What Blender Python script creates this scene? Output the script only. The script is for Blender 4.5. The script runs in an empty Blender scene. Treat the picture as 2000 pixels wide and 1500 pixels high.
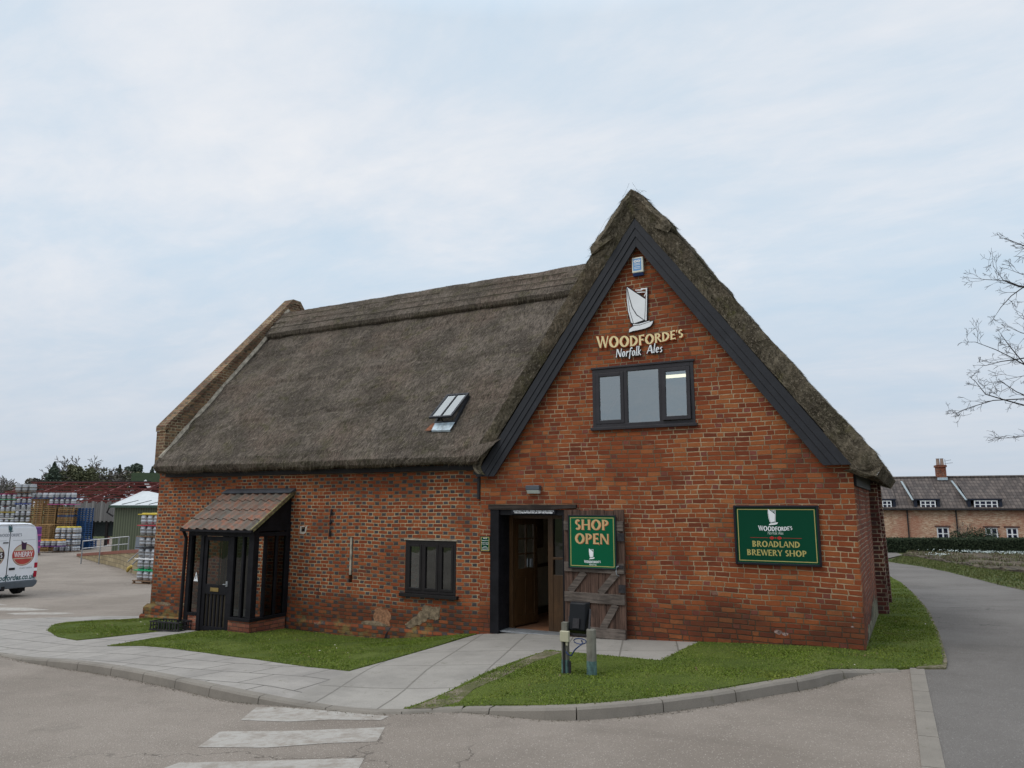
import bpy, bmesh, math, random
import numpy as np
from mathutils import Vector, Matrix, noise
from mathutils.geometry import tessellate_polygon
random.seed(7)
S = bpy.context.scene
R_ = math.radians

# ------------------------------------------------------------------ camera
FPX, YH, YAW = 1444.0, 985.0, R_(28.0)
PITCH = math.atan((YH-750)/FPX)
CAM = Vector((0, 0, 2.11))
cd = bpy.data.cameras.new("camera"); cam = bpy.data.objects.new("camera", cd)
S.collection.objects.link(cam); S.camera = cam
cam.location = CAM; cam.rotation_euler = (math.pi/2+PITCH, 0, YAW)
cd.sensor_width = 36; cd.lens = FPX/2000*36; cd.clip_start = .05; cd.clip_end = 3000
S.render.resolution_x = 1024; S.render.resolution_y = 768

# ------------------------------------------------------------------ sky, sun, exposure
SUN_EL, SUN_AZ = R_(48), R_(215)          # high, from behind the camera's left, behind cloud
w = bpy.data.worlds.new("World"); S.world = w; w.use_nodes = True
wt = w.node_tree; wt.nodes.clear()
def wn(t, **k):
    n = wt.nodes.new(t)
    for a, b in k.items(): setattr(n, a, b)
    return n
wo = wn('ShaderNodeOutputWorld'); bg = wn('ShaderNodeBackground')
sky = wn('ShaderNodeTexSky'); sky.sky_type = 'NISHITA'; sky.sun_disc = False
sky.sun_elevation = SUN_EL; sky.sun_rotation = SUN_AZ; sky.dust_density = 2.0; sky.air_density = 1.0
tc = wn('ShaderNodeTexCoord'); sp = wn('ShaderNodeSeparateXYZ')
wt.links.new(tc.outputs['Generated'], sp.inputs[0])
def wm(op, a, b=None, c=None):
    n = wn('ShaderNodeMath', operation=op)
    for i, v in enumerate((a, b, c)):
        if v is None: continue
        if isinstance(v, (int, float)): n.inputs[i].default_value = v
        else: wt.links.new(v, n.inputs[i])
    return n.outputs[0]
zz = wm('MAXIMUM', sp.outputs[2], 0.0)
den = wm('ADD', zz, 0.16)
cx = wm('DIVIDE', sp.outputs[0], den); cy = wm('DIVIDE', sp.outputs[1], den)
cb = wn('ShaderNodeCombineXYZ'); wt.links.new(cx, cb.inputs[0]); wt.links.new(cy, cb.inputs[1])
def wnoise(scale, detail, rough, dist, off):
    mp = wn('ShaderNodeMapping'); mp.inputs['Location'].default_value = off
    mp.inputs['Rotation'].default_value = (0, 0, R_(35)); mp.inputs['Scale'].default_value = (1, 1.7, 1)
    wt.links.new(cb.outputs[0], mp.inputs[0])
    n = wn('ShaderNodeTexNoise'); n.inputs['Scale'].default_value = scale; n.inputs['Detail'].default_value = detail
    n.inputs['Roughness'].default_value = rough; n.inputs['Distortion'].default_value = dist
    wt.links.new(mp.outputs[0], n.inputs['Vector']); return n.outputs['Fac']
n1 = wnoise(1.3, 9, .62, .35, (3.1, 1.7, 0)); n2 = wnoise(.45, 3, .5, .2, (8.2, 4.4, 0)); n3 = wnoise(5.0, 7, .62, .5, (1.2, 9.4, 0))
mixn = wm('ADD', wm('ADD', wm('MULTIPLY', n1, .50), wm('MULTIPLY', n2, .42)), wm('MULTIPLY', n3, .14))
cr = wn('ShaderNodeValToRGB'); wt.links.new(mixn, cr.inputs[0])
e = cr.color_ramp.elements
e[0].position = .40; e[0].color = (.62, .755, .885, 1)
e[1].position = .66; e[1].color = (.90, .915, .945, 1)
e2 = e.new(.49); e2.color = (.70, .795, .895, 1)
e3 = e.new(.56); e3.color = (.79, .845, .915, 1)
# haze greys the clouds a little towards the horizon; the deck is brighter overhead (overcast sky)
hz = wn('ShaderNodeMix', data_type='RGBA')
hzf = wn('ShaderNodeMapRange'); wt.links.new(zz, hzf.inputs[0]); hzf.inputs[1].default_value = 0; hzf.inputs[2].default_value = .30
hzf.inputs[3].default_value = .85; hzf.inputs[4].default_value = 0
wt.links.new(hzf.outputs[0], hz.inputs[0]); wt.links.new(cr.outputs[0], hz.inputs[6]); hz.inputs[7].default_value = (.545, .615, .715, 1)
up = wn('ShaderNodeMapRange'); wt.links.new(zz, up.inputs[0]); up.inputs[1].default_value = .58; up.inputs[2].default_value = .95
up.inputs[3].default_value = 1.0; up.inputs[4].default_value = 2.5
gain = wn('ShaderNodeVectorMath', operation='SCALE'); wt.links.new(hz.outputs[2], gain.inputs[0]); wt.links.new(up.outputs[0], gain.inputs['Scale'])
SKYK = .06
sk = wn('ShaderNodeVectorMath', operation='SCALE'); wt.links.new(sky.outputs[0], sk.inputs[0]); sk.inputs['Scale'].default_value = 1.0
# world strength stays at SKYK; the cloud layer is divided by it so that both share one Background
ck = wn('ShaderNodeVectorMath', operation='SCALE'); wt.links.new(gain.outputs[0], ck.inputs[0]); ck.inputs['Scale'].default_value = 1.03/SKYK
cov = wn('ShaderNodeMix', data_type='RGBA'); cov.inputs[0].default_value = .90
wt.links.new(sk.outputs[0], cov.inputs[6]); wt.links.new(ck.outputs[0], cov.inputs[7])
wt.links.new(cov.outputs[2], bg.inputs[0]); bg.inputs[1].default_value = SKYK
wt.links.new(bg.outputs[0], wo.inputs[0])
sl = bpy.data.lights.new("sun", 'SUN'); sl.energy = 0.9; sl.angle = R_(18); sl.color = (1, .95, .88)
so = bpy.data.objects.new("sun", sl); S.collection.objects.link(so)
sdir = Vector((math.sin(SUN_AZ)*math.cos(SUN_EL), math.cos(SUN_AZ)*math.cos(SUN_EL), math.sin(SUN_EL)))
so.rotation_euler = (-sdir).to_track_quat('-Z', 'Y').to_euler(); so.location = (0, -5, 20)
S.view_settings.view_transform = 'Standard'; S.view_settings.look = 'None'
S.view_settings.exposure = 0; S.view_settings.gamma = 1

# ------------------------------------------------------------------ measuring helpers
fh = Vector((-math.sin(YAW), math.cos(YAW), 0)); RT = Vector((math.cos(YAW), math.sin(YAW), 0)); UPV = Vector((0, 0, 1))
Fv = fh*math.cos(PITCH)+UPV*math.sin(PITCH); Uv = -fh*math.sin(PITCH)+UPV*math.cos(PITCH)
def ray(x, y): return Fv + RT*((x-1000)/FPX) + Uv*((750-y)/FPX)
def wy(x, y, Y=11.16):
    r = ray(x, y); t = (Y-CAM.y)/r.y; return CAM+r*t
def wx(x, y, X):
    r = ray(x, y); t = (X-CAM.x)/r.x; return CAM+r*t
def at(x, y, d):                       # point seen at (x,y), d metres ahead of the camera
    r = ray(x, y); return CAM + r*(d/r.dot(fh))
# terrain: smooth surface through surveyed spot heights
CTRL = [(-.67,11.1,.12),(-3.9,11.1,-.03),(-6.3,11.1,-.10),(-8.5,11.1,-.42),(-10.9,11.1,-.40),(-11,10.2,-.34),(-15,11,-.42),(-4,9,.02),
 (0,7,.18),(0,0,.42),(-5,6.5,.03),(-5,0,.25),(-8,6.5,-.12),(-10,2,0),(-13,7.5,-.36),(-22,13,-.80),(-26,14.2,-.87),(-28,20,-1.08),(-31,23,-1.2),(-57,36,-1.3),
 (-45,50,-1.35),(-20,30,-1.0),(-10,22,-.5),(-.7,16,.02),(-.7,20,-.05),(0,30,-.35),(2,45,-.8),(3,56,-1.1),(12,56,-1.2),(10,12,.3),(8,25,.0),(15,40,-.6),
 (10,-10,.5),(-20,-12,-.3),(60,60,-1.5),(-110,70,-1.5),(80,-40,-.4),(-100,-40,-1.2),(0,120,-1.5),(-70,-5,-1.2),(-60,110,-1.5)]
_c = np.array(CTRL, float); _n = len(_c)
def _phi(r2): return np.where(r2 > 1e-12, .5*r2*np.log(r2+1e-12), 0)
_d2 = ((_c[:, None, :2]-_c[None, :, :2])**2).sum(-1)
_K = _phi(_d2) + np.eye(_n)*1.5
_Pm = np.hstack([np.ones((_n, 1)), _c[:, :2]])
_A = np.block([[_K, _Pm], [_Pm.T, np.zeros((3, 3))]])
_w = np.linalg.solve(_A, np.concatenate([_c[:, 2], np.zeros(3)]))
def gz(x, y):
    r2 = (x-_c[:, 0])**2+(y-_c[:, 1])**2
    z = float(_phi(r2)@_w[:_n]+_w[_n]+_w[_n+1]*x+_w[_n+2]*y)
    d = math.hypot(x, y)
    if d > 95: k = min(1, (d-95)/60); z = z*(1-k)-1.5*k
    return z
def _g0(px, py):
    p = Vector((0, 0, 0)); r = ray(px, py); lo, hi = 2.0, 300.0
    for _ in range(50):
        m = (lo+hi)/2; p = CAM+r*m
        if p.z > gz(p.x, p.y): lo = m
        else: hi = m
    return CAM+r*lo
DROPS = [(_g0(730, 1392), 2.1), (_g0(1780, 1312), 1.3), (_g0(-10, 1262), 4.2), (_g0(200, 1207), 3.0)]
def lift(x, y):
    k = 1.0
    for p, r in DROPS:
        t = min(1, max(0, (math.hypot(x-p.x, y-p.y)-.25*r)/(.75*r))); k = min(k, t*t*(3-2*t))
    return .015+.095*k
def lz(x, y): return gz(x, y)+lift(x, y)
def G(px, py, f=gz):
    r = ray(px, py); lo, hi = 2.0, 300.0
    for _ in range(50):
        m = (lo+hi)/2; p = CAM+r*m
        if p.z > f(p.x, p.y): lo = m
        else: hi = m
    return CAM+r*lo
def L(px, py): return G(px, py, lz)

# ------------------------------------------------------------------ mesh builder
class MB:
    def __init__(s): s.v = []; s.f = []; s.m = []; s.mi = 0
    def add(s, vs, fs):
        b = len(s.v); s.v += [tuple(v) for v in vs]; s.f += [tuple(i+b for i in f) for f in fs]; s.m += [s.mi]*len(fs); return s
    def box(s, a, b, M=None):
        x0, y0, z0 = a; x1, y1, z1 = b
        vs = [Vector(p) for p in ((x0,y0,z0),(x1,y0,z0),(x1,y1,z0),(x0,y1,z0),(x0,y0,z1),(x1,y0,z1),(x1,y1,z1),(x0,y1,z1))]
        if M: vs = [M@p for p in vs]
        return s.add(vs, [(0,3,2,1),(4,5,6,7),(0,1,5,4),(1,2,6,5),(2,3,7,6),(3,0,4,7)])
    def beam(s, p, q, w, h, up=(0,0,1)):
        p = Vector(p); q = Vector(q); d = (q-p); Ln = d.length; d.normalize()
        x = d.cross(Vector(up)); 
        if x.length < 1e-4: x = d.cross(Vector((1,0,0)))
        x.normalize(); z = x.cross(d)
        M = Matrix((( x.x,d.x,z.x,p.x),(x.y,d.y,z.y,p.y),(x.z,d.z,z.z,p.z),(0,0,0,1)))
        return s.box((-w/2,0,-h/2),(w/2,Ln,h/2), M)
    def prism(s, pts, y0, y1, ax='y'):      # polygon in XZ (ax y), YZ (ax x) or XY (ax z)
        f = {'y': lambda a, b, t: (a, t, b), 'x': lambda a, b, t: (t, a, b), 'z': lambda a, b, t: (a, b, t)}[ax]
        n = len(pts); vs = [f(a, b, y0) for a, b in pts]+[f(a, b, y1) for a, b in pts]
        fs = [tuple(range(n)), tuple(range(2*n-1, n-1, -1))]+[(i, i+n, (i+1) % n+n, (i+1) % n) for i in range(n)]
        return s.add(vs, fs)
    def sheet(s, outer, holes, y0, y1):     # wall in XZ with holes
        loops = [outer]+holes; tri = tessellate_polygon([[Vector((a, b, 0)) for a, b in l] for l in loops])
        pts = [p for l in loops for p in l]; n = len(pts)
        fs = [tuple(t) for t in tri]+[tuple(n+i for i in reversed(t)) for t in tri]
        b = 0
        for l in loops:
            k = len(l)
            fs += [(b+i, b+(i+1) % k, n+b+(i+1) % k, n+b+i) for i in range(k)]; b += k
        return s.add([(a, y0, c) for a, c in pts]+[(a, y1, c) for a, c in pts], fs)
    def tube(s, pts, rad, n=6, cap=True):
        pts = [Vector(p) for p in pts]; k = len(pts)
        if not hasattr(rad, '__len__'): rad = [rad]*k
        rings = []; ref = Vector((0, 0, 1))
        for i, p in enumerate(pts):
            d = (pts[min(i+1, k-1)]-pts[max(i-1, 0)]).normalized()
            x = d.cross(ref)
            if x.length < .05: x = d.cross(Vector((1, 0, 0)))
            x.normalize(); y = d.cross(x)
            rings.append([p+(x*math.cos(2*math.pi*j/n)+y*math.sin(2*math.pi*j/n))*rad[i] for j in range(n)])
        fs = []
        for i in range(k-1):
            for j in range(n): fs.append((i*n+j, i*n+(j+1) % n, (i+1)*n+(j+1) % n, (i+1)*n+j))
        if cap: fs += [tuple(range(n-1, -1, -1)), tuple((k-1)*n+j for j in range(n))]
        return s.add([v for r in rings for v in r], fs)
    def lathe(s, prof, n=16, c=(0,0,0), ax='z'):
        k = len(prof); vs = []
        for r, z in prof:
            for j in range(n):
                a = 2*math.pi*j/n; p = (r*math.cos(a), r*math.sin(a), z)
                if ax == 'y': p = (p[0], p[2], p[1])
                if ax == 'x': p = (p[2], p[0], p[1])
                vs.append((p[0]+c[0], p[1]+c[1], p[2]+c[2]))
        fs = [(i*n+j, i*n+(j+1) % n, (i+1)*n+(j+1) % n, (i+1)*n+j) for i in range(k-1) for j in range(n)]
        fs += [tuple(range(n-1, -1, -1)), tuple((k-1)*n+j for j in range(n))]
        return s.add(vs, fs)
    def build(s, name, mat, parent=None, off=None, smooth=False, bevel=0):
        if off is None: off = rootloc(parent)
        me = bpy.data.meshes.new(name)
        me.from_pydata([(a-off[0], b-off[1], c-off[2]) for a, b, c in s.v], [], s.f)
        mats = mat if isinstance(mat, (list, tuple)) else [mat]
        for m in mats: me.materials.append(m)
        if len(mats) > 1: me.polygons.foreach_set('material_index', s.m)
        bm = bmesh.new(); bm.from_mesh(me); bmesh.ops.recalc_face_normals(bm, faces=bm.faces); bm.to_mesh(me); bm.free()
        if smooth: me.polygons.foreach_set('use_smooth', [True]*len(me.polygons))
        o = bpy.data.objects.new(name, me); S.collection.objects.link(o)
        if parent: o.parent = parent
        if bevel:
            b = o.modifiers.new('bevel', 'BEVEL'); b.width = bevel; b.segments = 2; b.limit_method = 'ANGLE'
        return o
def rootloc(p):
    if p is None: return (0, 0, 0)
    while p.parent: p = p.parent
    return tuple(p.location) if not p.get('_local') else (0, 0, 0)
def thing(name, label, cat, loc=(0,0,0), rz=0, group=None, local=False):
    o = bpy.data.objects.new(name, None); S.collection.objects.link(o); o.location = loc; o.rotation_euler = (0, 0, rz)
    o.empty_display_size = .2
    tag(o, label, cat, group)
    if local: o['_local'] = 1
    return o
def tag(o, label, cat, group=None, kind=None):
    if label: o['label'] = label
    if cat: o['category'] = cat
    if group: o['group'] = group
    if kind: o['kind'] = kind
    return o
def struct(o, kind='structure'): o['kind'] = kind; return o
def copy_tree(o, parent=None):
    c = o.copy(); S.collection.objects.link(c); c.parent = parent
    for ch in list(o.children): copy_tree(ch, c)
    return c

# ------------------------------------------------------------------ material helpers
class N:
    def __init__(s, name):
        s.m = bpy.data.materials.new(name); s.m.use_nodes = True; s.t = s.m.node_tree; s.t.nodes.clear()
        s.out = s.n('ShaderNodeOutputMaterial'); s.b = s.n('ShaderNodeBsdfPrincipled'); s.l(s.b.outputs[0], s.out.inputs[0])
        s.b.inputs['Specular IOR Level'].default_value = .3
    def n(s, t, **k):
        x = s.t.nodes.new(t)
        for a, b in k.items(): setattr(x, a, b)
        return x
    def l(s, a, b): s.t.links.new(a, b)
    def setin(s, i, v):
        if isinstance(v, (int, float)): i.default_value = v
        elif isinstance(v, tuple): i.default_value = v if len(v) == len(i.default_value) else v+(1,)
        else: s.l(v, i)
    def M(s, op, a, b=None, c=None, clamp=False):
        x = s.n('ShaderNodeMath', operation=op, use_clamp=clamp)
        for i, v in enumerate((a, b, c)):
            if v is not None: s.setin(x.inputs[i], v)
        return x.outputs[0]
    def pos(s):
        g = s.n('ShaderNodeNewGeometry'); return g.outputs['Position']
    def obj(s): return s.n('ShaderNodeTexCoord').outputs['Object']
    def sep(s, v):
        x = s.n('ShaderNodeSeparateXYZ'); s.l(v, x.inputs[0]); return x.outputs
    def comb(s, a, b, c=0.0):
        x = s.n('ShaderNodeCombineXYZ')
        for i, v in enumerate((a, b, c)): s.setin(x.inputs[i], v)
        return x.outputs[0]
    def map(s, v, sc=(1,1,1), rot=(0,0,0), loc=(0,0,0)):
        x = s.n('ShaderNodeMapping'); s.l(v, x.inputs[0]); x.inputs['Scale'].default_value = sc; x.inputs['Rotation'].default_value = rot; x.inputs['Location'].default_value = loc
        return x.outputs[0]
    def noise(s, v, sc, det=4, ro=.55, dist=0, col=False):
        x = s.n('ShaderNodeTexNoise'); s.l(v, x.inputs['Vector']); x.inputs['Scale'].default_value = sc; x.inputs['Detail'].default_value = det
        x.inputs['Roughness'].default_value = ro; x.inputs['Distortion'].default_value = dist
        return x.outputs['Color' if col else 'Fac']
    def voro(s, v, sc, feat='F1', out='Distance'):
        x = s.n('ShaderNodeTexVoronoi', feature=feat); s.l(v, x.inputs['Vector']); x.inputs['Scale'].default_value = sc
        return x.outputs[out]
    def white(s, v, out='Value'):
        x = s.n('ShaderNodeTexWhiteNoise'); s.l(v, x.inputs['Vector']); return x.outputs[out]
    def ss(s, v, a, b, o0=0.0, o1=1.0):
        x = s.n('ShaderNodeMapRange', interpolation_type='SMOOTHSTEP'); s.setin(x.inputs[0], v)
        s.setin(x.inputs[1], a); s.setin(x.inputs[2], b); s.setin(x.inputs[3], o0); s.setin(x.inputs[4], o1); return x.outputs[0]
    def mix(s, f, a, b, mode='MIX'):
        x = s.n('ShaderNodeMix', data_type='RGBA', blend_type=mode)
        s.setin(x.inputs[0], f); s.setin(x.inputs[6], a); s.setin(x.inputs[7], b); return x.outputs[2]
    def ramp(s, v, stops, const=False):
        x = s.n('ShaderNodeValToRGB'); s.l(v, x.inputs[0]); r = x.color_ramp
        if const: r.interpolation = 'CONSTANT'
        while len(r.elements) > 1: r.elements.remove(r.elements[-1])
        r.elements[0].position = stops[0][0]; r.elements[0].color = tuple(stops[0][1])+(1,)
        for p, c in stops[1:]:
            q = r.elements.new(p); q.color = tuple(c)+(1,)
        return x.outputs[0]
    def col(s, v): s.setin(s.b.inputs['Base Color'], v); return s
    def rough(s, v): s.setin(s.b.inputs['Roughness'], v); return s
    def bump(s, h, dist=.01, st=1.0):
        x = s.n('ShaderNodeBump'); s.l(h, x.inputs['Height']); x.inputs['Distance'].default_value = dist; x.inputs['Strength'].default_value = st
        s.l(x.outputs[0], s.b.inputs['Normal']); return s
def plain(name, c, ro=.6, metal=0, var=.12, sc=6, bump=0, spec=.3):
    k = N(name); p = k.pos(); nz = k.noise(p, sc, 5, .6)
    k.col(k.mix(k.ss(nz, .3, .7), tuple(x*(1-var) for x in c), tuple(min(1, x*(1+var)) for x in c)))
    k.rough(k.ss(k.noise(p, sc*2.3, 3), .3, .7, ro*.85, min(1, ro*1.1))); k.b.inputs['Metallic'].default_value = metal
    k.b.inputs['Specular IOR Level'].default_value = spec
    if bump: k.bump(k.noise(p, sc*8, 4), bump)
    return k.m

def brick_mat(name, H, P, NQ, cols, header, hprob, mortar, mw, fade=(.2,1.2), lichen=0):
    k = N(name); p = k.pos(); s = k.sep(p)
    wob = k.noise(k.map(p, (3, 3, 9)), 1.0, 3)
    u = k.M('ADD', k.M('ADD', s[0], s[1]), k.M('MULTIPLY', k.M('SUBTRACT', wob, .5), .035))
    big = k.noise(p, .45, 2)
    v = k.M('ADD', s[2], k.M('ADD', k.M('MULTIPLY', k.M('SUBTRACT', k.noise(k.map(p, (5, 5, 14), loc=(5,1,2)), 1.0, 3), .5), .016), k.M('MULTIPLY', k.M('SUBTRACT', big, .5), .10)))
    vr = k.M('DIVIDE', v, H); row = k.M('FLOOR', vr); fv = k.M('SUBTRACT', vr, row)
    par = k.M('FLOORED_MODULO', row, 2.0)
    rr = k.white(k.comb(row, 3.3, 1.7))
    off = k.M('ADD', k.M('MULTIPLY', par, .5), k.M('MULTIPLY', rr, .06 if NQ == 3 else 1.0))
    uu = k.M('ADD', k.M('DIVIDE', u, P), off); cell = k.M('FLOOR', uu); q = k.M('MULTIPLY', k.M('SUBTRACT', uu, cell), float(NQ))
    q2 = k.M('FLOORED_MODULO', q, 2.0)
    du = k.M('MULTIPLY', k.M('MINIMUM', k.M('MINIMUM', q2, k.M('SUBTRACT', 2.0, q2)), k.M('SUBTRACT', float(NQ), q)), P/NQ)
    dv = k.M('MULTIPLY', k.M('MINIMUM', fv, k.M('SUBTRACT', 1.0, fv)), H)
    d = k.M('MINIMUM', du, dv)
    idx = k.M('FLOOR', k.M('DIVIDE', q, 2.0)); ish = k.M('GREATER_THAN', q, float(NQ-1))
    r = k.white(k.comb(k.M('ADD', k.M('MULTIPLY', cell, 5.0), idx), row, 0.5), 'Color'); rs = k.n('ShaderNodeSeparateColor'); k.l(r, rs.inputs[0])
    base = k.ramp(k.M('ADD', k.M('MULTIPLY', rs.outputs[0], .85), k.M('MULTIPLY', k.noise(p, .7, 3), .25)), cols)
    hm = k.M('MULTIPLY', ish, k.M('LESS_THAN', rs.outputs[1], hprob))
    base = k.mix(hm, base, k.mix(rs.outputs[2], header, tuple(x*1.6 for x in header)))
    fine = k.noise(p, 60, 5, .7)
    base = k.mix(k.ss(fine, .35, .75, 0, .35), base, (.10, .05, .03))
    tint = k.noise(k.map(p, (1, 1, 1.4), loc=(9, 2, 4)), 1.6, 6, .65)
    base = k.mix(k.ss(tint, .54, .74, 0, .4), base, (.34, .12, .05))
    base = k.mix(k.ss(k.noise(k.map(p, (1, 1, 2), loc=(1, 7, 3)), .9, 6, .6), .56, .72, 0, .5), base, (.075, .038, .03))
    c0_ = k.noise(k.map(p, (1.6, 1.6, .35), loc=(5, 5, 5)), 1.0, 6, .65)
    base = k.mix(k.ss(c0_, .56, .74, 0, .30), base, (.09, .040, .026))
    # mortar: raked and dirty in places, bright in others
    mf = k.noise(k.map(p, loc=(3, 3, 8)), 1.1, 5, .6)
    mcol = k.mix(k.ss(mf, .40, .62), tuple(x*.38 for x in mortar), mortar)
    lowz = k.ss(k.M('ADD', s[2], k.M('MULTIPLY', k.M('SUBTRACT', k.noise(p, .8, 4), .5), 1.5)), fade[0], fade[1])
    mcol = k.mix(lowz, tuple(a*.22 for a in mortar), mcol)
    wid = k.M('MULTIPLY', mw, k.ss(k.noise(p, 9, 3), .3, .7, .7, 1.5))
    mm = k.ss(d, k.M('MULTIPLY', wid, .45), k.M('MULTIPLY', wid, .95), 1, 0)
    c = k.mix(mm, base, mcol)
    # damp and soot stains at the foot of the wall
    c = k.mix(k.M('MULTIPLY', k.ss(lowz, 0, 1, .55, 0), k.ss(tint, .3, .6)), c, (.05, .028, .02))
    # salts and lime marks
    salt = k.M('MULTIPLY', k.ss(k.noise(k.map(p, (1.2, 1.2, 2.2), loc=(2, 11, 5)), 1.5, 8, .68), .63, .72, 0, .55), k.ss(lowz, 0, 1, 1, .35))
    c = k.mix(salt, c, (.42, .34, .27))
    if lichen:
        li = k.M('MULTIPLY', k.ss(k.noise(k.map(p, loc=(4, 0, 9)), 1.7, 9, .7), .50, .60, 0, .85), k.ss(k.M('ADD', s[2], k.M('MULTIPLY', k.M('SUBTRACT', mf, .5), .5)), .16, -.12, 0, 1))
        c = k.mix(li, c, (.20, .15, .055))
        li2 = k.M('MULTIPLY', k.ss(k.noise(k.map(p, loc=(14, 3, 9)), 2.7, 9, .7), .56, .66, 0, .8), k.ss(s[2], .0, -.3, 0, 1))
        c = k.mix(li2, c, (.07, .09, .025))
    k.col(c); k.rough(.92); k.b.inputs['Specular IOR Level'].default_value = .12
    h = k.M('ADD', k.M('MULTIPLY', k.M('SUBTRACT', 1.0, mm), 1.0), k.M('ADD', k.M('MULTIPLY', fine, .5), k.M('MULTIPLY', rs.outputs[2], .35)))
    k.bump(h, .009, .9); return k.m

M = {}
M['brick_front'] = brick_mat('brick_front', .0705, .715, 7,
    [(0, (.095,.028,.018)), (.15, (.150,.038,.020)), (.35, (.215,.052,.022)), (.6, (.260,.067,.025)), (.85, (.305,.088,.030)), (1, (.36,.130,.048))],
    (.15, .045, .032), .35, (.40, .285, .175), .0084, (.15, 1.05))
M['brick_long'] = brick_mat('brick_long', .0655, .305, 3,
    [(0, (.155,.035,.019)), (.3, (.225,.053,.022)), (.6, (.28,.070,.026)), (1, (.34,.10,.036))],
    (.050, .046, .050), .80, (.45, .34, .21), .0085, (.05, .75), 1)
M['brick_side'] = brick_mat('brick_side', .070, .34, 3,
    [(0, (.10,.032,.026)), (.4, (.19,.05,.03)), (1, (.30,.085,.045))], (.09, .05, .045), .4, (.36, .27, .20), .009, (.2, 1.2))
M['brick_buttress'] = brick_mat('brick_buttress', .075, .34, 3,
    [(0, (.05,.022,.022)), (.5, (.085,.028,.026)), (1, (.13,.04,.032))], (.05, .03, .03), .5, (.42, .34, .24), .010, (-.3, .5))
M['brick_plinth'] = brick_mat('brick_plinth', .072, .34, 3,
    [(0, (.20,.06,.04)), (.5, (.30,.10,.06)), (1, (.36,.14,.085))], (.2, .07, .05), .5, (.32, .22, .16), .008, (-.5, .0))
M['brick_coping'] = brick_mat('brick_coping', .066, .30, 3,
    [(0, (.11,.065,.045)), (.5, (.17,.10,.065)), (1, (.25,.16,.09))], (.08, .06, .04), .5, (.34, .28, .18), .010, (-3, -2))

def thatch(name, axis, c1, c2, c3):
    k = N(name); p = k.pos()
    sc = (38, 7, 7) if axis == 'x' else (7, 38, 7)
    st = k.noise(k.map(p, sc), 1.0, 6, .7); st2 = k.noise(k.map(p, tuple(a*2.7 for a in sc), loc=(3, 3, 3)), 1.0, 4, .7)
    big = k.noise(p, 1.3, 6, .65); big2 = k.noise(k.map(p, loc=(7, 1, 3)), 2.6, 6, .7)
    c = k.mix(k.ss(big, .40, .60), tuple(x*.82 for x in c1), tuple(x*1.12 for x in c2))
    c = k.mix(k.ss(k.noise(k.map(p, loc=(3, 9, 1)), .55, 4, .6), .45, .62, 0, .55), c, (c2[0]*1.15, c2[1]*1.0, c2[2]*.95))
    c = k.mix(k.ss(big2, .52, .70, 0, .75), c, c3)
    c = k.mix(k.ss(st, .35, .62, .75, 0), c, tuple(x*.25 for x in c1))
    c = k.mix(k.ss(st2, .52, .70, 0, .7), c, (.34, .29, .22))
    c = k.mix(k.ss(k.voro(k.map(p, loc=(2, 2, 2)), 2.2), .0, .25, .35, 0), c, (.045, .045, .02))
    k.col(c); k.rough(1.0); k.b.inputs['Specular IOR Level'].default_value = .05
    k.bump(k.M('ADD', k.M('MULTIPLY', st, .8), k.M('ADD', k.M('MULTIPLY', st2, .4), k.M('MULTIPLY', big2, 1.2))), .045, 1.0)
    return k.m
M['thatch'] = thatch('thatch', 'x', (.125, .103, .086), (.185, .152, .125), (.120, .108, .055))
M['thatch_wing'] = thatch('thatch_wing', 'y', (.120, .102, .074), (.175, .148, .108), (.125, .118, .045))
def straw_mat(name, stops):
    k = N(name); g = k.n('ShaderNodeNewGeometry'); r = g.outputs['Random Per Island']
    k.col(k.mix(k.ss(k.noise(g.outputs['Position'], 1.8, 5, .7), .4, .65, 0, .6), k.ramp(r, stops), (.06, .06, .028))); k.rough(1.0); k.b.inputs['Specular IOR Level'].default_value = .08
    return k.m
M['straw'] = straw_mat('straw', [(0, (.035,.030,.024)), (.35, (.095,.080,.064)), (.7, (.165,.138,.108)), (.9, (.25,.21,.16)), (1, (.36,.31,.24))])
M['grass_blade'] = None
k = N('grass_blade'); g = k.n('ShaderNodeNewGeometry'); r = g.outputs['Random Per Island']
c = k.ramp(r, [(0, (.072,.108,.010)), (.5, (.118,.168,.016)), (.85, (.165,.215,.026)), (1, (.24,.235,.075))])
c = k.mix(k.ss(k.noise(g.outputs['Position'], 1.1, 5, .6), .48, .68, 0, .6), c, (.175, .190, .032))
c = k.mix(k.ss(k.noise(k.map(g.outputs['Position'], loc=(8, 3, 0)), 2.6, 7, .72), .56, .68, 0, .65), c, (.19, .165, .06))
c = k.mix(k.ss(k.noise(k.map(g.outputs['Position'], loc=(1, 8, 0)), .7, 4, .6), .5, .66, 0, .4), c, (.045, .085, .012))
k.col(c); k.rough(.85); M['grass_blade'] = k.m
k = N('lawn'); p = k.pos()
c = k.mix(k.ss(k.noise(p, 1.3, 6, .6), .35, .68), (.075, .106, .012), (.118, .150, .022))
c = k.mix(k.ss(k.noise(k.map(p, loc=(5, 5, 0)), 2.4, 7, .7), .60, .72, 0, .7), c, (.085, .075, .03))
c = k.mix(k.ss(k.noise(p, 45, 4, .7), .4, .7, 0, .5), c, (.02, .035, .006))
k.col(c); k.rough(1); k.bump(k.noise(p, 60, 4), .03); M['lawn'] = k.m
k = N('rough_grass'); p = k.pos()
c = k.mix(k.ss(k.noise(p, .5, 6, .6), .35, .65), (.05, .075, .018), (.09, .10, .03))
c = k.mix(k.ss(k.noise(k.map(p, loc=(5, 5, 0)), .9, 8, .7), .50, .62), c, (.10, .078, .048))
k.col(c); k.rough(1); k.bump(k.noise(p, 9, 5), .08); M['rough_grass'] = k.m
k = N('soil'); p = k.pos()
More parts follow.
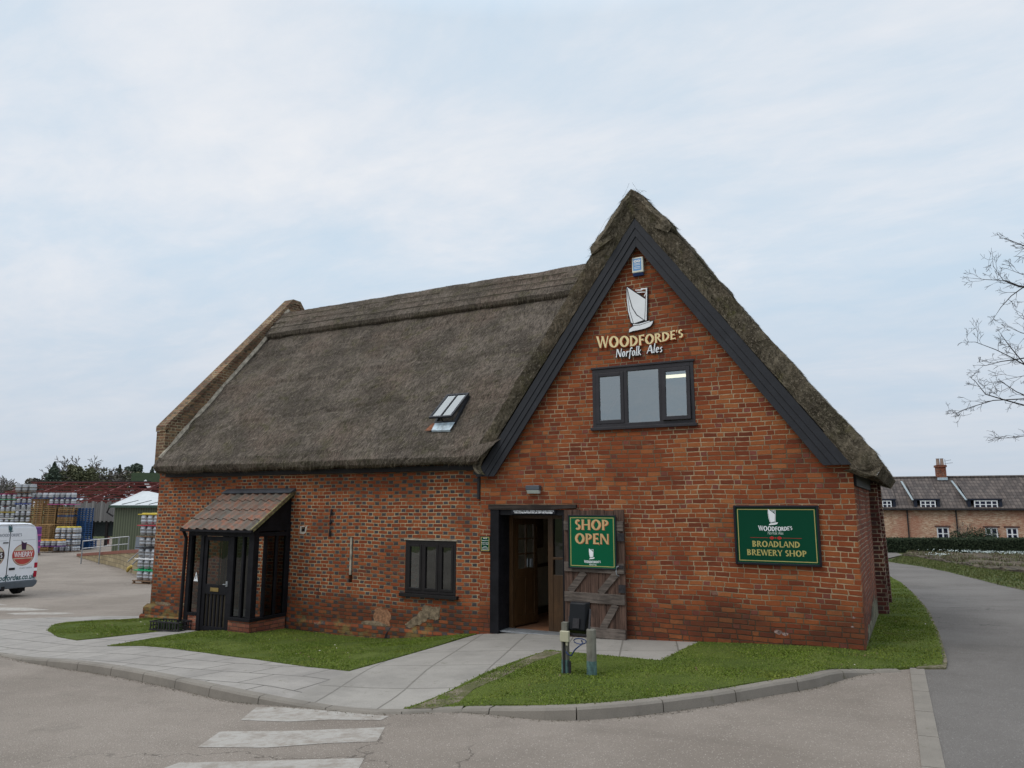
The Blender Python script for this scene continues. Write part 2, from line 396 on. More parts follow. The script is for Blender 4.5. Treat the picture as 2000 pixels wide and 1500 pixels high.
c = k.mix(k.ss(k.noise(p, 1.6, 9, .7), .38, .62), (.055, .042, .032), (.15, .12, .085))
c = k.mix(k.ss(k.noise(k.map(p, loc=(9, 2, 0)), 2.3, 9, .7), .54, .62), c, (.075, .085, .03))
k.col(c); k.rough(1); k.bump(k.noise(p, 6, 7, .7), .15); M['soil'] = k.m
def tarmac(name, a, b, stone, edge=None):
    k = N(name); p = k.pos()
    c = k.mix(k.ss(k.noise(p, .35, 6, .6), .35, .65), a, b)
    c = k.mix(k.ss(k.noise(k.map(p, loc=(4, 4, 4)), 1.8, 7, .7), .45, .75, 0, .35), c, tuple(x*.72 for x in a))
    f = k.noise(p, 130, 3, .8); c = k.mix(k.ss(f, .42, .68, 0, .6), c, tuple(x*.55 for x in a))
    vc = k.white(k.voro(p, 62, out='Position'), 'Value'); vd = k.voro(p, 62)
    c = k.mix(k.M('MULTIPLY', k.M('GREATER_THAN', vc, .80), k.ss(vd, .38, .25, 0, .75)), c, stone)
    k2 = k.white(k.voro(p, 9, out='Position'), 'Value'); vd2 = k.voro(p, 9)
    c = k.mix(k.M('MULTIPLY', k.M('GREATER_THAN', k2, .955), k.ss(vd2, .075, .05, 0, .6)), c, (.5, .48, .44))
    tr = k.M('ADD', k.M('MULTIPLY', k.noise(k.map(p, (.25, 2.2, 1), rot=(0, 0, R_(-12))), 1.0, 5, .6), 1), 0.0)
    c = k.mix(k.ss(tr, .55, .72, 0, .22), c, tuple(x*.6 for x in a))
    wp = k.n('ShaderNodeVectorMath', operation='ADD'); k.l(p, wp.inputs[0]); nn = k.n('ShaderNodeVectorMath', operation='SCALE'); k.l(k.noise(p, 1.1, 5, .65, col=True), nn.inputs[0]); nn.inputs['Scale'].default_value = 1.4; k.l(nn.outputs[0], wp.inputs[1])
    ed = k.voro(wp.outputs[0], .33, 'DISTANCE_TO_EDGE'); cm = k.M('MULTIPLY', k.ss(ed, .006, .002, 0, 1), k.ss(k.noise(k.map(p, loc=(6, 6, 6)), .4, 3), .50, .60))
    c = k.mix(k.M('MULTIPLY', cm, .65), c, tuple(x*.35 for x in a))
    c = k.mix(k.ss(k.noise(k.map(p, (1, 1, 1), loc=(11, 5, 2)), 1.1, 3, .5), .66, .74, 0, .28), c, tuple(x*.5 for x in a))
    k.col(c); k.rough(.93); k.b.inputs['Specular IOR Level'].default_value = .15
    k.bump(k.M('ADD', f, k.M('MULTIPLY', vd, 1.2)), .006, .8); return k.m
M['yard'] = tarmac('yard_tarmac', (.218, .184, .153), (.285, .244, .206), (.45, .41, .36))
M['road'] = tarmac('road_tarmac', (.140, .127, .115), (.185, .169, .154), (.27, .26, .24))
def slabs(name, rot, bw, bh, c1, c2, joint, off=.5, loc=(0,0,0)):
    k = N(name); p = k.pos(); q = k.map(p, rot=(0, 0, rot), loc=loc)
    b = k.n('ShaderNodeTexBrick'); k.l(q, b.inputs[0]); b.offset = off
    b.inputs['Color1'].default_value = c1+(1,); b.inputs['Color2'].default_value = c2+(1,); b.inputs['Mortar'].default_value = joint+(1,)
    b.inputs['Scale'].default_value = 1; b.inputs['Mortar Size'].default_value = .012; b.inputs['Brick Width'].default_value = bw; b.inputs['Row Height'].default_value = bh
    b.inputs['Mortar Smooth'].default_value = .3
    c = k.mix(k.ss(k.noise(p, 1.4, 8, .7), .38, .70, 0, .55), b.outputs['Color'], tuple(x*.66 for x in c1))
    c = k.mix(k.ss(k.noise(p, 90, 4, .7), .4, .7, 0, .4), c, tuple(x*.6 for x in c1))
    c = k.mix(k.ss(k.noise(k.map(p, loc=(3, 8, 1)), 5, 8, .75), .58, .70, 0, .6), c, (.12, .11, .07))
    c = k.mix(k.ss(k.noise(k.map(p, loc=(13, 2, 1)), .8, 5, .7), .48, .66, 0, .35), c, tuple(x*.55 for x in c1))
    k.col(c); k.rough(.9); k.bump(k.M('ADD', k.M('MULTIPLY', b.outputs['Fac'], -1.0), k.M('MULTIPLY', k.noise(p, 90, 3), .3)), .006); return k.m
M['pavement'] = slabs('paving_slabs', 0, .9, .6, (.30, .276, .248), (.335, .308, .276), (.085, .078, .065))
M['kerb'] = slabs('kerb_concrete', R_(0), 500, 500, (.225, .20, .168), (.25, .222, .188), (.07, .065, .05), 0, (250, 250, 0))
k = N('marking_paint'); p = k.pos()
c = k.mix(k.ss(k.noise(p, 7, 8, .75), .32, .62), (.25, .215, .18), (.37, .345, .31))
c = k.mix(k.ss(k.noise(p, 120, 3, .8), .5, .75, 0, .5), c, (.2, .18, .16))
k.col(c); k.rough(.85); k.bump(k.noise(p, 130, 3), .004); M['paint_white'] = k.m

M['black_wood'] = plain('black_wood', (.010, .0095, .0115), .6, var=.3, sc=5, bump=.002, spec=.15)
def board(name, c, dark=.5, ax=(30, 30, 2.5), ro=.55, bump=.004):
    k = N(name); p = k.pos(); n = k.noise(k.map(p, ax), 1.0, 6, .7, .4)
    cc = k.mix(k.ss(n, .35, .7), tuple(x*dark for x in c), c); cc = k.mix(k.ss(k.noise(p, 3, 5, .6), .5, .75, 0, .5), cc, tuple(x*1.5 for x in c))
    k.col(cc); k.rough(ro); k.bump(n, bump); return k.m
M['barge'] = board('barge_paint', (.024, .025, .030), .8, (4, 4, 4), .55, .002)
M['frame_brown'] = board('window_frame', (.032, .029, .033), .8, (6, 6, 6), .4, .001)
M['dark_timber'] = board('dark_timber', (.013, .010, .010), .6, (20, 20, 2), .6)
M['old_oak'] = board('weathered_oak', (.135, .078, .056), .32, (26, 26, 1.8), .85, .008)
M['old_oak_grey'] = board('weathered_oak_grey', (.155, .125, .105), .38, (3, 3, 30), .9, .008)
M['oak_beam'] = board('oak_beam', (.05, .038, .032), .35, (2, 30, 30), .9, .01)
M['door_brown'] = board('door_brown', (.072, .036, .014), .65, (22, 22, 2), .4, .002)
M['pale_post'] = board('pale_post', (.20, .19, .155), .6, (30, 30, 2), .85, .005)
M['white_paint'] = plain('white_paint', (.78, .79, .80), .4, var=.03)
M['cream'] = plain('cream_wall', (.42, .38, .30), .9, var=.08)
M['terracotta'] = plain('door_mat', (.22, .10, .05), .8)
M['iron'] = plain('black_iron', (.022, .020, .022), .6, var=.4, sc=20)
M['lead'] = plain('grey_lead', (.085, .095, .11), .5, metal=.3)
M['lead_white'] = plain('bright_lead', (.42, .50, .55), .45, metal=.2, var=.3, sc=12)
M['rust'] = plain('rust', (.20, .075, .035), .8, var=.4, sc=15)
M['mortar_fillet'] = plain('mortar_fillet', (.33, .29, .23), .95, var=.35, sc=9, bump=.01)
M['patch'] = plain('old_mortar', (.22, .165, .105), .95, var=.45, sc=14, bump=.015)
M['sign_green'] = plain('sign_green', (.001, .095, .040), .5, var=.06, sc=1, spec=.12)
M['sign_green_dark'] = plain('sign_green_dark', (.0005, .050, .024), .5, var=.05, sc=1, spec=.12)
M['sign_black'] = plain('sign_black', (.010, .010, .015), .35, var=.1)
M['gold'] = plain('sign_gold', (.42, .36, .12), .5, var=.06)
M['tan'] = plain('sign_tan', (.55, .36, .17), .5, var=.06)
M['cream_letter'] = plain('cream_letter', (.78, .63, .34), .4, var=.05)
M['red'] = plain('sign_red', (.36, .025, .018), .5)
M['orange_red'] = plain('letter_edge_red', (.45, .07, .02), .5)
M['brass'] = plain('brass', (.36, .26, .10), .35, metal=.8)
M['steel'] = plain('galvanised', (.27, .28, .29), .45, metal=.4, var=.15)
M['box_cream'] = plain('junction_cream', (.44, .41, .29), .5, var=.08)
M['plastic_blue'] = plain('plastic_blue', (.03, .05, .13), .4)
M['alarm_white'] = plain('alarm_white', (.72, .72, .62), .35, var=.05)
M['alarm_blue'] = plain('alarm_blue', (.16, .34, .60), .4)
M['copper_green'] = plain('verdigris', (.075, .135, .125), .85, var=.35, sc=20)
def glass(name, refl, tint, ro=.03):
    k = N(name); gl = k.n('ShaderNodeBsdfGlossy'); gl.inputs['Roughness'].default_value = ro; gl.inputs['Color'].default_value = (.9, .95, .95, 1)
    tr = k.n('ShaderNodeBsdfTransparent'); tr.inputs[0].default_value = tint+(1,)
    fr = k.n('ShaderNodeFresnel'); fr.inputs[0].default_value = 1.5
    f = k.M('ADD', k.M('MULTIPLY', fr.outputs[0], 1.2), refl, clamp=True)
    mx = k.n('ShaderNodeMixShader'); k.l(f, mx.inputs[0]); k.l(tr.outputs[0], mx.inputs[1]); k.l(gl.outputs[0], mx.inputs[2])
    b = k.n('ShaderNodeBump'); k.l(k.noise(k.pos(), 2.5, 2), b.inputs['Height']); b.inputs['Distance'].default_value = .003; k.l(b.outputs[0], gl.inputs['Normal'])
    k.l(mx.outputs[0], k.out.inputs[0]); return k.m
M['glass'] = glass('window_glass', .27, (.85, .9, .9))
M['glass_dark'] = glass('dark_glass', .02, (.22, .21, .20))
M['glass_low'] = glass('low_window_glass', .09, (.3, .3, .28), .02)
M['glass_sky'] = glass('rooflight_glass', .22, (.4, .45, .5))
k = N('pantile'); p = k.pos(); g = k.n('ShaderNodeNewGeometry')
c = k.ramp(g.outputs['Random Per Island'], [(0, (.10,.075,.06)), (.35, (.18,.10,.07)), (.7, (.27,.115,.07)), (1, (.15,.125,.10))])
c = k.mix(k.ss(k.noise(p, 9, 7, .7), .40, .58, 0, .75), c, (.125, .12, .10)); k.col(c); k.rough(.85); k.bump(k.noise(p, 70, 4), .004); M['pantile'] = k.m

# ------------------------------------------------------------------ ground sheets
def ground_sheet(name, poly, zf, off, mat, res=.5, thick=0, kind='structure', mb=None):
    bm = bmesh.new()
    vs = [bm.verts.new((p[0], p[1], 0)) for p in poly]
    es = [bm.edges.new((vs[i], vs[(i+1) % len(vs)])) for i in range(len(vs))]
    bmesh.ops.triangle_fill(bm, use_beauty=True, edges=es)
    xs = [p[0] for p in poly]; ys = [p[1] for p in poly]
    for a, (lo, hi) in enumerate(((min(xs), max(xs)), (min(ys), max(ys)))):
        t = math.floor(lo/res)*res+res
        while t < hi:
            nrm = (1, 0, 0) if a == 0 else (0, 1, 0); co = (t, 0, 0) if a == 0 else (0, t, 0)
            bmesh.ops.bisect_plane(bm, geom=bm.verts[:]+bm.edges[:]+bm.faces[:], plane_co=co, plane_no=nrm)
            t += res
    if thick:
        rim = [e for e in bm.edges if e.is_boundary]
    for v in bm.verts: v.co.z = zf(v.co.x, v.co.y)+off
    if thick:
        r = bmesh.ops.extrude_edge_only(bm, edges=rim)
        for v in [x for x in r['geom'] if isinstance(x, bmesh.types.BMVert)]: v.co.z -= thick
    bmesh.ops.recalc_face_normals(bm, faces=bm.faces)
    me = bpy.data.meshes.new(name); bm.to_mesh(me); bm.free()
    if sum(p.normal.z*p.area for p in me.polygons) < 0: me.flip_normals()
    me.materials.append(mat)
    me.polygons.foreach_set('use_smooth', [not thick]*len(me.polygons))
    o = bpy.data.objects.new(name, me); S.collection.objects.link(o)
    return struct(o, kind)
# base terrain to the horizon
bm = MB(); rad = [0, 3, 6, 9, 12, 15, 18, 21, 24, 28, 32, 36, 41, 46, 52, 58, 65, 73, 82, 92, 105, 125, 160, 220, 320, 520, 900, 1600]; NA = 96
vs = [(0, 0, gz(0, 0)-.05)]; fs = []
for i, r in enumerate(rad[1:]):
    for j in range(NA):
        a = 2*math.pi*j/NA; x = r*math.cos(a); y = r*math.sin(a); vs.append((x, y, gz(x, y)-.05))
for j in range(NA): fs.append((0, 1+j, 1+(j+1) % NA))
for i in range(len(rad)-2):
    for j in range(NA): fs.append((1+i*NA+j, 1+(i+1)*NA+j, 1+(i+1)*NA+(j+1) % NA, 1+i*NA+(j+1) % NA))
bm.add(vs, fs); struct(bm.build('ground', M['rough_grass'], smooth=True))
def xy(l): return [(p.x, p.y) for p in l]
# lane and gutter on the right
GUT_A, GUT_B = G(1777, 1306), G(1800, 1500)
gd = (GUT_A-GUT_B).normalized(); gB = GUT_B-gd*9
lane_left = xy([gB+Vector((.16, 0, 0)), GUT_A+Vector((.14, .1, 0))])+xy([G(*q) for q in [(1842,1288),(1828,1235),(1808,1190),(1782,1160),(1758,1138),(1733,1124)]])
lane = [(8.5, -6), ]+[(gB.x+.16, gB.y)]+lane_left[1:]+[(-3.2, 31), (-9, 36), (-9.5, 40)]+xy([G(*q) for q in [(1733,1096.5),(1760,1100),(1800,1105.5),(1850,1115),(1900,1127),(1950,1140),(2000,1151)]])+[(6.2, 13.5), (7.2, 6)]
yard = [(gB.x+.02, gB.y)]+[(GUT_A.x, GUT_A.y+.12), (-.2, 16), (-4, 31), (-12, 34), (-30, 44), (-52, 60), (-75, 48), (-66, 22), (-45, 4), (-30, -10), (-8, -14)]
ground_sheet('yard', yard, gz, 0, M['yard'], .5)
ground_sheet('road', lane, gz, .006, M['road'], 1.0)
ground_sheet('side_road', xy([G(*q) for q in [(1700,1085),(1733,1091),(1762,1084),(1752,1080),(1700,1079)]]), gz, .01, M['road'], 1.0)
M['verge'] = M['lawn']
far_edge = xy([G(*q) for q in [(1736,1098),(1760,1101.5),(1800,1107),(1850,1117),(1900,1129.5),(1950,1142.5),(2000,1154),(2200,1206)]])
far_in = xy([G(*q) for q in [(2200,1150),(2000,1121),(1930,1113),(1850,1100),(1790,1089),(1760,1087)]])
ground_sheet('grass_verge', far_edge+far_in, gz, .012, M['rough_grass'], 1.0)
bed = xy([G(*q) for q in [(1762,1086),(1790,1088),(1850,1099),(1930,1112),(2000,1120),(2200,1148),(2200,1082),(2000,1079),(1780,1078)]])
ground_sheet('flower_bed', bed, lambda x, y: gz(x, y)+.12*abs(noise.noise((x*.5, y*.4, 0)))+.10*noise.noise((x*1.7, y*1.6, 3))+.05*noise.noise((x*5, y*5, 3)), .05, M['soil'], .25, .3)
# gutter of flat concrete blocks beside the lane
gm = MB(); Lg = (GUT_A-gB).length; t = 0
side = Vector((gd.y, -gd.x, 0))
while t < Lg:
    a = gB+gd*t; b = gB+gd*min(Lg, t+.9)
    q = [a+side*.0, a+side*.155, b+side*.155, b+side*.0]
    b_in = gd*.006
    q = [q[0]+b_in, q[1]+b_in, q[2]-b_in, q[3]-b_in]
    q = [(p.x, p.y, gz(p.x, p.y)+.014) for p in q]; ql = [(p[0], p[1], p[2]-.05) for p in q]
    gm.add(q+ql, [(0,1,2,3),(0,4,5,1),(1,5,6,2),(2,6,7,3),(3,7,4,0)]); t += .9
struct(gm.build('gutter', M['kerb']))
# kerb line and pavement
K1px = [(-60,1272),(0,1279),(60,1287),(130,1292),(210,1302),(300,1318),(380,1335),(450,1350),(520,1364),(600,1378),(680,1389),(760,1393),(800,1391)]
K2px = [(860,1388),(925,1385),(1010,1385),(1100,1384),(1190,1379),(1265,1372),(1345,1362),(1425,1351),(1510,1336),(1590,1323),(1675,1311),(1735,1311),(1778,1311)]
K1 = [L(*q) for q in K1px]; K2 = [L(*q) for q in K2px]; KL = K1+K2
# smooth polyline resampled
def resample(pts, step):
    out = []; P = [Vector((p.x, p.y)) for p in pts]
    dense = []
    for i in range(len(P)-1):
        p0 = P[max(i-1, 0)]; p1 = P[i]; p2 = P[i+1]; p3 = P[min(i+2, len(P)-1)]
        for j in range(10):
            t = j/10; dense.append(.5*((2*p1)+(p2-p0)*t+(2*p0-5*p1+4*p2-p3)*t*t+(-p0+3*p1-3*p2+p3)*t**3))
    dense.append(P[-1]); acc = 0; out = [dense[0]]
    for a, b in zip(dense, dense[1:]):
        d = (b-a).length
        while acc+d >= step:
            a = a+(b-a)*((step-acc)/d); out.append(a); d = (b-a).length; acc = 0
            if d < 1e-9: break
        acc += d
    return out
KR = resample(KL, .3)
kb = MB()
for i in range(0, len(KR)-1):
    a, b = KR[i], KR[i+1]; d = (b-a).normalized(); n = Vector((-d.y, d.x))
    if i % 3 == 0: a = a+d*.006
    if i % 3 == 2: b = b-d*.006
    sec = []
    for p in (a, b):
        g0 = gz(p.x, p.y)-.03; top = lz(p.x, p.y)+.004
        f = p-n*.0; bk = p+n*.125
        sec.append([(f.x-n.x*.012, f.y-n.y*.012, g0), (f.x, f.y, top-.022), (f.x+n.x*.018, f.y+n.y*.018, top), (bk.x, bk.y, top), (bk.x, bk.y, g0)])
    kb.add(sec[0]+sec[1], [(0,1,6,5),(1,2,7,6),(2,3,8,7),(3,4,9,8),(0,4,3,2,1),(5,6,7,8,9)])
kerb = struct(kb.build('kerb', M['kerb']))
kin = [(KR[i]+Vector((-(KR[min(i+1, len(KR)-1)]-KR[max(i-1, 0)]).normalized().y, (KR[min(i+1, len(KR)-1)]-KR[max(i-1, 0)]).normalized().x))*.125) for i in range(0, len(KR))]
nK = len(kin)
# where kerb meets path's right edge
iP = min(range(nK), key=lambda i: (kin[i]-Vector(L(800, 1384).xy)).length)
WF = 11.19
base_pl = [(p.x, p.y) for p in kin[:iP+1]]
path_r = xy([L(1070, 1271), L(1120, 1276), L(1290, 1291), L(1342, 1268)])
path_r[-1] = (path_r[-1][0], WF)
pave = base_pl+path_r+[(-6.6, WF)]+xy([L(682, 1311)])+xy([L(q, w_) for q, w_ in [(600,1302.5),(500,1288),(400,1275),(280,1262),(210,1262)]])+xy([L(384, 1232)])+xy([L(*q) for q in [(352,1229),(150,1251),(112,1244),(93,1231),(102,1222),(130,1216),(200,1211.5),(290,1208)]])+xy([L(285, 1203), L(190, 1203), L(90, 1206), L(-10, 1210), L(-80, 1216)])
# the path leading from the dropped kerb to the door is its own sheet
PA, PB = L(690, 1391), L(900, 1252); pang = math.atan2((PB-PA).y, (PB-PA).x)
M['path'] = slabs('path_slabs', -pang, 1.1, .78, (.295, .272, .24), (.325, .30, .265), (.17, .155, .13), .0, (.3, .35, 0))
ground_sheet('pavement', pave, lz, 0, M['pavement'], .4, .2)
iA = min(range(nK), key=lambda i: (kin[i]-Vector(L(560, 1366).xy)).length)
pathp = [(p.x, p.y) for p in kin[iA:iP+1]]+path_r+[(-6.55, WF)]+xy([L(683, 1311.5)])
ground_sheet('path', pathp, lz, .005, M['path'], .4)
# lawns
lawn_left = xy([L(*q) for q in [(150,1251),(112,1244),(93,1231),(102,1222),(130,1216),(200,1211.5),(290,1208)]])+[(-15.2, 11.1), (-12.85, 11.15), (-12.8, 10.4)]+xy([L(352,1229)])
lawn_mid = xy([L(*q) for q in [(682,1311),(600,1302.5),(500,1288),(400,1275),(280,1262),(210,1262),(384,1234),(446,1232)]])+[(-11.0, 10.3), (-10.95, WF), (-6.62, WF)]
lawn_right = [(p.x, p.y) for p in kin[iP:]]+xy([L(1790,1303), L(1840,1298), L(1842,1288),L(1828,1235),L(1808,1190),L(1782,1160),L(1758,1138),L(1733,1124)])+[(-4.5, 29), (-4.5, 20), (-.75, 18.9), (-.72, WF)]+path_r[::-1]
LAWNS = []
for nm, pl in (('lawn', lawn_left), ('lawn', lawn_mid), ('lawn', lawn_right)):
    LAWNS.append((pl, ground_sheet(nm, pl, lambda x, y: lz(x, y)+.012*noise.noise((x*1.5, y*1.5, 0)), .012, M['lawn'], .4, .2)))
def inside(p, poly):
    x, y = p; c = False; j = len(poly)-1
    for i in range(len(poly)):
        xi, yi = poly[i]; xj, yj = poly[j]
        if (yi > y) != (yj > y) and x < (xj-xi)*(y-yi)/(yj-yi)+xi: c = not c
        j = i
    return c
def blades(name, polys, dens, h, zf, mat, ymax=99, spread=.0):
    vs = []; fs = []
    for poly in polys:
        xs = [p[0] for p in poly]; ys = [p[1] for p in poly]
        x0, x1, y0, y1 = min(xs)-spread, max(xs)+spread, min(ys)-spread, min(max(ys)+spread, ymax)
        n = int((x1-x0)*(y1-y0)*dens)
        for _ in range(n):
            x = random.uniform(x0, x1); y = random.uniform(y0, y1)
            jx = x+random.uniform(-spread, spread); jy = y+random.uniform(-spread, spread)
            if not inside((jx, jy), poly): continue
            clump = noise.noise((x*2.2, y*2.2, 1.0))
            if y > 15 and random.random() < .6: continue
            z = zf(x, y); a = random.uniform(0, 6.283); hh = h*random.uniform(.5, 1.25)*(1+.45*clump); wd = .0045*random.uniform(.8, 1.6)*(1+y/14)
            lx, ly = random.gauss(0, .45)*hh, random.gauss(0, .45)*hh; b = len(vs)
            vs += [(x-math.cos(a)*wd, y-math.sin(a)*wd, z), (x+math.cos(a)*wd, y+math.sin(a)*wd, z), (x+lx, y+ly, z+hh)]; fs.append((b, b+1, b+2))
    m = MB(); m.add(vs, fs); o = m.build(name, mat); return tag(o, 'short mown green grass of the lawns around the brick barn', 'grass', kind='stuff')
blades('grass', [l[0] for l in LAWNS], 3200, .015, lambda x, y: lz(x, y)+.008, M['grass_blade'], spread=.035)
k = N('verge_blade'); g = k.n('ShaderNodeNewGeometry'); k.col(k.ramp(g.outputs['Random Per Island'], [(0, (.045, .062, .014)), (.5, (.080, .100, .024)), (1, (.14, .135, .055))])); k.rough(.9); VB = k.m
vg = blades('verge_grass', [far_edge+far_in], 420, .055, lambda x, y: gz(x, y)+.02, M['grass_blade'], spread=.1); vg.data.materials[0] = VB; tag(vg, 'rough verge grass along the far side of the lane', 'grass', kind='stuff')

k = N('worn_soil'); p = k.pos(); k.col(k.mix(k.ss(k.noise(p, 4, 8, .75), .44, .60), (.085, .085, .035), (.19, .155, .115))); k.rough(1); k.bump(k.noise(p, 25, 5), .02); M['worn'] = k.m
e1 = xy([L(1790,1306),L(1848,1305),L(1850,1288),L(1836,1235),L(1816,1190),L(1788,1158),L(1762,1136)])
e2 = xy([L(1752,1138),L(1778,1163),L(1800,1192),L(1817,1235),L(1830,1286),L(1826,1296),L(1790,1300)])
ground_sheet('worn_edge', e1+e2, lambda x, y: gz(x, y)+lift(x, y)*.4, .02, M['worn'], .4, .06)
wp1 = xy([L(*q) for q in [(802,1386),(860,1361),(930,1331),(1000,1301),(1066,1273),(1098,1276),(1040,1296),(985,1322),(925,1349),(895,1374),(850,1385)]])
ground_sheet('worn_edge', wp1, lambda x, y: lz(x, y)+.012*noise.noise((x*1.5, y*1.5, 0)), .0155, M['worn'], .4, .05)
# painted crossing stripes
for i, pp in enumerate([[(470,1407),(500,1382.5),(540,1381.5),(610,1386),(700,1394),(760,1399),(744,1407),(650,1406),(560,1410)],
           [(386,1460),(430,1429),(565,1428),(752,1421),(736,1449),(640,1452),(520,1461)],
           [(250,1530),(322,1500),(350,1490),(500,1487),(712,1481),(695,1512),(690,1530)],
           [(-60,1177),(0,1179.5),(16,1182),(-60,1183)], [(-60,1186),(50,1187),(98,1191),(60,1193),(-60,1191.5)],
           [(10,1198),(60,1196),(128,1196.5),(148,1198),(110,1200.5),(30,1200.5)]]):
    ps = xy([G(*q) for q in pp]); ground_sheet('road_marking', ps, gz, .003, M['paint_white'], .5)

# ================================================================== THE BARN
XC, HW, WY, LY = -3.60, 2.95, 11.16, 11.19      # gable centre, half width, wall planes
XR, XJ, XL = -.66, -6.55, -15.0
barn = thing('thatched_barn', 'red brick barn with dark thatched roof and tall front gable beside the lane', 'building', (-7.6, 14.6, -.3))
RIDGEY, RIDGEZ = 14.62, 7.30
DH = [(-6.26, .02), (-4.95, .02), (-4.95, 2.02), (-6.26, 2.02)]
WH = [(-4.44, 3.33), (-2.78, 3.33), (-2.78, 4.28), (-4.44, 4.28)]
m = MB(); m.sheet([(XJ, -.5), (-6.26, -.5), (-6.26, 2.02), (-4.95, 2.02), (-4.95, -.5), (XR, -.5), (XR, 2.68), (XC, 6.72), (XJ, 2.68)], [WH], WY, WY+.38)
gable = m.build('wall', M['brick_front'], barn); gable['label'] = 'front gable wall of orange red brick'
LW = [(-8.13, .52), (-7.05, .52), (-7.05, 1.47), (-8.13, 1.47)]
SLIT = [(-9.43, .66), (-9.345, .66), (-9.345, 1.50), (-9.43, 1.50)]
HOLE = [(-10.66, 1.575), (-10.565, 1.575), (-10.565, 1.665), (-10.66, 1.665)]
PD = [(-12.45, -.35), (-11.25, -.35), (-11.25, 1.75), (-12.45, 1.75)]
m = MB(); m.sheet([(XL-.02, -.9), (-12.45, -.9), (-12.45, 1.7), (-11.25, 1.7), (-11.25, -.9), (XJ-.002, -.9), (XJ-.002, 2.86), (XL-.02, 2.86)], [LW, SLIT, HOLE], LY, LY+.38)
lw = m.build('wall', M['brick_long'], barn); lw['label'] = 'long front wall of red brick chequered with blue headers'
# plinth: sloping offset course along the long wall, wider at the far corner
m = MB()
for x0, x1, pr in ((XL-.10, -12.80, .11), (-10.90, -6.95, .05)):
    m.prism([(LY-pr, -.95), (LY-.001, -.95), (LY-.001, -.055), (LY-pr*.8, -.105), (LY-pr, -.13)], x0, x1, 'x')
m.prism([(LY-.16, -.95), (LY-.112, -.95), (LY-.112, -.26), (LY-.16, -.30)], XL-.14, -13.5, 'x')
pl = m.build('plinth', M['brick_long'], barn); pl['label'] = 'weathered plinth with yellow lichen at the foot of the long wall'
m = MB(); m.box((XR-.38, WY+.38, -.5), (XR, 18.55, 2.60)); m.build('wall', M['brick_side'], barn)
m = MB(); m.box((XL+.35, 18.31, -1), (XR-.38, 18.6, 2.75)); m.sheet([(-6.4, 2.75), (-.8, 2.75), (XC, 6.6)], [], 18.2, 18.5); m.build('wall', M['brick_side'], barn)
# cement skirting on the side wall's foot
m = MB(); tp_ = [(WY+.01+i*.19, .16+.42*abs(noise.noise((i*.35, 2, 1)))+.20*abs(noise.noise((i*1.1, 5, 1)))+.25*min(1, i/12)) for i in range(22)]
m.prism([(WY+.01, -.4), (WY+.01+21*.19, -.4)]+tp_[::-1], XR+.001, XR+.010, 'x')
m.build('render_skirt', plain('skirt', (.135, .125, .085), .95, var=.6, sc=7, bump=.02), barn)
for y0 in (15.35, 17.35):
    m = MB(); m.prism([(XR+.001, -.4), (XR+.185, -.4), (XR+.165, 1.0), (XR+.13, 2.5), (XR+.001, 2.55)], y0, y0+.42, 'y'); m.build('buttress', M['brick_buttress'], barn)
# end gable with raking parapet
m = MB(); prof = [(LY, -1.0), (LY, 3.45), (11.10, 3.52), (11.10, 3.80), (RIDGEY+.14, 7.66), (RIDGEY+.36, 7.66), (18.3, 3.8), (18.3, -1.0)]
m.prism([(a+(.004 if a == LY else 0), b) for a, b in prof], XL-.02, XL+.25, 'x'); pg = m.build('wall', M['brick_coping'], barn); pg['label'] = 'end gable wall at the far left'
m = MB()
cop = lambda o: [(11.02, 3.74+o), (11.02, 3.86+o), (RIDGEY+.12, 7.74+o), (RIDGEY+.40, 7.74+o), (18.4, 3.9+o), (18.4, 3.75+o), (RIDGEY+.36, 7.62+o), (RIDGEY+.14, 7.62+o)]
m.prism(cop(.0), XL-.045, XL+.275, 'x')
m.prism([(11.04, 2.98), (11.16, 2.80), (LY-.002, 2.80), (LY-.002, 3.74), (11.04, 3.74)], XL-.035, XL+.265, 'x')
m.build('parapet', M['brick_coping'], barn)
# mortar fillet between parapet and thatch, following the thatch surface
SL = (RIDGEZ-2.98)/(RIDGEY-10.86)
m = MB(); pts = []
for i in range(40):
    t = i/39; y = 10.93+t*(RIDGEY-.05-10.93); z = 2.98+(y-10.86)*SL+.05+(.09 if z_cap else 0) if False else 2.98+(y-10.86)*SL+.05
    if y > 14.0: z += .08
    pts.append((XL+.29, y, z+.02*noise.noise((y*3, 0, 0))))
m.tube(pts, [.055+.015*noise.noise((i*.5, 4, 0)) for i in range(40)], 6); m.build('mortar_fillet', M['mortar_fillet'], barn)

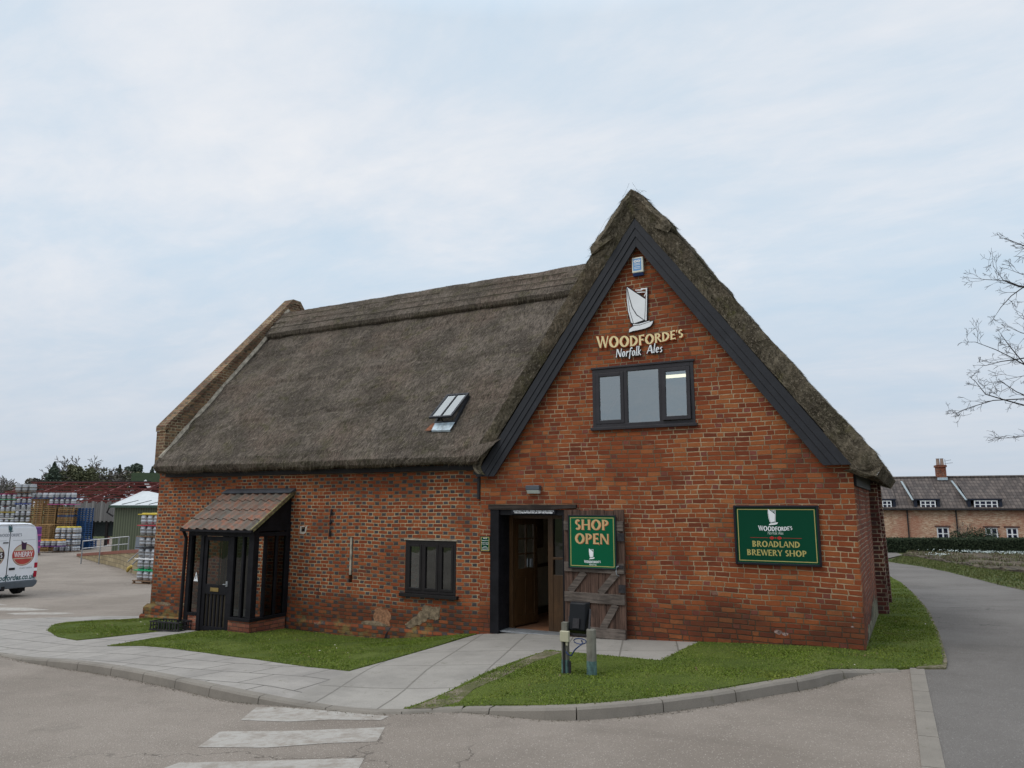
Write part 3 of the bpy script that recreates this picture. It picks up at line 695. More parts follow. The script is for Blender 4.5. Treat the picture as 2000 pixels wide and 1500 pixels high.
# ---- thatch
def roof_mesh(prof, along, a0, a1, step, amp, xend=None):
    """prof: outer line from one eave over the ridge to the other; along 'x' or 'y'."""
    P = [Vector(p) for p in prof]; out = []
    for a, b in zip(P, P[1:]):
        n = max(1, int((b-a).length/step))
        for i in range(n): out.append(a.lerp(b, i/n))
    out.append(P[-1]); k = len(out)
    nr = []
    for i in range(k):
        d = (out[min(i+1, k-1)]-out[max(i-1, 0)]).normalized(); nr.append(Vector((-d.y, d.x)))
    na = int((a1-a0)/step)+1; m = MB(); vs = []
    for j in range(na):
        a = a0+(a1-a0)*j/(na-1)
        for i in range(k):
            q = out[i]; c = Vector((a*.9, q.x*1.1, q.y*1.1)); sw = (q.y*1.0+.35*noise.noise((a*.35, 1.5, 0))+.10*noise.noise((a*1.3, 4.5, 0))) % 1.0
            e = .024*(1-sw) + amp*(noise.noise(c)*.9+.55*noise.noise(c*2.7)+.30*noise.noise(c*7.1)+.16*noise.noise(c*19))
            p = q+nr[i]*e
            if xend: a = a0+(xend(q.y if q.x < 14 else 99)-a0)*j/(na-1)
            aa = a+(.02*noise.noise((q.x*6, q.y*6, a0)) if j in (0, na-1) else 0)
            vs.append((aa, p.x, p.y) if along == 'x' else (p.x, aa, p.y))
    fs = [(j*k+i, j*k+i+1, (j+1)*k+i+1, (j+1)*k+i) for j in range(na-1) for i in range(k-1)]
    m.add(vs, fs); return m, vs, k, na
def slivers(m, vs, k, na, n, ln, wd, i_rng=None, out=.012, mi=0, prob=None):
    V = [Vector(v) for v in vs]; nv = []; nf = []
    for _ in range(n):
        j = random.randrange(na-1); i = random.randrange(*(i_rng or (0, k-1)))
        a, b, c, d = V[j*k+i], V[j*k+i+1], V[(j+1)*k+i+1], V[(j+1)*k+i]
        u, w_ = random.random(), random.random()
        p = a.lerp(b, u).lerp(d.lerp(c, u), w_)
        dn = (b-a); nrm = dn.cross(d-a)
        if nrm.length < 1e-6: continue
        nrm.normalize()
        if nrm.z < 0: nrm = -nrm
        if dn.z > 0: dn = -dn
        dn.normalize(); sd = dn.cross(nrm)
        dr = (dn+sd*random.gauss(0, .20)+nrm*random.uniform(0, .12)).normalized(); Ln = ln*random.uniform(.4, 1.3); wv = (sd*random.uniform(.5, 1)+nrm*random.uniform(-.5, .5))*wd
        s0 = p-nrm*.004; e = s0+dr*Ln+nrm*out; bb = len(nv)
        nv += [s0-wv, s0+wv, e]; nf.append((bb, bb+1, bb+2))
    m.mi = mi; m.add(nv, nf); m.mi = 0
# long roof
lp = [(11.15, 2.82), (10.92, 2.80), (10.84, 2.84), (10.81, 2.93), (10.90, 3.07), (RIDGEY-.15, RIDGEZ-.22), (RIDGEY+.05, RIDGEZ-.12), (RIDGEY+.3, RIDGEZ-.25), (18.5, 3.0), (18.6, 2.75)]
m, vs, k, na = roof_mesh(lp, 'x', XL+.26, -5.6, .085, .045, lambda z: min(-4.4, -6.52+max(0, z-2.75)/1.37+.12*min(1, max(0, z-2.75)*3)))
nfront = int(k*.5)
slivers(m, vs, k, na, 60000, .095, .0055, (2, nfront), mi=1)
slivers(m, vs, k, int((na)), 4500, .11, .005, (2, 6), .0, mi=1)
roof = m.build('roof', [M['thatch'], M['straw']], barn); roof['label'] = 'long slope of grey brown thatch'
# wing roof
SG = (6.72-2.68)/HW
def wing(z0, e): return z0
tz = .30
wp_ = [(XC-HW+.06, 2.62), (XC-HW+.02, 2.66), (XC-HW-.02, 2.74), (XC-HW-.01, 2.92), (XC-.75, 6.10), (XC-.20, 6.90), (XC, 7.02), (XC+.16, 6.92), (XC+1.15, 5.58), (XC+1.6, 4.98), (XC+2.36, 3.92), (XC+2.9, 3.20), (XC+HW+.28, 2.80), (XC+HW+.37, 2.62), (XC+HW+.28, 2.48), (XC+HW+.0, 2.58)]
m, vs, k, na = roof_mesh(wp_, 'y', 10.93, 18.75, .085, .03)
# end face of the wing thatch (verge)
Vv = [Vector(v) for v in vs[:k]]
inner = []
for v in Vv:
    kx = (.93 if v.x > XC else .985) if v.z > 3.0 else .96
    dx = abs(v.x-XC)*kx; zi = 6.70-dx*SG
    inner.append(Vector((XC+(v.x-XC)*kx, 10.998, min(v.z-.02, max(2.56, zi)))))
b = len(m.v); nn = 5; ring = []
vv2 = []
for r in range(nn+1):
    t = r/nn
    for i in range(k):
        p = Vv[i].lerp(inner[i], t); bul = math.sin(t*math.pi)*.02
        vv2.append((p.x+.012*noise.noise(p*9), p.y*1.0-bul+.02*noise.noise(p*7), p.z+.012*noise.noise(p*8+Vector((3, 3, 3)))))
m.add(vv2, [(r*k+i, r*k+i+1, (r+1)*k+i+1, (r+1)*k+i) for r in range(nn) for i in range(k-1)])
slivers(m, vs, k, 24, 9000, .10, .0045, (3, k-3), mi=1)
slivers(m, vs, k, na, 12000, .085, .0045, (k//2, k-3), mi=1)
# cut reed ends bristling out of the verge
nv = []; nf = []
for _ in range(10000):
    i = random.randrange(2, k-3); t = random.random(); p = Vv[i].lerp(Vv[i+1], random.random()).lerp(inner[i].lerp(inner[i+1], .5), t)
    dwn = (Vv[i+1]-Vv[i]).normalized()*(1 if Vv[i].x > XC else -1)
    d = (Vector((0, -1, 0))*random.uniform(.15, .8)+dwn*random.uniform(.3, 1)+Vector((random.gauss(0, .25), 0, random.gauss(0, .25)))).normalized()
    w0 = Vector((random.gauss(0, 1), 0, random.gauss(0, 1))).normalized()*.005; p.y -= math.sin(t*math.pi)*.02; bb = len(nv)
    nv += [p-w0, p+w0, p+d*random.uniform(.01, .03)]; nf.append((bb, bb+1, bb+2))
m.mi = 1; m.add(nv, nf); m.mi = 0
wr = m.build('roof', [M['thatch_wing'], M['straw']], barn); wr['label'] = 'steep thatch over the front gable'
# ridge caps
cz = [(RIDGEY-.70, RIDGEZ-.90), (RIDGEY-.82, RIDGEZ-.83), (RIDGEY-.83, RIDGEZ-.76), (RIDGEY-.22, RIDGEZ-.07), (RIDGEY, RIDGEZ+.03), (RIDGEY+.2, RIDGEZ-.07), (RIDGEY+.85, RIDGEZ-.85), (RIDGEY+.8, RIDGEZ-.95)]
m, vs, k, na = roof_mesh(cz, 'x', XL+.26, -5.3, .07, .024); slivers(m, vs, k, na, 12000, .09, .005, (1, k//2+1), mi=1); slivers(m, vs, k, na, 2500, .10, .005, (0, 2), .0, mi=1)
for q in (.24, .5, .76):     # hazel liggers pinned along the ridge
    pts = []
    for j in range(0, 140):
        x = XL+.3+j*.067; y = RIDGEY-.86+q*.63; z = RIDGEZ-.76+q*.72+.01+.012*noise.noise((x*2, q*9, 0)); pts.append((x, y, z))
    m.mi = 1; m.tube(pts, .008, 4); m.mi = 0
rc = m.build('ridge_cap', [M['thatch'], M['straw']], barn)
wc = [(XC-.52, 6.26), (XC-.70, 6.18), (XC-.72, 6.28), (XC-.20, 6.93), (XC-.01, 7.13), (XC+.17, 6.98), (XC+.58, 6.50), (XC+.62, 6.40), (XC+.56, 6.32)]
m, vs, k, na = roof_mesh(wc, 'y', 10.90, 18.8, .06, .03); Vv = [Vector(v) for v in vs[:k]]; 
b = [tuple(v) for v in Vv]; b2 = [(XC+(v.x-XC)*.80, 10.87+.02*noise.noise(v*6), 6.62+(v.z-6.62)*.80) for v in Vv]; b3 = [(XC+(v.x-XC)*.55, 10.95, 6.62+(v.z-6.62)*.5) for v in Vv]
m.add(b+b2+b3, [(i, i+1, k+i+1, k+i) for i in range(k-1)]+[(k+i, k+i+1, 2*k+i+1, 2*k+i) for i in range(k-1)])
slivers(m, vs, k, na, 9000, .09, .0045, (0, k-1), mi=1); slivers(m, vs, k, 8, 3500, .12, .0045, (0, k-1), mi=1)
wcap = m.build('ridge_cap', [M['thatch_wing'], M['straw']], barn)
# wire netting edge over the ridge
m = MB()
for s_, x0 in ((-1, XC-.66), (1, XC+.64)):
    pts = [(x0+s_*.01, 10.74, 6.34)]; 
    for j in range(9): pts.append((XC+s_*(.60-.072*j), 10.86+.01*(j % 2), 6.40+.098*j+.05*math.sin(j*.9)+.02))
    m.tube(pts[1:], .0015, 3)
for j in range(7):
    x = XC-.16+j*.05; m.tube([(x, 10.88, 7.04), (x+.05, 10.89, 7.15-.02*abs(j-3)), (x+.11, 10.88, 7.05)], .0018, 3)
m.build('wire_netting', M['iron'], barn)
m = MB(); m.prism([(XC+HW-.35, 3.05), (XR-.03, 2.655), (XR+.005, 2.52), (XR+.24, 2.50), (XR+.27, 2.78), (XC+HW-.25, 3.35)], 11.02, 11.4); m.build('thatch_end', M['thatch_wing'], barn)
# soffit board along the long eave
m = MB(); m.box((XL+.34, 11.06, 2.70), (XJ-.05, 11.188, 2.79)); m.build('wall_plate', M['dark_timber'], barn)
m = MB(); m.box((XR+.002, WY+.05, 2.36), (XR+.035, 18.5, 2.56)); m.build('wall_plate', M['dark_timber'], barn)
# bargeboards: three lapped planks each side
BZ, BH, BB = 6.72, 2.94, 2.64
for sgn in (-1, 1):
    m = MB(); th = [(0, .19), (.19, .335), (.335, .50)]
    for q, (a, c) in enumerate(th):
        yb = (11.005, 11.016, 11.030)[q]
        def zx(dz, x): return BZ-dz-x*((BZ-BB)/BH)
        x1 = (BZ-a-BB)/((BZ-BB)/BH); x2 = (BZ-c+.004-BB)/((BZ-BB)/BH)
        pts = [(XC, BZ-a), (XC+sgn*x1, BB), (XC+sgn*x2, BB), (XC, BZ-c+.004)]
        if sgn < 0: pts[1] = (XC-x1-.03, BB-.06); pts[2] = (XC-x2-.03, BB-.06)
        m.prism(pts, yb, 11.06)
    m.build('bargeboard', M['barge'], barn, bevel=.002)
m = MB()
for sgn in (-1, 1):
    m.beam((XC+sgn*.02, 11.11, BZ-.03), (XC+sgn*BH, 11.11, BB+.01), .11, .03, (sgn*.6, 0, 1))
m.build('soffit', M['dark_timber'], barn)
# hidden floor, partitions and back rooms so windows show depth
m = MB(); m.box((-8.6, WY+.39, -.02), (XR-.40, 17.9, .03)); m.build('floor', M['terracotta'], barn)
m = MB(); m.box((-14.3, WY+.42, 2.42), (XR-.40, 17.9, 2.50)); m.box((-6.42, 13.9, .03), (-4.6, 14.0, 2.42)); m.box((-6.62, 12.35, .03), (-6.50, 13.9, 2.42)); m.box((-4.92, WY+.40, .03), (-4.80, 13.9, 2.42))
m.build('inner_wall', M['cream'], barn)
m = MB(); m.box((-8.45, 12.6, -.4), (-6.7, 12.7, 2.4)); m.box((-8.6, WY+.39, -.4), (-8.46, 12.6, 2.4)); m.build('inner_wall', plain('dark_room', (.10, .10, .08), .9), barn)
m = MB(); m.prism([(-6.3, 2.51), (-.9, 2.51), (-2.5, 4.86), (-4.7, 4.86)], 14.2, 14.3); m.box((-4.9, 11.6, 4.50), (-2.3, 14.2, 4.55)); m.build('inner_wall', plain('upper_room', (.50, .49, .44), .9), barn)
k = N('tube_light'); em = k.n('ShaderNodeEmission'); em.inputs[0].default_value = (1, .93, .66, 1); em.inputs[1].default_value = 1.5; k.l(em.outputs[0], k.out.inputs[0])
m = MB(); m.box((-3.78, 12.66, 4.32), (-2.85, 12.74, 4.365)); m.build('strip_light', k.m, barn)

# ---- upper window
def casement(parent, x0, x1, z0, z1, y, fr=.055, mat=None, dep=.05, gl='glass', sub=True, depth=.03):
    m = MB(); m.box((x0, y, z0), (x0+fr, y+dep, z1)); m.box((x1-fr, y, z0), (x1, y+dep, z1))
    m.box((x0+fr, y, z0), (x1-fr, y+dep, z0+fr)); m.box((x0+fr, y, z1-fr), (x1-fr, y+dep, z1))
    f = m.build('frame', mat or M['frame_brown'], parent, bevel=.004)
    g = MB(); g.add([(x0+fr, y+depth, z0+fr), (x1-fr, y+depth, z0+fr), (x1-fr, y+depth, z1-fr), (x0+fr, y+depth, z1-fr)], [(0, 1, 2, 3)])
    g.build('pane', M[gl], parent)
    return f
def bars(name, boxes, mat, parent, bevel=.003):
    m = MB()
    for a, b in boxes: m.box(a, b)
    return m.build(name, mat, parent, bevel=bevel)
yf = WY-.012
win = bars('window', [((-4.44, yf, 3.33), (-4.385, yf+.07, 4.28)), ((-2.835, yf, 3.33), (-2.78, yf+.07, 4.28)), ((-4.385, yf, 4.215), (-2.835, yf+.07, 4.28)), ((-4.385, yf, 3.33), (-2.835, yf+.07, 3.385)),
       ((-3.905, yf, 3.385), (-3.85, yf+.07, 4.215)), ((-3.335, yf, 3.385), (-3.28, yf+.07, 4.215))], M['frame_brown'], barn); win['label'] = 'three light upper window with dark brown frame'
casement(win, -4.383, -3.907, 3.387, 4.213, yf-.006, .058)
g = MB(); g.add([(-3.85, yf+.03, 3.385), (-3.335, yf+.03, 3.385), (-3.335, yf+.03, 4.215), (-3.85, yf+.03, 4.215)], [(0, 1, 2, 3)]); g.build('pane', M['glass'], win)
# right-hand light stands a little ajar, hinged at its top
m = MB(); th = R_(2.2); Mr = Matrix.Translation((0, yf-.008, 4.213)) @ Matrix.Rotation(-th, 4, 'X') @ Matrix.Translation((0, -(yf-.008), -4.213))
for a, b in (((-3.278, yf-.012, 3.39), (-3.22, yf+.04, 4.21)), ((-2.895, yf-.012, 3.39), (-2.837, yf+.04, 4.21)), ((-3.22, yf-.012, 4.152), (-2.895, yf+.04, 4.21)), ((-3.22, yf-.012, 3.39), (-2.895, yf+.04, 3.448))): m.box(a, b, Mr)
m.build('frame', M['frame_brown'], win, bevel=.003)
g = MB(); g.add([Mr@Vector(p) for p in ((-3.22, yf+.012, 3.448), (-2.895, yf+.012, 3.448), (-2.895, yf+.012, 4.152), (-3.22, yf+.012, 4.152))], [(0, 1, 2, 3)]); g.build('pane', M['glass'], win)
bars('sill', [((-4.47, WY-.055, 3.285), (-2.75, WY+.06, 3.328))], M['frame_brown'], win)
bars('drip_board', [((-4.46, WY-.03, 4.283), (-2.76, WY-.001, 4.315))], M['frame_brown'], win)
# ---- lower window in the long wall
yl = LY-.004
win2 = bars('window', [((-8.13, yl, .55), (-8.075, yl+.07, 1.47)), ((-7.105, yl, .55), (-7.05, yl+.07, 1.47)), ((-8.075, yl, 1.405), (-7.105, yl+.07, 1.47)), ((-8.075, yl, .55), (-7.105, yl+.07, .60)),
       ((-7.775, yl, .60), (-7.735, yl+.07, 1.405)), ((-7.425, yl, .60), (-7.385, yl+.07, 1.405))], M['dark_timber'], barn); win2['label'] = 'three light ground floor window with black frame and sill'
for x0, x1 in ((-8.073, -7.777), (-7.733, -7.427), (-7.383, -7.107)): casement(win2, x0, x1, .602, 1.403, yl-.008, .042, M['dark_timber'], gl='glass_low')
bars('sill', [((-8.21, LY-.075, .49), (-6.99, LY+.05, .545))], M['dark_timber'], win2)
bars('lintel', [((-8.16, LY-.022, 1.472), (-7.03, LY-.001, 1.495))], M['mortar_fillet'], win2)
# slit vent frame, hole and iron ties, patches
bars('vent_liner', [((-9.429, LY+.004, .80), (-9.385, LY+.1, 1.49))], M['mortar_fillet'], barn)
bars('vent_back', [((-9.43, LY+.12, .62), (-9.33, LY+.14, 1.54))], M['black_wood'], barn); bars('vent_back', [((-10.7, LY+.06, 1.54), (-10.53, LY+.08, 1.7))], M['black_wood'], barn)
m = MB(); m.prism([(-10.70, 1.54), (-10.60, 1.525), (-10.545, 1.56), (-10.515, 1.66), (-10.50, 1.70), (-10.56, 1.668), (-10.565, 1.575), (-10.66, 1.575), (-10.66, 1.665), (-10.57, 1.668), (-10.60, 1.69), (-10.70, 1.68)], LY-.008, LY-.0005); m.build('render_patch', plain('lime', (.5, .45, .38), .9), barn)
for x, z0, z1, wd in ((-9.905, 1.50, 2.02, .040), (-9.86, .66, .80, .012), (-10.14, .34, .60, .010)):
    m = MB(); m.tube([(x-.015, LY-.02, z0), (x, LY-.028, z0+.1), (x, LY-.03, (z0+z1)/2), (x+.004, LY-.028, z1-.08), (x+.012, LY-.02, z1)], wd/2, 6); m.tube([(x, LY-.03, (z0+z1)/2), (x, LY+.01, (z0+z1)/2)], wd*.5, 6)
    o = m.build('wall_tie', M['iron'], barn)
def blob(cx, cz, rx, rz_, seed, n=26, y=LY, name='render_patch', mat=None, th=.008, rot=0):
    pts = []
    for i in range(n):
        a = 2*math.pi*i/n; r = max(.45, 1+.45*noise.noise((math.cos(a)*1.2+seed, math.sin(a)*1.2, seed))+.30*noise.noise((math.cos(a)*4, math.sin(a)*4, seed)))
        x, z = rx*r*math.cos(a), rz_*r*math.sin(a); pts.append((cx+x*math.cos(rot)-z*math.sin(rot), cz+x*math.sin(rot)+z*math.cos(rot)))
    m = MB(); cc = [(cx, cz)]; vs_ = [(cx, y-th, cz)]+[(a, y-th, b) for a, b in pts]+[(a+(a-cx)*.04, y-.001, b+(b-cz)*.04) for a, b in pts]; m.add(vs_, [(0, 1+i, 1+(i+1) % n) for i in range(n)]+[(1+i, 1+n+i, 1+n+(i+1) % n, 1+(i+1) % n) for i in range(n)]); return m.build(name, mat or M['patch'], barn)
blob(-7.55, .245, .20, .13, 3.3); blob(-7.80, .115, .26, .085, 8.1, rot=.5, th=.0062); blob(-8.0, .0, .10, .05, 5.1, th=.0045)
blob(-8.62, .07, .19, .19, 1.7, mat=plain('pale_brick_patch', (.30, .15, .08), .95, var=.4, sc=22, bump=.01), th=.004)
blob(-8.75, -.06, .3, .06, 2.7); blob(-14.6, -.05, .28, .05, 9.7); blob(-13.7, -.02, .33, .04, 6.7)
for sd, (x, z, r) in enumerate(((-1.75, .36, .05), (-1.66, .34, .04), (-.78, .62, .022), (-.80, .50, .020))):
    blob(x, z, r, r*.55, 20+sd*3.3, y=WY, th=.0015+.0004*sd, mat=plain('limewash', (.24, .17, .15), .95, var=.7, sc=40))
m = MB(); m.tube([(-8.48, LY-.06, -.40), (-8.50, LY-.07, -.28), (-8.47, LY-.065, -.18), (-8.42, LY-.03, -.09), (-8.38, LY+.01, -.05)], .010, 6); m.build('cable', M['iron'], barn)
# rainwater pipe stub at the junction of the two walls
m = MB(); m.tube([(-6.585, LY-.03, 2.72), (-6.585, LY-.03, 2.2)], .03, 8); m.box((-6.64, LY-.08, 2.62), (-6.53, LY, 2.70)); m.build('pipe', M['iron'], barn)

# ---- shop doorway
df = bars('door_frame', [((-6.335, WY-.035, .0), (-6.17, WY+.36, 2.02)), ((-6.17, WY+.0, 1.93), (-4.90, WY+.34, 2.02)), ((-5.0, WY-.02, .0), (-4.92, WY+.34, 1.93))], M['black_wood'], barn); df['label'] = 'black painted frame around the shop doorway'
m = MB(); pts = []
n = 22; xs = [-6.37+i*(1.62/n) for i in range(n+1)]
top = [(x, 2.105+.010*noise.noise((x*5, 1, 0))) for x in xs]; bot = [(x, 2.022+.006*noise.noise((x*4, 7, 0))+.03*max(0, (i-15)/7)) for i, x in enumerate(xs)]
m.prism(top+bot[::-1], WY-.045, WY+.2); bm_ = m.build('lintel', M['oak_beam'], barn)
# inner glazed screen with side panel
isc = bars('inner_door_frame', [((-6.168, 11.50, .03), (-6.10, 11.58, 1.93)), ((-5.43, 11.50, .03), (-5.34, 11.58, 1.93)), ((-6.10, 11.50, 1.87), (-5.43, 11.58, 1.93)), ((-5.34, 11.50, 1.87), (-5.0, 11.58, 1.93)), ((-5.34, 11.505, .03), (-5.0, 11.575, .95)), ((-5.34, 11.50, 1.2), (-5.0, 11.575, 1.24))], M['door_brown'], barn)
g = MB(); g.add([(-5.34, 11.55, .95), (-5.0, 11.55, .95), (-5.0, 11.55, 1.87), (-5.34, 11.55, 1.87)], [(0, 1, 2, 3)]); g.build('pane', M['glass_dark'], isc)
def hinged(hx, hy, ang):
    return Matrix.Translation((hx, hy, 0)) @ Matrix.Rotation(ang, 4, 'Z')
Md = hinged(-6.10, 11.585, R_(80)); W_ = .66
m = MB()
for a, b in (((0, 0, .06), (.10, .04, 1.86)), ((W_-.10, 0, .06), (W_, .04, 1.86)), ((.10, 0, 1.76), (W_-.10, .04, 1.86)), ((.10, 0, .86), (W_-.10, .04, 1.0)), ((.10, 0, .06), (W_-.10, .04, .22)), ((.10, .012, .22), (W_-.10, .028, .86)),
             ((W_/2-.012, .002, 1.0), (W_/2+.012, .038, 1.76)), ((.10, .004, 1.24), (W_-.10, .036, 1.265)), ((.10, .004, 1.5), (W_-.10, .036, 1.525)), ((W_/2-.03, .003, .22), (W_/2+.03, .037, .86))): m.box(a, b, Md)
idr = m.build('door', M['door_brown'], barn, bevel=.003); idr['label'] = 'inner brown door with small panes standing open'
g = MB(); g.add([Md@Vector(p) for p in ((.1, .02, 1.0), (W_-.1, .02, 1.0), (W_-.1, .02, 1.76), (.1, .02, 1.76))], [(0, 1, 2, 3)]); g.build('pane', M['glass_dark'], idr)
m = MB()
for i in range(9):
    u = .11+i*.05; m.box((u, .055+.012*(i % 2), 1.0), (u+.046, .062+.012*(i % 2), 1.74), Md)
m.build('curtain', plain('net_curtain', (.50, .44, .27), .9), idr)
m = MB(); m.box((.42, -.03, 1.02), (.47, -.002, 1.16), Md); m.build('handle', M['steel'], idr)
bars('threshold', [((-6.17, WY+.02, .02), (-4.95, WY+.34, .045))], M['steel'], barn)
# radiator and framed pictures in the lobby
ra, rb = wy(1042, 1121, 13.82), wy(1082, 1186, 13.82)
rad_ = thing('radiator', 'white panel radiator seen through the open shop doorway', 'radiator', (ra.x, 13.85, rb.z))
m = MB(); m.box((ra.x, 13.82, rb.z), (rb.x, 13.845, ra.z)); nr_ = 12
for i in range(nr_): xx_ = ra.x+.02+i*(rb.x-ra.x-.04)/nr_; m.box((xx_, 13.805, rb.z+.03), (xx_+.030, 13.819, ra.z-.03))
m.build('panel', M['white_paint'], rad_)
for xx_ in (ra.x+.1, rb.x-.1): m = MB(); m.box((xx_, 13.846, rb.z+.1), (xx_+.04, 13.898, ra.z-.1)); m.build('bracket', M['steel'], rad_)
for i, (y, z, lab) in enumerate(((12.75, 1.55, 'small dark framed picture above the radiator, nearer the door'), (13.3, 1.55, 'small dark framed picture above the radiator, farther inside'))):
    pf = thing('picture_frame', lab, 'picture', (-6.49, y, z))
    m = MB(); m.box((-6.498, y-.2, z-.28), (-6.475, y+.2, z+.28)); m.build('frame', M['door_brown'], pf)
    m = MB(); m.box((-6.474, y-.15, z-.22), (-6.470, y+.15, z+.22)); m.build('picture', plain('print', (.11, .06, .04), .4), pf)
m = MB(); m.box((-6.47, 12.3, .03), (-6.44, 13.88, .16)); m.box((-6.495, 12.4, .9), (-6.47, 13.88, .96)); m.build('skirting', M['door_brown'], barn)

# ---- old plank door folded back against the wall
Mp = Matrix.Translation((-4.955, WY-.06, 0)) @ Matrix.Rotation(R_(-3.0), 4, 'Z'); PW, P0, P1 = 1.04, .05, 2.02
pd = None
m = MB(); xw = 0; i = 0
ws = [.15, .13, .16, .14, .12, .15, .17]
tot = sum(ws)
for wd_ in ws:
    wd_ *= PW/tot; dz = .012*math.sin(i*2.3); m.box((xw+.003, 0, P0+dz), (xw+wd_-.003, .028+.003*(i % 2), P1+dz*.6), Mp); xw += wd_; i += 1
pd = m.build('plank_door', M['old_oak'], barn, bevel=.002); pd['label'] = 'weathered ledged and braced plank door folded open against the wall'
m = MB()
for z0 in (P0+.04, .60, 1.06, 1.70): m.box((.01, -.030, z0), (PW-.01, -.001, z0+.15), Mp)
m.build('ledge', M['old_oak_grey'], pd, bevel=.004)
m = MB()
def brace(x0, z0, x1, z1):
    d = Vector((x1-x0, 0, z1-z0)).normalized()*1; nrm = Vector((-d.z, 0, d.x))*.055; a = Vector((x0, 0, z0)); b = Vector((x1, 0, z1))
    pts = [a-nrm, a+nrm, b+nrm, b-nrm]; vs = [Mp@Vector((p.x, -.026, p.z)) for p in pts]+[Mp@Vector((p.x, -.0015, p.z)) for p in pts]
    m.add(vs, [(0,1,2,3),(7,6,5,4),(0,4,5,1),(1,5,6,2),(2,6,7,3),(3,7,4,0)])
for a in ((.10, .75, .36, 1.06), (.62, .75, .90, 1.06), (.12, 1.21, .40, 1.70), (.62, 1.21, .93, 1.70), (.64, .20, .88, .60), (.12, .20, .38, .60)): brace(*a)
m.build('brace', M['old_oak_grey'], pd, bevel=.003)
m = MB()
for z0 in (.78, 1.55):
    m = MB(); m.box((PW-.10, -.040, z0), (PW+.01, -.0305, z0+.12), Mp)
    if z0 < 1: m.build('hinge_plate', M['iron'], pd)
m.build('hinge_plate', M['iron'], pd)
m = MB(); m.tube([Mp@Vector(p) for p in ((.95, -.035, 1.18), (.93, -.075, 1.16), (.925, -.08, 1.10), (.93, -.075, 1.05), (.95, -.035, 1.03))], .009, 6); m.build('handle', M['steel'], pd)
m = MB(); m.box((.925, -.045, 1.14), (1.02, -.031, 1.19), Mp); m.build('latch', M['iron'], pd)

# ---- glazed porch
PXL, PXR, PYF = -12.75, -10.94, 10.25
porch = bars('porch', [((PXL, PYF, -.42), (PXL+.10, PYF+.10, 1.62)), ((PXR-.13, PYF, .02), (PXR, PYF+.13, 1.62)), ((PXR-.08, LY-.10, .02), (PXR, LY-.005, 1.75)), ((PXL, LY-.1, -.4), (PXL+.08, LY-.005, 1.75)),
      ((PXL+.10, PYF, 1.50), (PXR-.13, PYF+.10, 1.60)), ((PXR-.08, PYF+.13, 1.50), (PXR, LY-.10, 1.58)), ((PXL, PYF+.1, 1.50), (PXL+.08, LY-.1, 1.58)),
      ((-12.40, PYF+.01, -.30), (-12.31, PYF+.09, 1.5)), ((-11.56, PYF+.01, -.30), (-11.47, PYF+.09, 1.5)), ((-11.26, PYF+.015, .02), (-11.21, PYF+.08, 1.5)),
      ((PXR-.07, 10.55, .02), (PXR-.01, 10.60, 1.5)), ((PXR-.07, 10.83, .02), (PXR-.01, 10.88, 1.5)), ((-12.65, PYF, -.02), (-12.40, PYF+.10, .03))], M['black_wood'], barn); porch['label'] = 'lean to glazed porch with black timber frame and pantiled roof'
bars('sill', [((-11.47, PYF-.05, -.035), (PXR+.04, PYF+.10, .018)), ((PXR-.10, PYF+.10, -.035), (PXR+.04, LY-.06, .018))], M['black_wood'], porch)
m = MB(); m.prism([(PXR-.05, 1.58), (PXR-.0, 1.58)], PYF, LY) if False else None
tri = [(PYF+.06, 1.60), (LY-.01, 1.60), (LY-.01, 2.36)]; m = MB(); m.prism(tri, PXR-.045, PXR-.012, 'x'); m.build('side_board', M['black_wood'], porch); m = MB(); m.prism(tri, PXL+.012, PXL+.045, 'x'); m.build('side_board', M['black_wood'], porch)
m = MB(); m.box((PXL+.02, PYF+.02, -.8), (-12.40, PYF+.3, -.025)); m.build('plinth', M['brick_plinth'], porch); m = MB(); m.box((-11.49, PYF-.015, -.8), (PXR+.01, PYF+.12, -.037)); m.box((PXR-.11, PYF+.12, -.8), (PXR+.01, LY-.062, -.037)); m.build('plinth', M['brick_plinth'], porch)
for x0, x1 in ((-12.65, -12.40), (-11.47, -11.26), (-11.21, PXR-.13)): g = MB(); g.add([(x0, PYF+.05, .03), (x1, PYF+.05, .03), (x1, PYF+.05, 1.5), (x0, PYF+.05, 1.5)], [(0, 1, 2, 3)]); g.build('pane', M['glass_dark'], porch)
for y0, y1 in ((PYF+.13, 10.55), (10.60, 10.83), (10.88, LY-.1)): g = MB(); g.add([(PXR-.04, y0, .018), (PXR-.04, y1, .018), (PXR-.04, y1, 1.5), (PXR-.04, y0, 1.5)], [(0, 1, 2, 3)]); g.build('pane', M['glass_dark'], porch)
g = MB(); g.box((-11.45, PYF+.16, -.30), (-11.24, PYF+.20, 1.30)); g.build('blind', plain('grey_blind', (.10, .11, .105), .8), porch)
g = MB(); g.box((-11.19, PYF+.16, .0), (-11.08, PYF+.20, .95)); g.build('blind', plain('pale_blind', (.36, .40, .36), .8), porch)
m = MB(); m.box((PXL+.05, PYF+.1, -.34), (PXR-.1, LY+1.2, -.30)); m.build('floor', M['terracotta'], porch)
m = MB(); m.box((-12.31, PYF+.03, -.28), (-12.22, PYF+.075, 1.49)); m.box((-11.65, PYF+.03, -.28), (-11.56, PYF+.075, 1.49)); m.box((-12.22, PYF+.03, 1.41), (-11.65, PYF+.075, 1.49)); m.box((-12.22, PYF+.03, .40), (-11.65, PYF+.075, .58)); m.box((-12.22, PYF+.03, -.28), (-11.65, PYF+.075, -.20))
for i in range(5): m.box((-12.17+i*.10, PYF+.04, -.2), (-12.125+i*.10, PYF+.07, .40))
pdr = m.build('door', M['black_wood'], porch, bevel=.003)
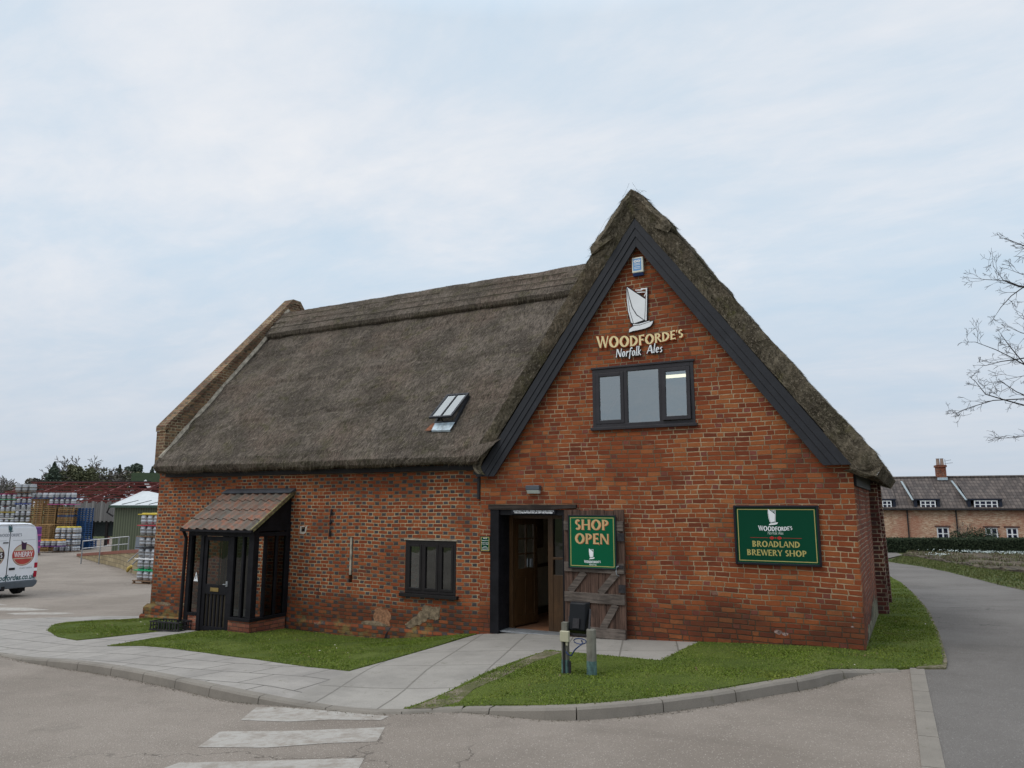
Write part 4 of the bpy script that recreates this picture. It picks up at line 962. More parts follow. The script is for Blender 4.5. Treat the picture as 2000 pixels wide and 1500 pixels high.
g = MB(); g.box((-12.22, PYF+.062, -.2), (-11.65, PYF+.072, .40)); g.build('door_panel', plain('door_panel', (.045, .035, .022), .6), porch)
for z0, z1 in ((.58, 1.41),):
    g = MB(); g.add([(-12.22, PYF+.05, z0), (-11.65, PYF+.05, z0), (-11.65, PYF+.05, z1), (-12.22, PYF+.05, z1)], [(0, 1, 2, 3)])
    if z0 > 0: pass
    gg = g.build('door_pane', M['glass_dark'], porch)
m = MB(); m.box((-12.06, PYF+.018, .455), (-11.84, PYF+.030, .525)); m.build('letter_plate', M['brass'], porch)
m = MB(); m.box((-11.645, PYF+.015, .56), (-11.60, PYF+.03, .66)); m.tube([(-11.62, PYF+.0, .60), (-11.70, PYF-.0, .60)], .008, 6); m.build('door_handle', M['steel'], porch)
m = MB()
for i in range(9):
    u = -12.19+i*.058; m.box((u, PYF+.30+.02*(i % 2), -.25), (u+.035, PYF+.31+.02*(i % 2), 1.42))
m.build('curtain', plain('brown_blind', (.12, .075, .04), .9, var=.4, sc=40), porch)
# warning triangle sign standing behind the left pane
wtg = thing('warning_sign', 'small white triangular notice in the left pane of the porch', 'sign', (-12.5, PYF+.03, .7))
m = MB(); m.prism([(-12.565, .62), (-12.445, .62), (-12.505, .80)], PYF+.036, PYF+.04); m.build('face', M['white_paint'], wtg)
m = MB(); m.prism([(-12.515, .665), (-12.495, .665), (-12.495, .74), (-12.515, .74)], PYF+.033, PYF+.0355); m.build('symbol', M['sign_black'], wtg)
# pantile roof of the porch
m = MB(); sy0, sz0, sy1, sz1 = PYF-.12, 1.625, LY-.02, 2.36
run = math.hypot(sy1-sy0, sz1-sz0); dv = Vector((0, sy1-sy0, sz1-sz0)).normalized(); nv_ = Vector((0, -dv.z, dv.y))
ncol = 9; cw = (PXR-PXL+.14)/ncol; nrow = 4; rl = run/nrow
for c_ in range(ncol):
    for r_ in range(nrow):
        x0 = PXL-.07+c_*cw; pts = []
        L0 = r_*rl-.02; L1 = (r_+1)*rl+.04; nseg = 8
        for e_, LL in ((0, L0), (1, L1)):
            for s_ in range(nseg+1):
                u = s_/nseg; x = x0+u*(cw+.014)-.004; hz_ = .028*math.sin(2*math.pi*(u*.98))*(1 if u < .5 else .55)+(.032 if e_ == 0 else .008)+random.uniform(-.002, .002)
                p = Vector((x, sy0, sz0))+dv*LL+nv_*hz_; pts.append(p)
        k2 = nseg+1; low = [p-nv_*.012 for p in pts]
        m.add(pts+low, [(i, i+1, k2+i+1, k2+i) for i in range(nseg)]+[(2*k2+i, 2*k2+k2+i, 2*k2+k2+i+1, 2*k2+i+1) for i in range(nseg)]+[(i, 2*k2+i, 2*k2+i+1, i+1) for i in range(nseg)]+[(0, k2, 3*k2, 2*k2), (nseg, 2*k2+nseg, 3*k2+nseg, k2+nseg)])
m.build('tiled_roof', M['pantile'], porch, smooth=False)
m = MB(); m.beam((PXR+.055, sy0-.01, sz0-.01), (PXR+.055, sy1, sz1-.01), .035, .07); m.build('verge_mortar', plain('mossy_mortar', (.20, .17, .08), .95, var=.5, sc=14, bump=.01), porch); m = MB(); m.beam((PXL-.06, sy0-.01, sz0-.01), (PXL-.06, sy1, sz1-.01), .03, .07); m.build('verge_mortar', plain('mossy_mortar', (.20, .17, .08), .95, var=.5, sc=14, bump=.01), porch)
m = MB(); m.box((PXL-.08, sy0-.035, sz0-.04), (PXR+.08, sy0+.015, sz0+.005)); m.build('gutter', M['black_wood'], porch)
m = MB(); m.tube([(PXL-.02, sy0, sz0-.02), (PXL-.03, PYF-.03, 1.45), (PXL-.05, PYF-.03, -.4)], .034, 8); m.build('downpipe', M['black_wood'], porch)
m = MB(); m.prism([(LY-.15, 2.335), (LY-.001, 2.375), (LY-.001, 2.43), (LY-.02, 2.425), (LY-.155, 2.352)], PXL-.05, PXR+.09, 'x'); m.build('flashing', M['lead'], porch)

# ---- rooflight in the thatch
a_ = math.atan(SL)
Mw = Matrix.Translation((-7.40, 11.34, 3.50)) @ Matrix.Rotation(a_, 4, 'X')     # local y runs up the slope
m = MB()
for a, b in (((-.235, .02, -.10), (-.19, .76, .10)), ((.19, .02, -.10), (.235, .76, .10)), ((-.19, .02, -.10), (.19, .07, .10)), ((-.19, .71, -.10), (.19, .76, .10))): m.box(a, b, Mw)
rl_ = m.build('rooflight', M['barge'], barn, bevel=.003); rl_['label'] = 'small rooflight propped open in the thatch'
m = MB(); m.add([Mw@Vector(p) for p in ((-.19, .07, -.02), (.19, .07, -.02), (.19, .71, -.02), (-.19, .71, -.02))], [(0, 1, 2, 3)]); m.build('lining', plain('cream_lining', (.60, .58, .40), .8), rl_)
Ms = Mw @ Matrix.Translation((0, .77, .115)) @ Matrix.Rotation(R_(-9), 4, 'X')
m = MB()
for a, b in (((-.245, -.79, 0), (-.205, 0, .035)), ((.205, -.79, 0), (.245, 0, .035)), ((-.205, -.79, 0), (.205, -.75, .035)), ((-.205, -.04, 0), (.205, 0, .035)), ((-.010, -.75, .002), (.010, -.04, .037))): m.box(a, b, Ms)
m.build('sash', M['barge'], rl_, bevel=.002)
m = MB(); m.add([Ms@Vector(p) for p in ((-.205, -.75, .022), (.205, -.75, .022), (.205, -.04, .022), (-.205, -.04, .022))], [(0, 1, 2, 3)]); m.build('pane', M['glass_sky'], rl_)
m = MB(); m.beam(Mw@Vector((-.04, .06, .09)), Ms@Vector((-.04, -.72, .0)), .014, .014); m.build('stay', M['iron'], rl_)
m = MB(); m.add([Mw@Vector(p) for p in ((-.21, -.15, .085), (.20, -.17, .085), (.235, .02, .10), (-.20, .02, .10), (-.21, -.16, .05), (.20, -.18, .05))], [(0, 1, 2, 3), (0, 4, 5, 1)]); m.build('flashing', M['lead_white'], rl_)
m = MB(); m.add([Mw@Vector(p) for p in ((-.36, -.16, .087), (-.21, -.15, .087), (-.20, .02, .101), (-.25, .03, .101))], [(0, 1, 2, 3)]); m.build('flashing', M['rust'], rl_)

# ================================================================== LETTERING
def stem(x, y0, y1, w=.17, fl=.35):
    w *= 1.2
    a = w/2; b = a*(1+fl); ym = (y1-y0)
    return [(x-b, y0), (x+b, y0), (x+a, y0+ym*.12), (x+a, y1-ym*.12), (x+b, y1), (x-b, y1), (x-a, y1-ym*.12), (x-a, y0+ym*.12)]
def diag(x0, y0, x1, y1, w=.15, w2=None):
    w2 = (w2 or w)*1.15; w *= 1.15; s_ = 1 if y1 > y0 else -1
    return [(x0-w/2, y0), (x0+w/2, y0), (x1+w2/2, y1), (x1-w2/2, y1)]
def hbar(x0, x1, y, h=.10, fl=.10):
    h *= 1.15
    return [(x0, y-h/2), (x1-.06, y-h/2), (x1+.01, y-h/2-fl), (x1+.01, y+h/2+fl*.4), (x0, y+h/2)]
def ring(cx, cy, rx, ry, ws=.17, wt=.08, a0=0, a1=360, n=22):
    out = []; ws *= 1.18; wt *= 1.2
    for i in range(n):
        q = []
        for t in (i/n, (i+1)/n):
            a = R_(a0+(a1-a0)*t); w_ = ws*abs(math.cos(a))+wt*abs(math.sin(a)); q.append((a, w_))
        (a, w0), (b, w1) = q
        out.append([(cx+rx*math.cos(a), cy+ry*math.sin(a)), (cx+rx*math.cos(b), cy+ry*math.sin(b)),
                    (cx+(rx-w1)*math.cos(b), cy+(ry-w1)*math.sin(b)), (cx+(rx-w0)*math.cos(a), cy+(ry-w0)*math.sin(a))])
    return out
GL = {
 'W': (1.16, [diag(.04, 1, .34, 0, .19, .12), diag(.34, 0, .56, .95, .09, .09), diag(.54, 1, .84, 0, .19, .12), diag(.84, 0, 1.10, 1, .08, .10)]),
 'O': (1.04, ring(.50, .5, .49, .52, .19, .085)),
 'D': (.92, [stem(.14, 0, 1)]+ring(.24, .5, .60, .5, .18, .085, -90, 90)),
 'F': (.64, [stem(.14, 0, 1), hbar(.14, .58, .945), hbar(.14, .50, .52)]),
 'R': (.80, [stem(.14, 0, 1), diag(.34, .50, .72, 0, .16, .19)]+ring(.26, .73, .38, .27, .15, .075, -90, 90, 12)),
 'E': (.66, [stem(.14, 0, 1), hbar(.14, .56, .945), hbar(.14, .50, .52), hbar(.14, .60, .055)]),
 'S': (.64, ring(.31, .735, .27, .275, .16, .10, 35, 262, 14)+ring(.31, .27, .29, .285, .16, .10, -142, 82, 14)),
 'H': (.96, [stem(.14, 0, 1), stem(.78, 0, 1), hbar(.14, .78, .5, .09, 0)]),
 'P': (.72, [stem(.14, 0, 1)]+ring(.26, .70, .40, .30, .16, .075, -90, 90, 12)),
 'B': (.76, [stem(.14, 0, 1)]+ring(.26, .76, .36, .24, .15, .07, -90, 90, 12)+ring(.26, .27, .42, .27, .16, .07, -90, 90, 12)),
 'A': (.86, [diag(.05, 0, .40, 1, .10, .12), diag(.78, 0, .44, 1, .20, .13), [(.18, .28), (.62, .28), (.60, .37), (.22, .37)]]),
 'L': (.62, [stem(.14, 0, 1), hbar(.14, .58, .055)]),
 'N': (.94, [stem(.12, 0, 1, .10), stem(.80, 0, 1, .10), diag(.78, 0, .14, 1, .16, .20)]),
 'Y': (.78, [stem(.39, 0, .5), diag(.38, .44, .06, 1, .15, .19), diag(.40, .44, .72, 1, .10, .12)]),
 "'": (.22, [diag(.06, .70, .12, 1.02, .04, .13)]), ' ': (.36, []), 'K': (.84, [stem(.14, 0, 1), diag(.2, .46, .68, 1, .10, .13), diag(.76, 0, .28, .58, .18, .13)]),
 'U': (.9, [stem(.14, .3, 1), stem(.76, .3, 1, .11)]+ring(.45, .33, .385, .35, .15, .09, 180, 360, 12)), '.': (.25, [[(.05, 0), (.2, 0), (.2, .15), (.05, .15)]]),
 'C': (.86, ring(.48, .5, .46, .52, .18, .085, 48, 312, 20)), 'G': (.9, ring(.48, .5, .46, .52, .18, .085, 48, 330, 20)+[stem(.80, .06, .45, .13)]),
}
GL.update({
 'o': (.56, ring(.27, .33, .26, .35, .14, .06, 0, 360, 14)), 'r': (.44, [stem(.12, 0, .64, .12)]+ring(.34, .40, .21, .25, .08, .11, 55, 165, 6)),
 'f': (.44, [stem(.18, -.30, .82, .12, .1), hbar(.02, .40, .60, .08, 0)]+ring(.34, .82, .21, .24, .11, .09, 30, 180, 8)), 'l': (.26, [stem(.12, 0, 1.12, .12)]),
 'k': (.54, [stem(.12, 0, 1.12, .12), diag(.16, .28, .44, .66, .08, .12), diag(.52, 0, .22, .40, .15, .11)]),
 'e': (.54, ring(.27, .33, .25, .35, .14, .06, 8, 322, 14)+[[(.08, .30), (.48, .36), (.48, .42), (.08, .36)]]),
 's': (.42, ring(.22, .49, .16, .17, .10, .08, 30, 262, 8)+ring(.20, .17, .18, .18, .10, .08, -150, 82, 8))})
def text_width(t, sp=.04): return sum(GL[c][0]+sp for c in t)-sp
def glyphs(m, t, place, y0, y1, sp=.04):
    """place(u, v, i, adv) -> (X, Z); letters are solid strokes standing proud of the plane y0, out to y1."""
    u = 0
    for i, c in enumerate(t):
        w_, polys = GL[c]; j = 0
        for poly in polys:
            pts = [place(u, px_, py_, i) for px_, py_ in poly]
            m.prism(pts, y0, y1-.00012*(j % 3)-.00004*j); j += 1
        u += w_+sp
def straight(t, xc, z, h, width=None, slant=0):
    W0 = text_width(t)*h; k_ = (width/W0) if width else 1
    return lambda u, px_, py_, i: (xc-W0*k_/2+(u+px_)*h*k_+slant*py_*h, z+py_*h)
def bf_text(txt, size, xc, z, y, mat, parent, name='lettering', slant=0, depth=.001, width=None, bold=0, align='CENTER'):
    cu = bpy.data.curves.new('t', 'FONT'); cu.body = txt; cu.size = size; cu.align_x = align; cu.extrude = depth; cu.shear = slant; cu.offset = bold; cu.resolution_u = 2
    to = bpy.data.objects.new('t', cu); S.collection.objects.link(to); bpy.context.view_layer.update()
    me = bpy.data.meshes.new_from_object(to.evaluated_get(bpy.context.evaluated_depsgraph_get())); bpy.data.objects.remove(to); 
    off = rootloc(parent); xs = [v.co.x for v in me.vertices]
    k_ = width/(max(xs)-min(xs)) if width and xs else 1
    for v in me.vertices: a, b, c = v.co; v.co = (xc+a*k_-off[0], y-c-off[1], z+b-off[2])
    me.materials.clear(); me.materials.append(mat); me.name = name
    o = bpy.data.objects.new(name, me); S.collection.objects.link(o); o.parent = parent; return o
# sailing wherry emblem, in a unit frame 0..1 wide, about 1.75 high
def epx(l): return [((x-545)/345, (1080-y)/345) for x, y in l]
EM = [epx(p) for p in ([(558,486),(795,676),(775,940),(700,955),(640,968),(635,968),(590,800),(572,650)],
      [(552,500),(565,650),(583,800),(626,966),(602,955),(565,800),(552,650)],
      [(808,530),(822,530),(814,700),(802,948),(784,948),(800,700)],
      [(665,535),(738,543),(742,527),(770,530),(768,545),(742,556),(668,546)], [(770,530),(815,534),(812,548),(768,545)],
      [(680,566),(800,578),(802,588),(700,580)], [(803,590),(808,600),(785,640),(776,634)],
      [(571,1078),(574,1040),(600,1022),(640,1002),(720,1003),(885,966),(872,1000),(845,1030),(780,1050),(700,1060),(620,1066)],
      [(628,978),(700,984),(840,960),(838,970),(720,994),(626,992)])]
EB = epx([(545,478),(570,480),(800,660),(806,525),(832,525),(822,800),(812,955),(850,955),(842,966),(895,955),(880,1005),(850,1040),(700,1070),(620,1076),(563,1088),(566,1030),(625,985),(592,968),(556,800),(545,650)])
def emblem(parent, x0, z0, w_, y, mat, back=None, depth=.004, gapd=.0):
    m = MB()
    for j, p in enumerate(EM): m.prism([(x0+a*w_, z0+b*w_) for a, b in p], y, y-depth-.0002*j)
    o = m.build('emblem', mat, parent)
    if back:
        m = MB(); lw = .018*w_/.44
        if gapd:
            for side_ in (0,):
                m2 = [(x0+a*w_, z0+b*w_) for a, b in epx([(566,500),(590,620),(625,760),(680,860),(778,945),(774,950),(672,866),(616,764),(582,624),(562,510)])]
                m.prism(m2, y-depth-.0021, y-depth-.0035)
                m.build('emblem_line', back, parent)
                m = MB()
            tri = tessellate_polygon([[Vector((a, b, 0)) for a, b in EB]]); vs_ = [(x0+a*w_, y+.0005, z0+b*w_) for a, b in EB]
            nb = len(vs_); m.add(vs_+[(a, y+gapd, c) for a, b, c in vs_], [tuple(t) for t in tri]+[(i, nb+i, nb+(i+1) % nb, (i+1) % nb) for i in range(nb)])
            m.build('emblem_back', back, parent)
    return o
# ---- raised lettering on the gable
ls = thing('fascia_sign', 'white boat emblem with cream and white raised lettering high on the gable', 'sign', (-3.6, WY-.03, 4.7))
a, b = wy(1224, 551, 11.12), wy(1283, 648, 11.12); ew = .44
emblem(ls, -3.815, 4.835, ew, WY-.030, M['white_paint'], M['sign_black'], .010, .018)
txt = "WOODFORDE'S"; W0 = text_width(txt, .02)
XA, XB = -4.335, -2.905
def arc(u, px_, py_, i):
    q = (u+px_)/W0; f = .79-.0*q
    # the line sags in the middle and the letters shrink towards the end
    qq = (u)/W0; hgt = .195-.07*qq
    x = XA+(XB-XA)*(1-(1-q)**1.0*1) if False else XA+(XB-XA)*(q*(1.16-.16*q))
    zb = 4.635-.035*math.sin(math.pi*min(1, q*1.05))+.03*q*q
    return (x, zb+py_*hgt)
m = MB(); glyphs(m, txt, arc, WY-.030, WY-.045, .02); m.build('lettering', M['cream_letter'], ls)
def arcb(u, px_, py_, i):
    x, z = arc(u, px_, py_, i); return (x+.012, z-.010)
m = MB(); glyphs(m, txt, arcb, WY-.012, WY-.029, .02); m.build('letter_back', M['orange_red'], ls)
for nm_, y0_, y1_, mt, dx, dz in (('lettering', WY-.030, WY-.042, 'white_paint', 0, 0), ('letter_back', WY-.012, WY-.029, 'sign_black', .010, -.009)):
    m = MB(); glyphs(m, 'Norfolk', straight('Norfolk', -3.81+dx, 4.448+dz, .135, .42, .14), y0_, y1_); m.build(nm_, M[mt], ls); m = MB(); glyphs(m, 'Ales', straight('Ales', -3.375+dx, 4.462+dz, .135, .255, .14), y0_, y1_); m.build(nm_, M[mt], ls)
# ---- green board sign
def frame_board(name, label, x0, x1, z0, z1, y, fw, pmat, inset=.035, th=.035, fdep=.05, Mx=None):
    t = thing(name, label, 'sign', ((x0+x1)/2, y, z0))
    m = MB()
    for a, b in (((x0, y-fdep, z0), (x0+fw, y, z1)), ((x1-fw, y-fdep, z0), (x1, y, z1)), ((x0+fw, y-fdep, z0), (x1-fw, y, z0+fw)), ((x0+fw, y-fdep, z1-fw), (x1-fw, y, z1))): m.box(a, b)
    m.build('frame', M['sign_black'], t, bevel=.004)
    m = MB(); m.box((x0+fw, y-fdep*.6, z0+fw), (x1-fw, y-.002, z1-fw)); m.build('panel', pmat, t)
    yb = y-fdep*.6; i_ = fw+inset; lw_ = .010; m = MB()
    for a, b in (((x0+i_, z0+i_), (x0+i_+lw_, z1-i_)), ((x1-i_-lw_, z0+i_), (x1-i_, z1-i_)), ((x0+i_+lw_, z0+i_), (x1-i_-lw_, z0+i_+lw_)), ((x0+i_+lw_, z1-i_-lw_), (x1-i_-lw_, z1-i_))):
        m.box((a[0], yb-.0015, a[1]), (b[0], yb-.0001, b[1]))
    m.build('border_line', M['gold'], t)
    return t, yb
bx0, bx1, bz0, bz1 = -2.275, -1.125, 1.265, 2.095
t, yb = frame_board('wall_sign', 'wide green board in black frame to the right on the gable wall', bx0, bx1, bz0, bz1, WY-.004, .03, M['sign_green_dark'], .022)
xc = (bx0+bx1)/2-.01
emblem(t, xc-.09, 1.815, .135, yb-.0002, M['white_paint'], None, .002)
m = MB(); W1 = text_width(txt, .02)
def arc2(u, px_, py_, i):
    q = (u+px_)/W1; qq = u/W1; h_ = .070-.022*qq; return (xc-.225+.455*(q*(1.16-.16*q)), 1.742-.012*math.sin(math.pi*q)+.016*q+py_*h_)
glyphs(m, txt, arc2, yb, yb-.0025, .02); m.build('lettering', M['white_paint'], t)
bf_text('Norfolk Ales', .062, xc+.0, 1.69, yb-.0006, plain('pale_letter', (.45, .52, .47), .5), t, slant=.15, depth=.0004, width=.21)
m = MB(); m.box((xc-.345, yb-.002, 1.640), (xc-.10, yb, 1.645)); m.box((xc+.10, yb-.002, 1.640), (xc+.345, yb, 1.645))
for s_ in (-1, 1): m.prism([(xc+s_*.012, 1.642), (xc+s_*.05, 1.668), (xc+s_*.09, 1.642), (xc+s_*.05, 1.616)], yb, yb-.002)
m.prism([(xc-.012, 1.642), (xc, 1.655), (xc+.012, 1.642), (xc, 1.629)], yb, yb-.003); m.build('ornament', M['red'], t)
m = MB(); glyphs(m, 'BROADLAND', straight('BROADLAND', xc, 1.515, .082, .645), yb, yb-.0025); glyphs(m, 'BREWERY SHOP', straight('BREWERY SHOP', xc, 1.395, .082, .80), yb, yb-.0025); m.build('lettering', M['gold'], t)
# ---- shop open sign on the plank door
ox0, ox1, oz0, oz1 = -4.845, -4.035, 1.115, 1.945
t, yb = frame_board('door_sign', 'green board hung on the open plank door with large tan lettering', ox0, ox1, oz0, oz1, WY-.135, .022, M['sign_green'], .018, fdep=.02)
xc = (ox0+ox1)/2
for nm_, dx, mt, ex in (('letter_edge', .008, 'orange_red', .0012), ('lettering', 0, 'tan', .003)):
    m = MB()
    for w_, z_, wd_ in (('SHOP', 1.715, .575), ('OPEN', 1.500, .575)):
        p0 = straight(w_, xc+dx, z_-dx*.7, .158, wd_)
        glyphs(m, w_, p0, yb, yb-ex)
    m.build(nm_, M[mt], t)
emblem(t, xc-.055, 1.262, .098, yb-.0002, M['white_paint'], None, .002)
m = MB(); 
def arc3(u, px_, py_, i):
    q = (u+px_)/W1; return (xc-.135+.275*q, 1.208-.008*math.sin(math.pi*q)+.01*q+py_*(.042-.012*u/W1))
glyphs(m, txt, arc3, yb, yb-.002, .02); m.build('lettering', M['white_paint'], t)
bf_text('Norfolk Ales', .034, xc+.01, 1.172, yb-.0006, M['white_paint'], t, slant=.15, depth=.0004, width=.12)
# ---- opening hours notice
hx0, hx1, hz0, hz1 = -6.543, -6.352, 1.315, 1.575
t, yb = frame_board('opening_hours_sign', 'small dark green opening hours notice left of the shop doorway', hx0, hx1, hz0, hz1, WY-.002, .010, M['sign_green_dark'], .004, fdep=.014)
xc = (hx0+hx1)/2
for s_, z_, sz_, w_ in (('SHOP', 1.528, .030, .075), ('Opening Hours', 1.495, .022, .130), ('Monday to Saturday', 1.458, .018, .140), ('9.00am to 5.00pm', 1.434, .018, .120), ('Sunday', 1.398, .018, .06), ('10.30am to 4.30pm', 1.374, .018, .12), ('Telephone 01603', 1.350, .018, .13)):
    bf_text(s_, sz_, xc, z_, yb-.0006, M['white_paint'], t, depth=.0004, width=w_, bold=.0002)
# notice over the door
t = thing('licence_notice', 'thin black notice strip with tiny white print over the shop doorway', 'sign', (-5.55, WY-.09, 1.96))
m = MB(); m.box((-5.93, WY-.030, 1.955), (-5.12, WY-.002, 2.015)); m.build('panel', M['sign_black'], t)
bf_text('LICENSED TO SELL BEERS WINES AND SPIRITS', .032, -5.52, 1.989, WY-.0306, M['white_paint'], t, depth=.0004, width=.74)
bf_text('FOR CONSUMPTION ON OR OFF THE PREMISES', .032, -5.52, 1.962, WY-.0306, M['white_paint'], t, depth=.0004, width=.70, bold=.001)
# ---- alarm box, bulkhead lamp
t = thing('alarm_box', 'white and blue burglar alarm box at the top of the gable', 'alarm', (-3.60, WY-.05, 5.75))
m = MB(); m.box((-3.695, WY-.075, 5.80), (-3.505, WY-.002, 6.06)); m.build('cover', M['alarm_white'], t, bevel=.015)
m = MB(); m.prism([(WY-.068, 5.797), (WY-.004, 5.797), (WY-.004, 5.755), (WY-.045, 5.755)], -3.685, -3.515, 'x'); m.build('beacon', plain('beacon_blue', (.02, .05, .16), .25), t)
m = MB(); m.box((-3.675, WY-.0765, 5.835), (-3.535, WY-.0755, 6.035)); m.build('label_panel', M['alarm_blue'], t)
m = MB(); 
for cx_ in (-3.633, -3.577):
    for r_ in ring(cx_, 5.99, .030, .022, .012, .010, 0, 360, 12): m.prism(r_, WY-.0766, WY-.079)
for z_ in (5.945, 5.925, 5.89, 5.865): m.box((-3.655, WY-.0785, z_), (-3.555, WY-.0766, z_+.008))
m.build('logo', M['white_paint'], t)
t = thing('wall_lamp', 'grey bulkhead lamp on the wall above the shop doorway', 'lamp', (-5.5, WY-.05, 2.28))
m = MB(); m.box((-5.63, WY-.10, 2.345), (-5.38, WY-.002, 2.42)); m.build('housing', M['lead'], t, bevel=.008)
m = MB(); m.prism([(WY-.095, 2.343), (WY-.004, 2.343), (WY-.004, 2.285), (WY-.06, 2.285)], -5.615, -5.395, 'x'); m.build('diffuser', plain('lamp_diffuser', (.50, .54, .50), .4), t, bevel=.006)

# ================================================================== FLOODLIGHT AND POSTS
def gl(x, y): return lz(x, y)+.012
pA, pB = L(1105, 1316), L(1156, 1319)
for nm_, p, lab, h_, a_ in (('post', pA, 'pale timber post carrying the cream junction box, left of the pair', .62, .10), ('post', pB, 'thick round grey timber post with green stained foot, right of the pair', .55, .085)):
    t = thing(nm_, lab, 'post', (p.x, p.y, gl(p.x, p.y)-.05)); z0 = gl(p.x, p.y)-.05
    m = MB()
    if p is pA: m.box((p.x-.035, p.y-.035, z0+.2), (p.x+.035, p.y+.035, z0+h_)); 
    else: m.lathe([(.058, z0+.2), (.056, z0+h_-.01), (.05, z0+h_)], 12, (p.x, p.y, 0))
    m.build('shaft', M['pale_post'], t)
    m = MB()
    if p is pA: m.box((p.x-.037, p.y-.037, z0), (p.x+.037, p.y+.037, z0+.2)); 
    else: m.lathe([(.06, z0), (.059, z0+.2)], 12, (p.x, p.y, 0))
    m.build('foot', M['copper_green'], t)
z0 = gl(pA.x, pA.y)
t = thing('floodlight', 'black floodlight on a bracket between two timber posts, facing the wall', 'lamp', ((pA.x+pB.x)/2, pA.y, z0))
fc = Vector(((pA.x+pB.x)/2-.02, pA.y+.06, z0+.63))
Mf = Matrix.Translation(fc) @ Matrix.Rotation(R_(-12), 4, 'X')
m = MB(); vs = [(-.10,-.03,-.15),(.10,-.03,-.15),(.10,-.04,.155),(-.10,-.04,.155),(-.125,.09,-.19),(.125,.09,-.19),(.125,.06,.185),(-.125,.06,.185)]
m.add([Mf@Vector(v) for v in vs], [(0,1,2,3),(4,7,6,5),(0,4,5,1),(1,5,6,2),(2,6,7,3),(3,7,4,0)]); m.build('housing', plain('flood_black', (.007, .008, .010), .5, spec=.2), t, bevel=.012)
m = MB(); m.box((-.115, .075, -.17), (.115, .10, .17), Mf); m.build('lens', M['glass_dark'], t)
m = MB(); m.beam((pA.x, pA.y, z0+.44), (pB.x, pA.y+.0, z0+.44), .025, .025); m.beam(Mf@Vector((.13, .05, .1)), (pB.x-.02, pA.y, z0+.44), .02, .03); m.beam(Mf@Vector((-.13, .05, .0)), (pA.x+.04, pA.y, z0+.44), .02, .03)
m.box((-.04, -.055, -.13), (.04, -.03, -.02), Mf); m.build('bracket', M['iron'], t)
m = MB(); c0 = fc+Vector((.05, -.02, -.26)); m.tube([c0, c0+Vector((.04, -.06, -.02)), c0+Vector((.0, -.08, -.05)), c0+Vector((-.06, -.07, -.10)), c0+Vector((-.11, -.06, -.17)), Vector((pA.x+.05, pA.y-.05, z0+.22)), Vector((pA.x+.03, pA.y-.05, z0+.25))], .009, 6); m.tube([c0+Vector((.08*math.cos(q*.6), -.05, .03*math.sin(q*.6)+.0)) for q in range(12)], .007, 5); m.build('cable', M['plastic_blue'], t)
t = thing('junction_box', 'small cream junction box screwed to the left post', 'electrical box', (pA.x+.02, pA.y-.06, z0+.33))
m = MB(); m.box((pA.x-.035, pA.y-.085, z0+.36), (pA.x+.075, pA.y-.037, z0+.48)); m.build('case', M['box_cream'], t, bevel=.006)
m = MB(); m.lathe([(.014, z0+.32), (.014, z0+.36)], 8, (pA.x+.045, pA.y-.06, 0)); m.build('gland', M['box_cream'], t)
m = MB(); m.tube([(pA.x-.0, pA.y-.05, z0-.03), (pA.x-.0, pA.y-.05, z0+.36)], .012, 6); m.tube([(pA.x+.07, pA.y-.03, z0-.03), (pA.x+.065, pA.y-.03, z0+.14)], .016, 6); m.build('conduit', M['iron'], t)
# ---- dark wire crate by the porch
cp = L(332, 1231)
t = thing('wire_crate', 'low black slatted crate on the grass against the left of the porch', 'crate', (cp.x, cp.y, gl(cp.x, cp.y)), R_(8), local=True)
m = MB()
for i in range(11):
    x = -.34+i*.068; m.box((x, -.17, .0), (x+.02, -.155, .17)); m.box((x, .155, .0), (x+.02, .17, .17))
for y in (-.175, .155):
    for z in (.0, .15): m.box((-.35, y, z), (.37, y+.02, z+.025))
for x in (-.35, .35):
    for z in (.0, .075, .15): m.box((x, -.155, z), (x+.02, .155, z+.02))
m.build('frame', M['iron'], t)
m = MB()
for i in range(5): m.lathe([(.045, .01), (.045, .13), (.02, .16)], 8, (-.27+i*.13, 0, 0))
m.build('bottle', plain('bottle_green', (.03, .045, .02), .2), t)

# ================================================================== THE YARD: VAN
k = N('van_white'); k.col(k.mix(k.ss(k.noise(k.obj(), 3, 5, .6), .4, .8, 0, .25), (.74, .76, .80), (.58, .58, .58))); k.rough(.28); k.b.inputs['Coat Weight'].default_value = .4; M['van_white'] = k.m
M['rubber'] = plain('tyre_rubber', (.014, .014, .015), .85); M['grey_plastic'] = plain('grey_bumper', (.085, .10, .115), .6)
M['tail_red'] = plain('tail_lamp_red', (.35, .01, .03), .25); M['plate_yellow'] = plain('plate_yellow', (.75, .45, .03), .5, var=.04)
VG = -.86
van = thing('delivery_van', 'white high roofed delivery van seen from behind with round beer badges on its doors', 'van', (-26.0, 14.03, VG), R_(90), local=True)
# local: x to the van's right, y forward, z up; rear face at y=0
m = MB(); secs = []
def vsec(y, w_, top, bot=.36, rr=.30, tum=.10, k_=1.0):
    pts = []
    hw = w_/2
    L_ = [(hw-.02, bot), (hw, bot+.25), (hw, bot+.75), (hw-.02, bot+1.05), (hw-tum*.7, top-.45), (hw-tum-.02, top-.22), (hw-tum-.09, top-.09), (hw-tum-.20, top-.02), (hw-tum-.40, top)]
    return [(x, y, z) for x, z in L_]+[(-x, y, z) for x, z in reversed(L_)]
ss_ = [vsec(0.03, 1.90, 2.30, .45), vsec(-.0, 1.92, 2.33, .42), vsec(.12, 1.97, 2.36, .38), vsec(3.2, 1.97, 2.38, .36), vsec(3.75, 1.97, 2.22, .36), vsec(4.35, 1.90, 1.42, .36, tum=.12), vsec(5.05, 1.80, 1.08, .36, tum=.2), vsec(5.25, 1.6, .80, .40, tum=.1)]
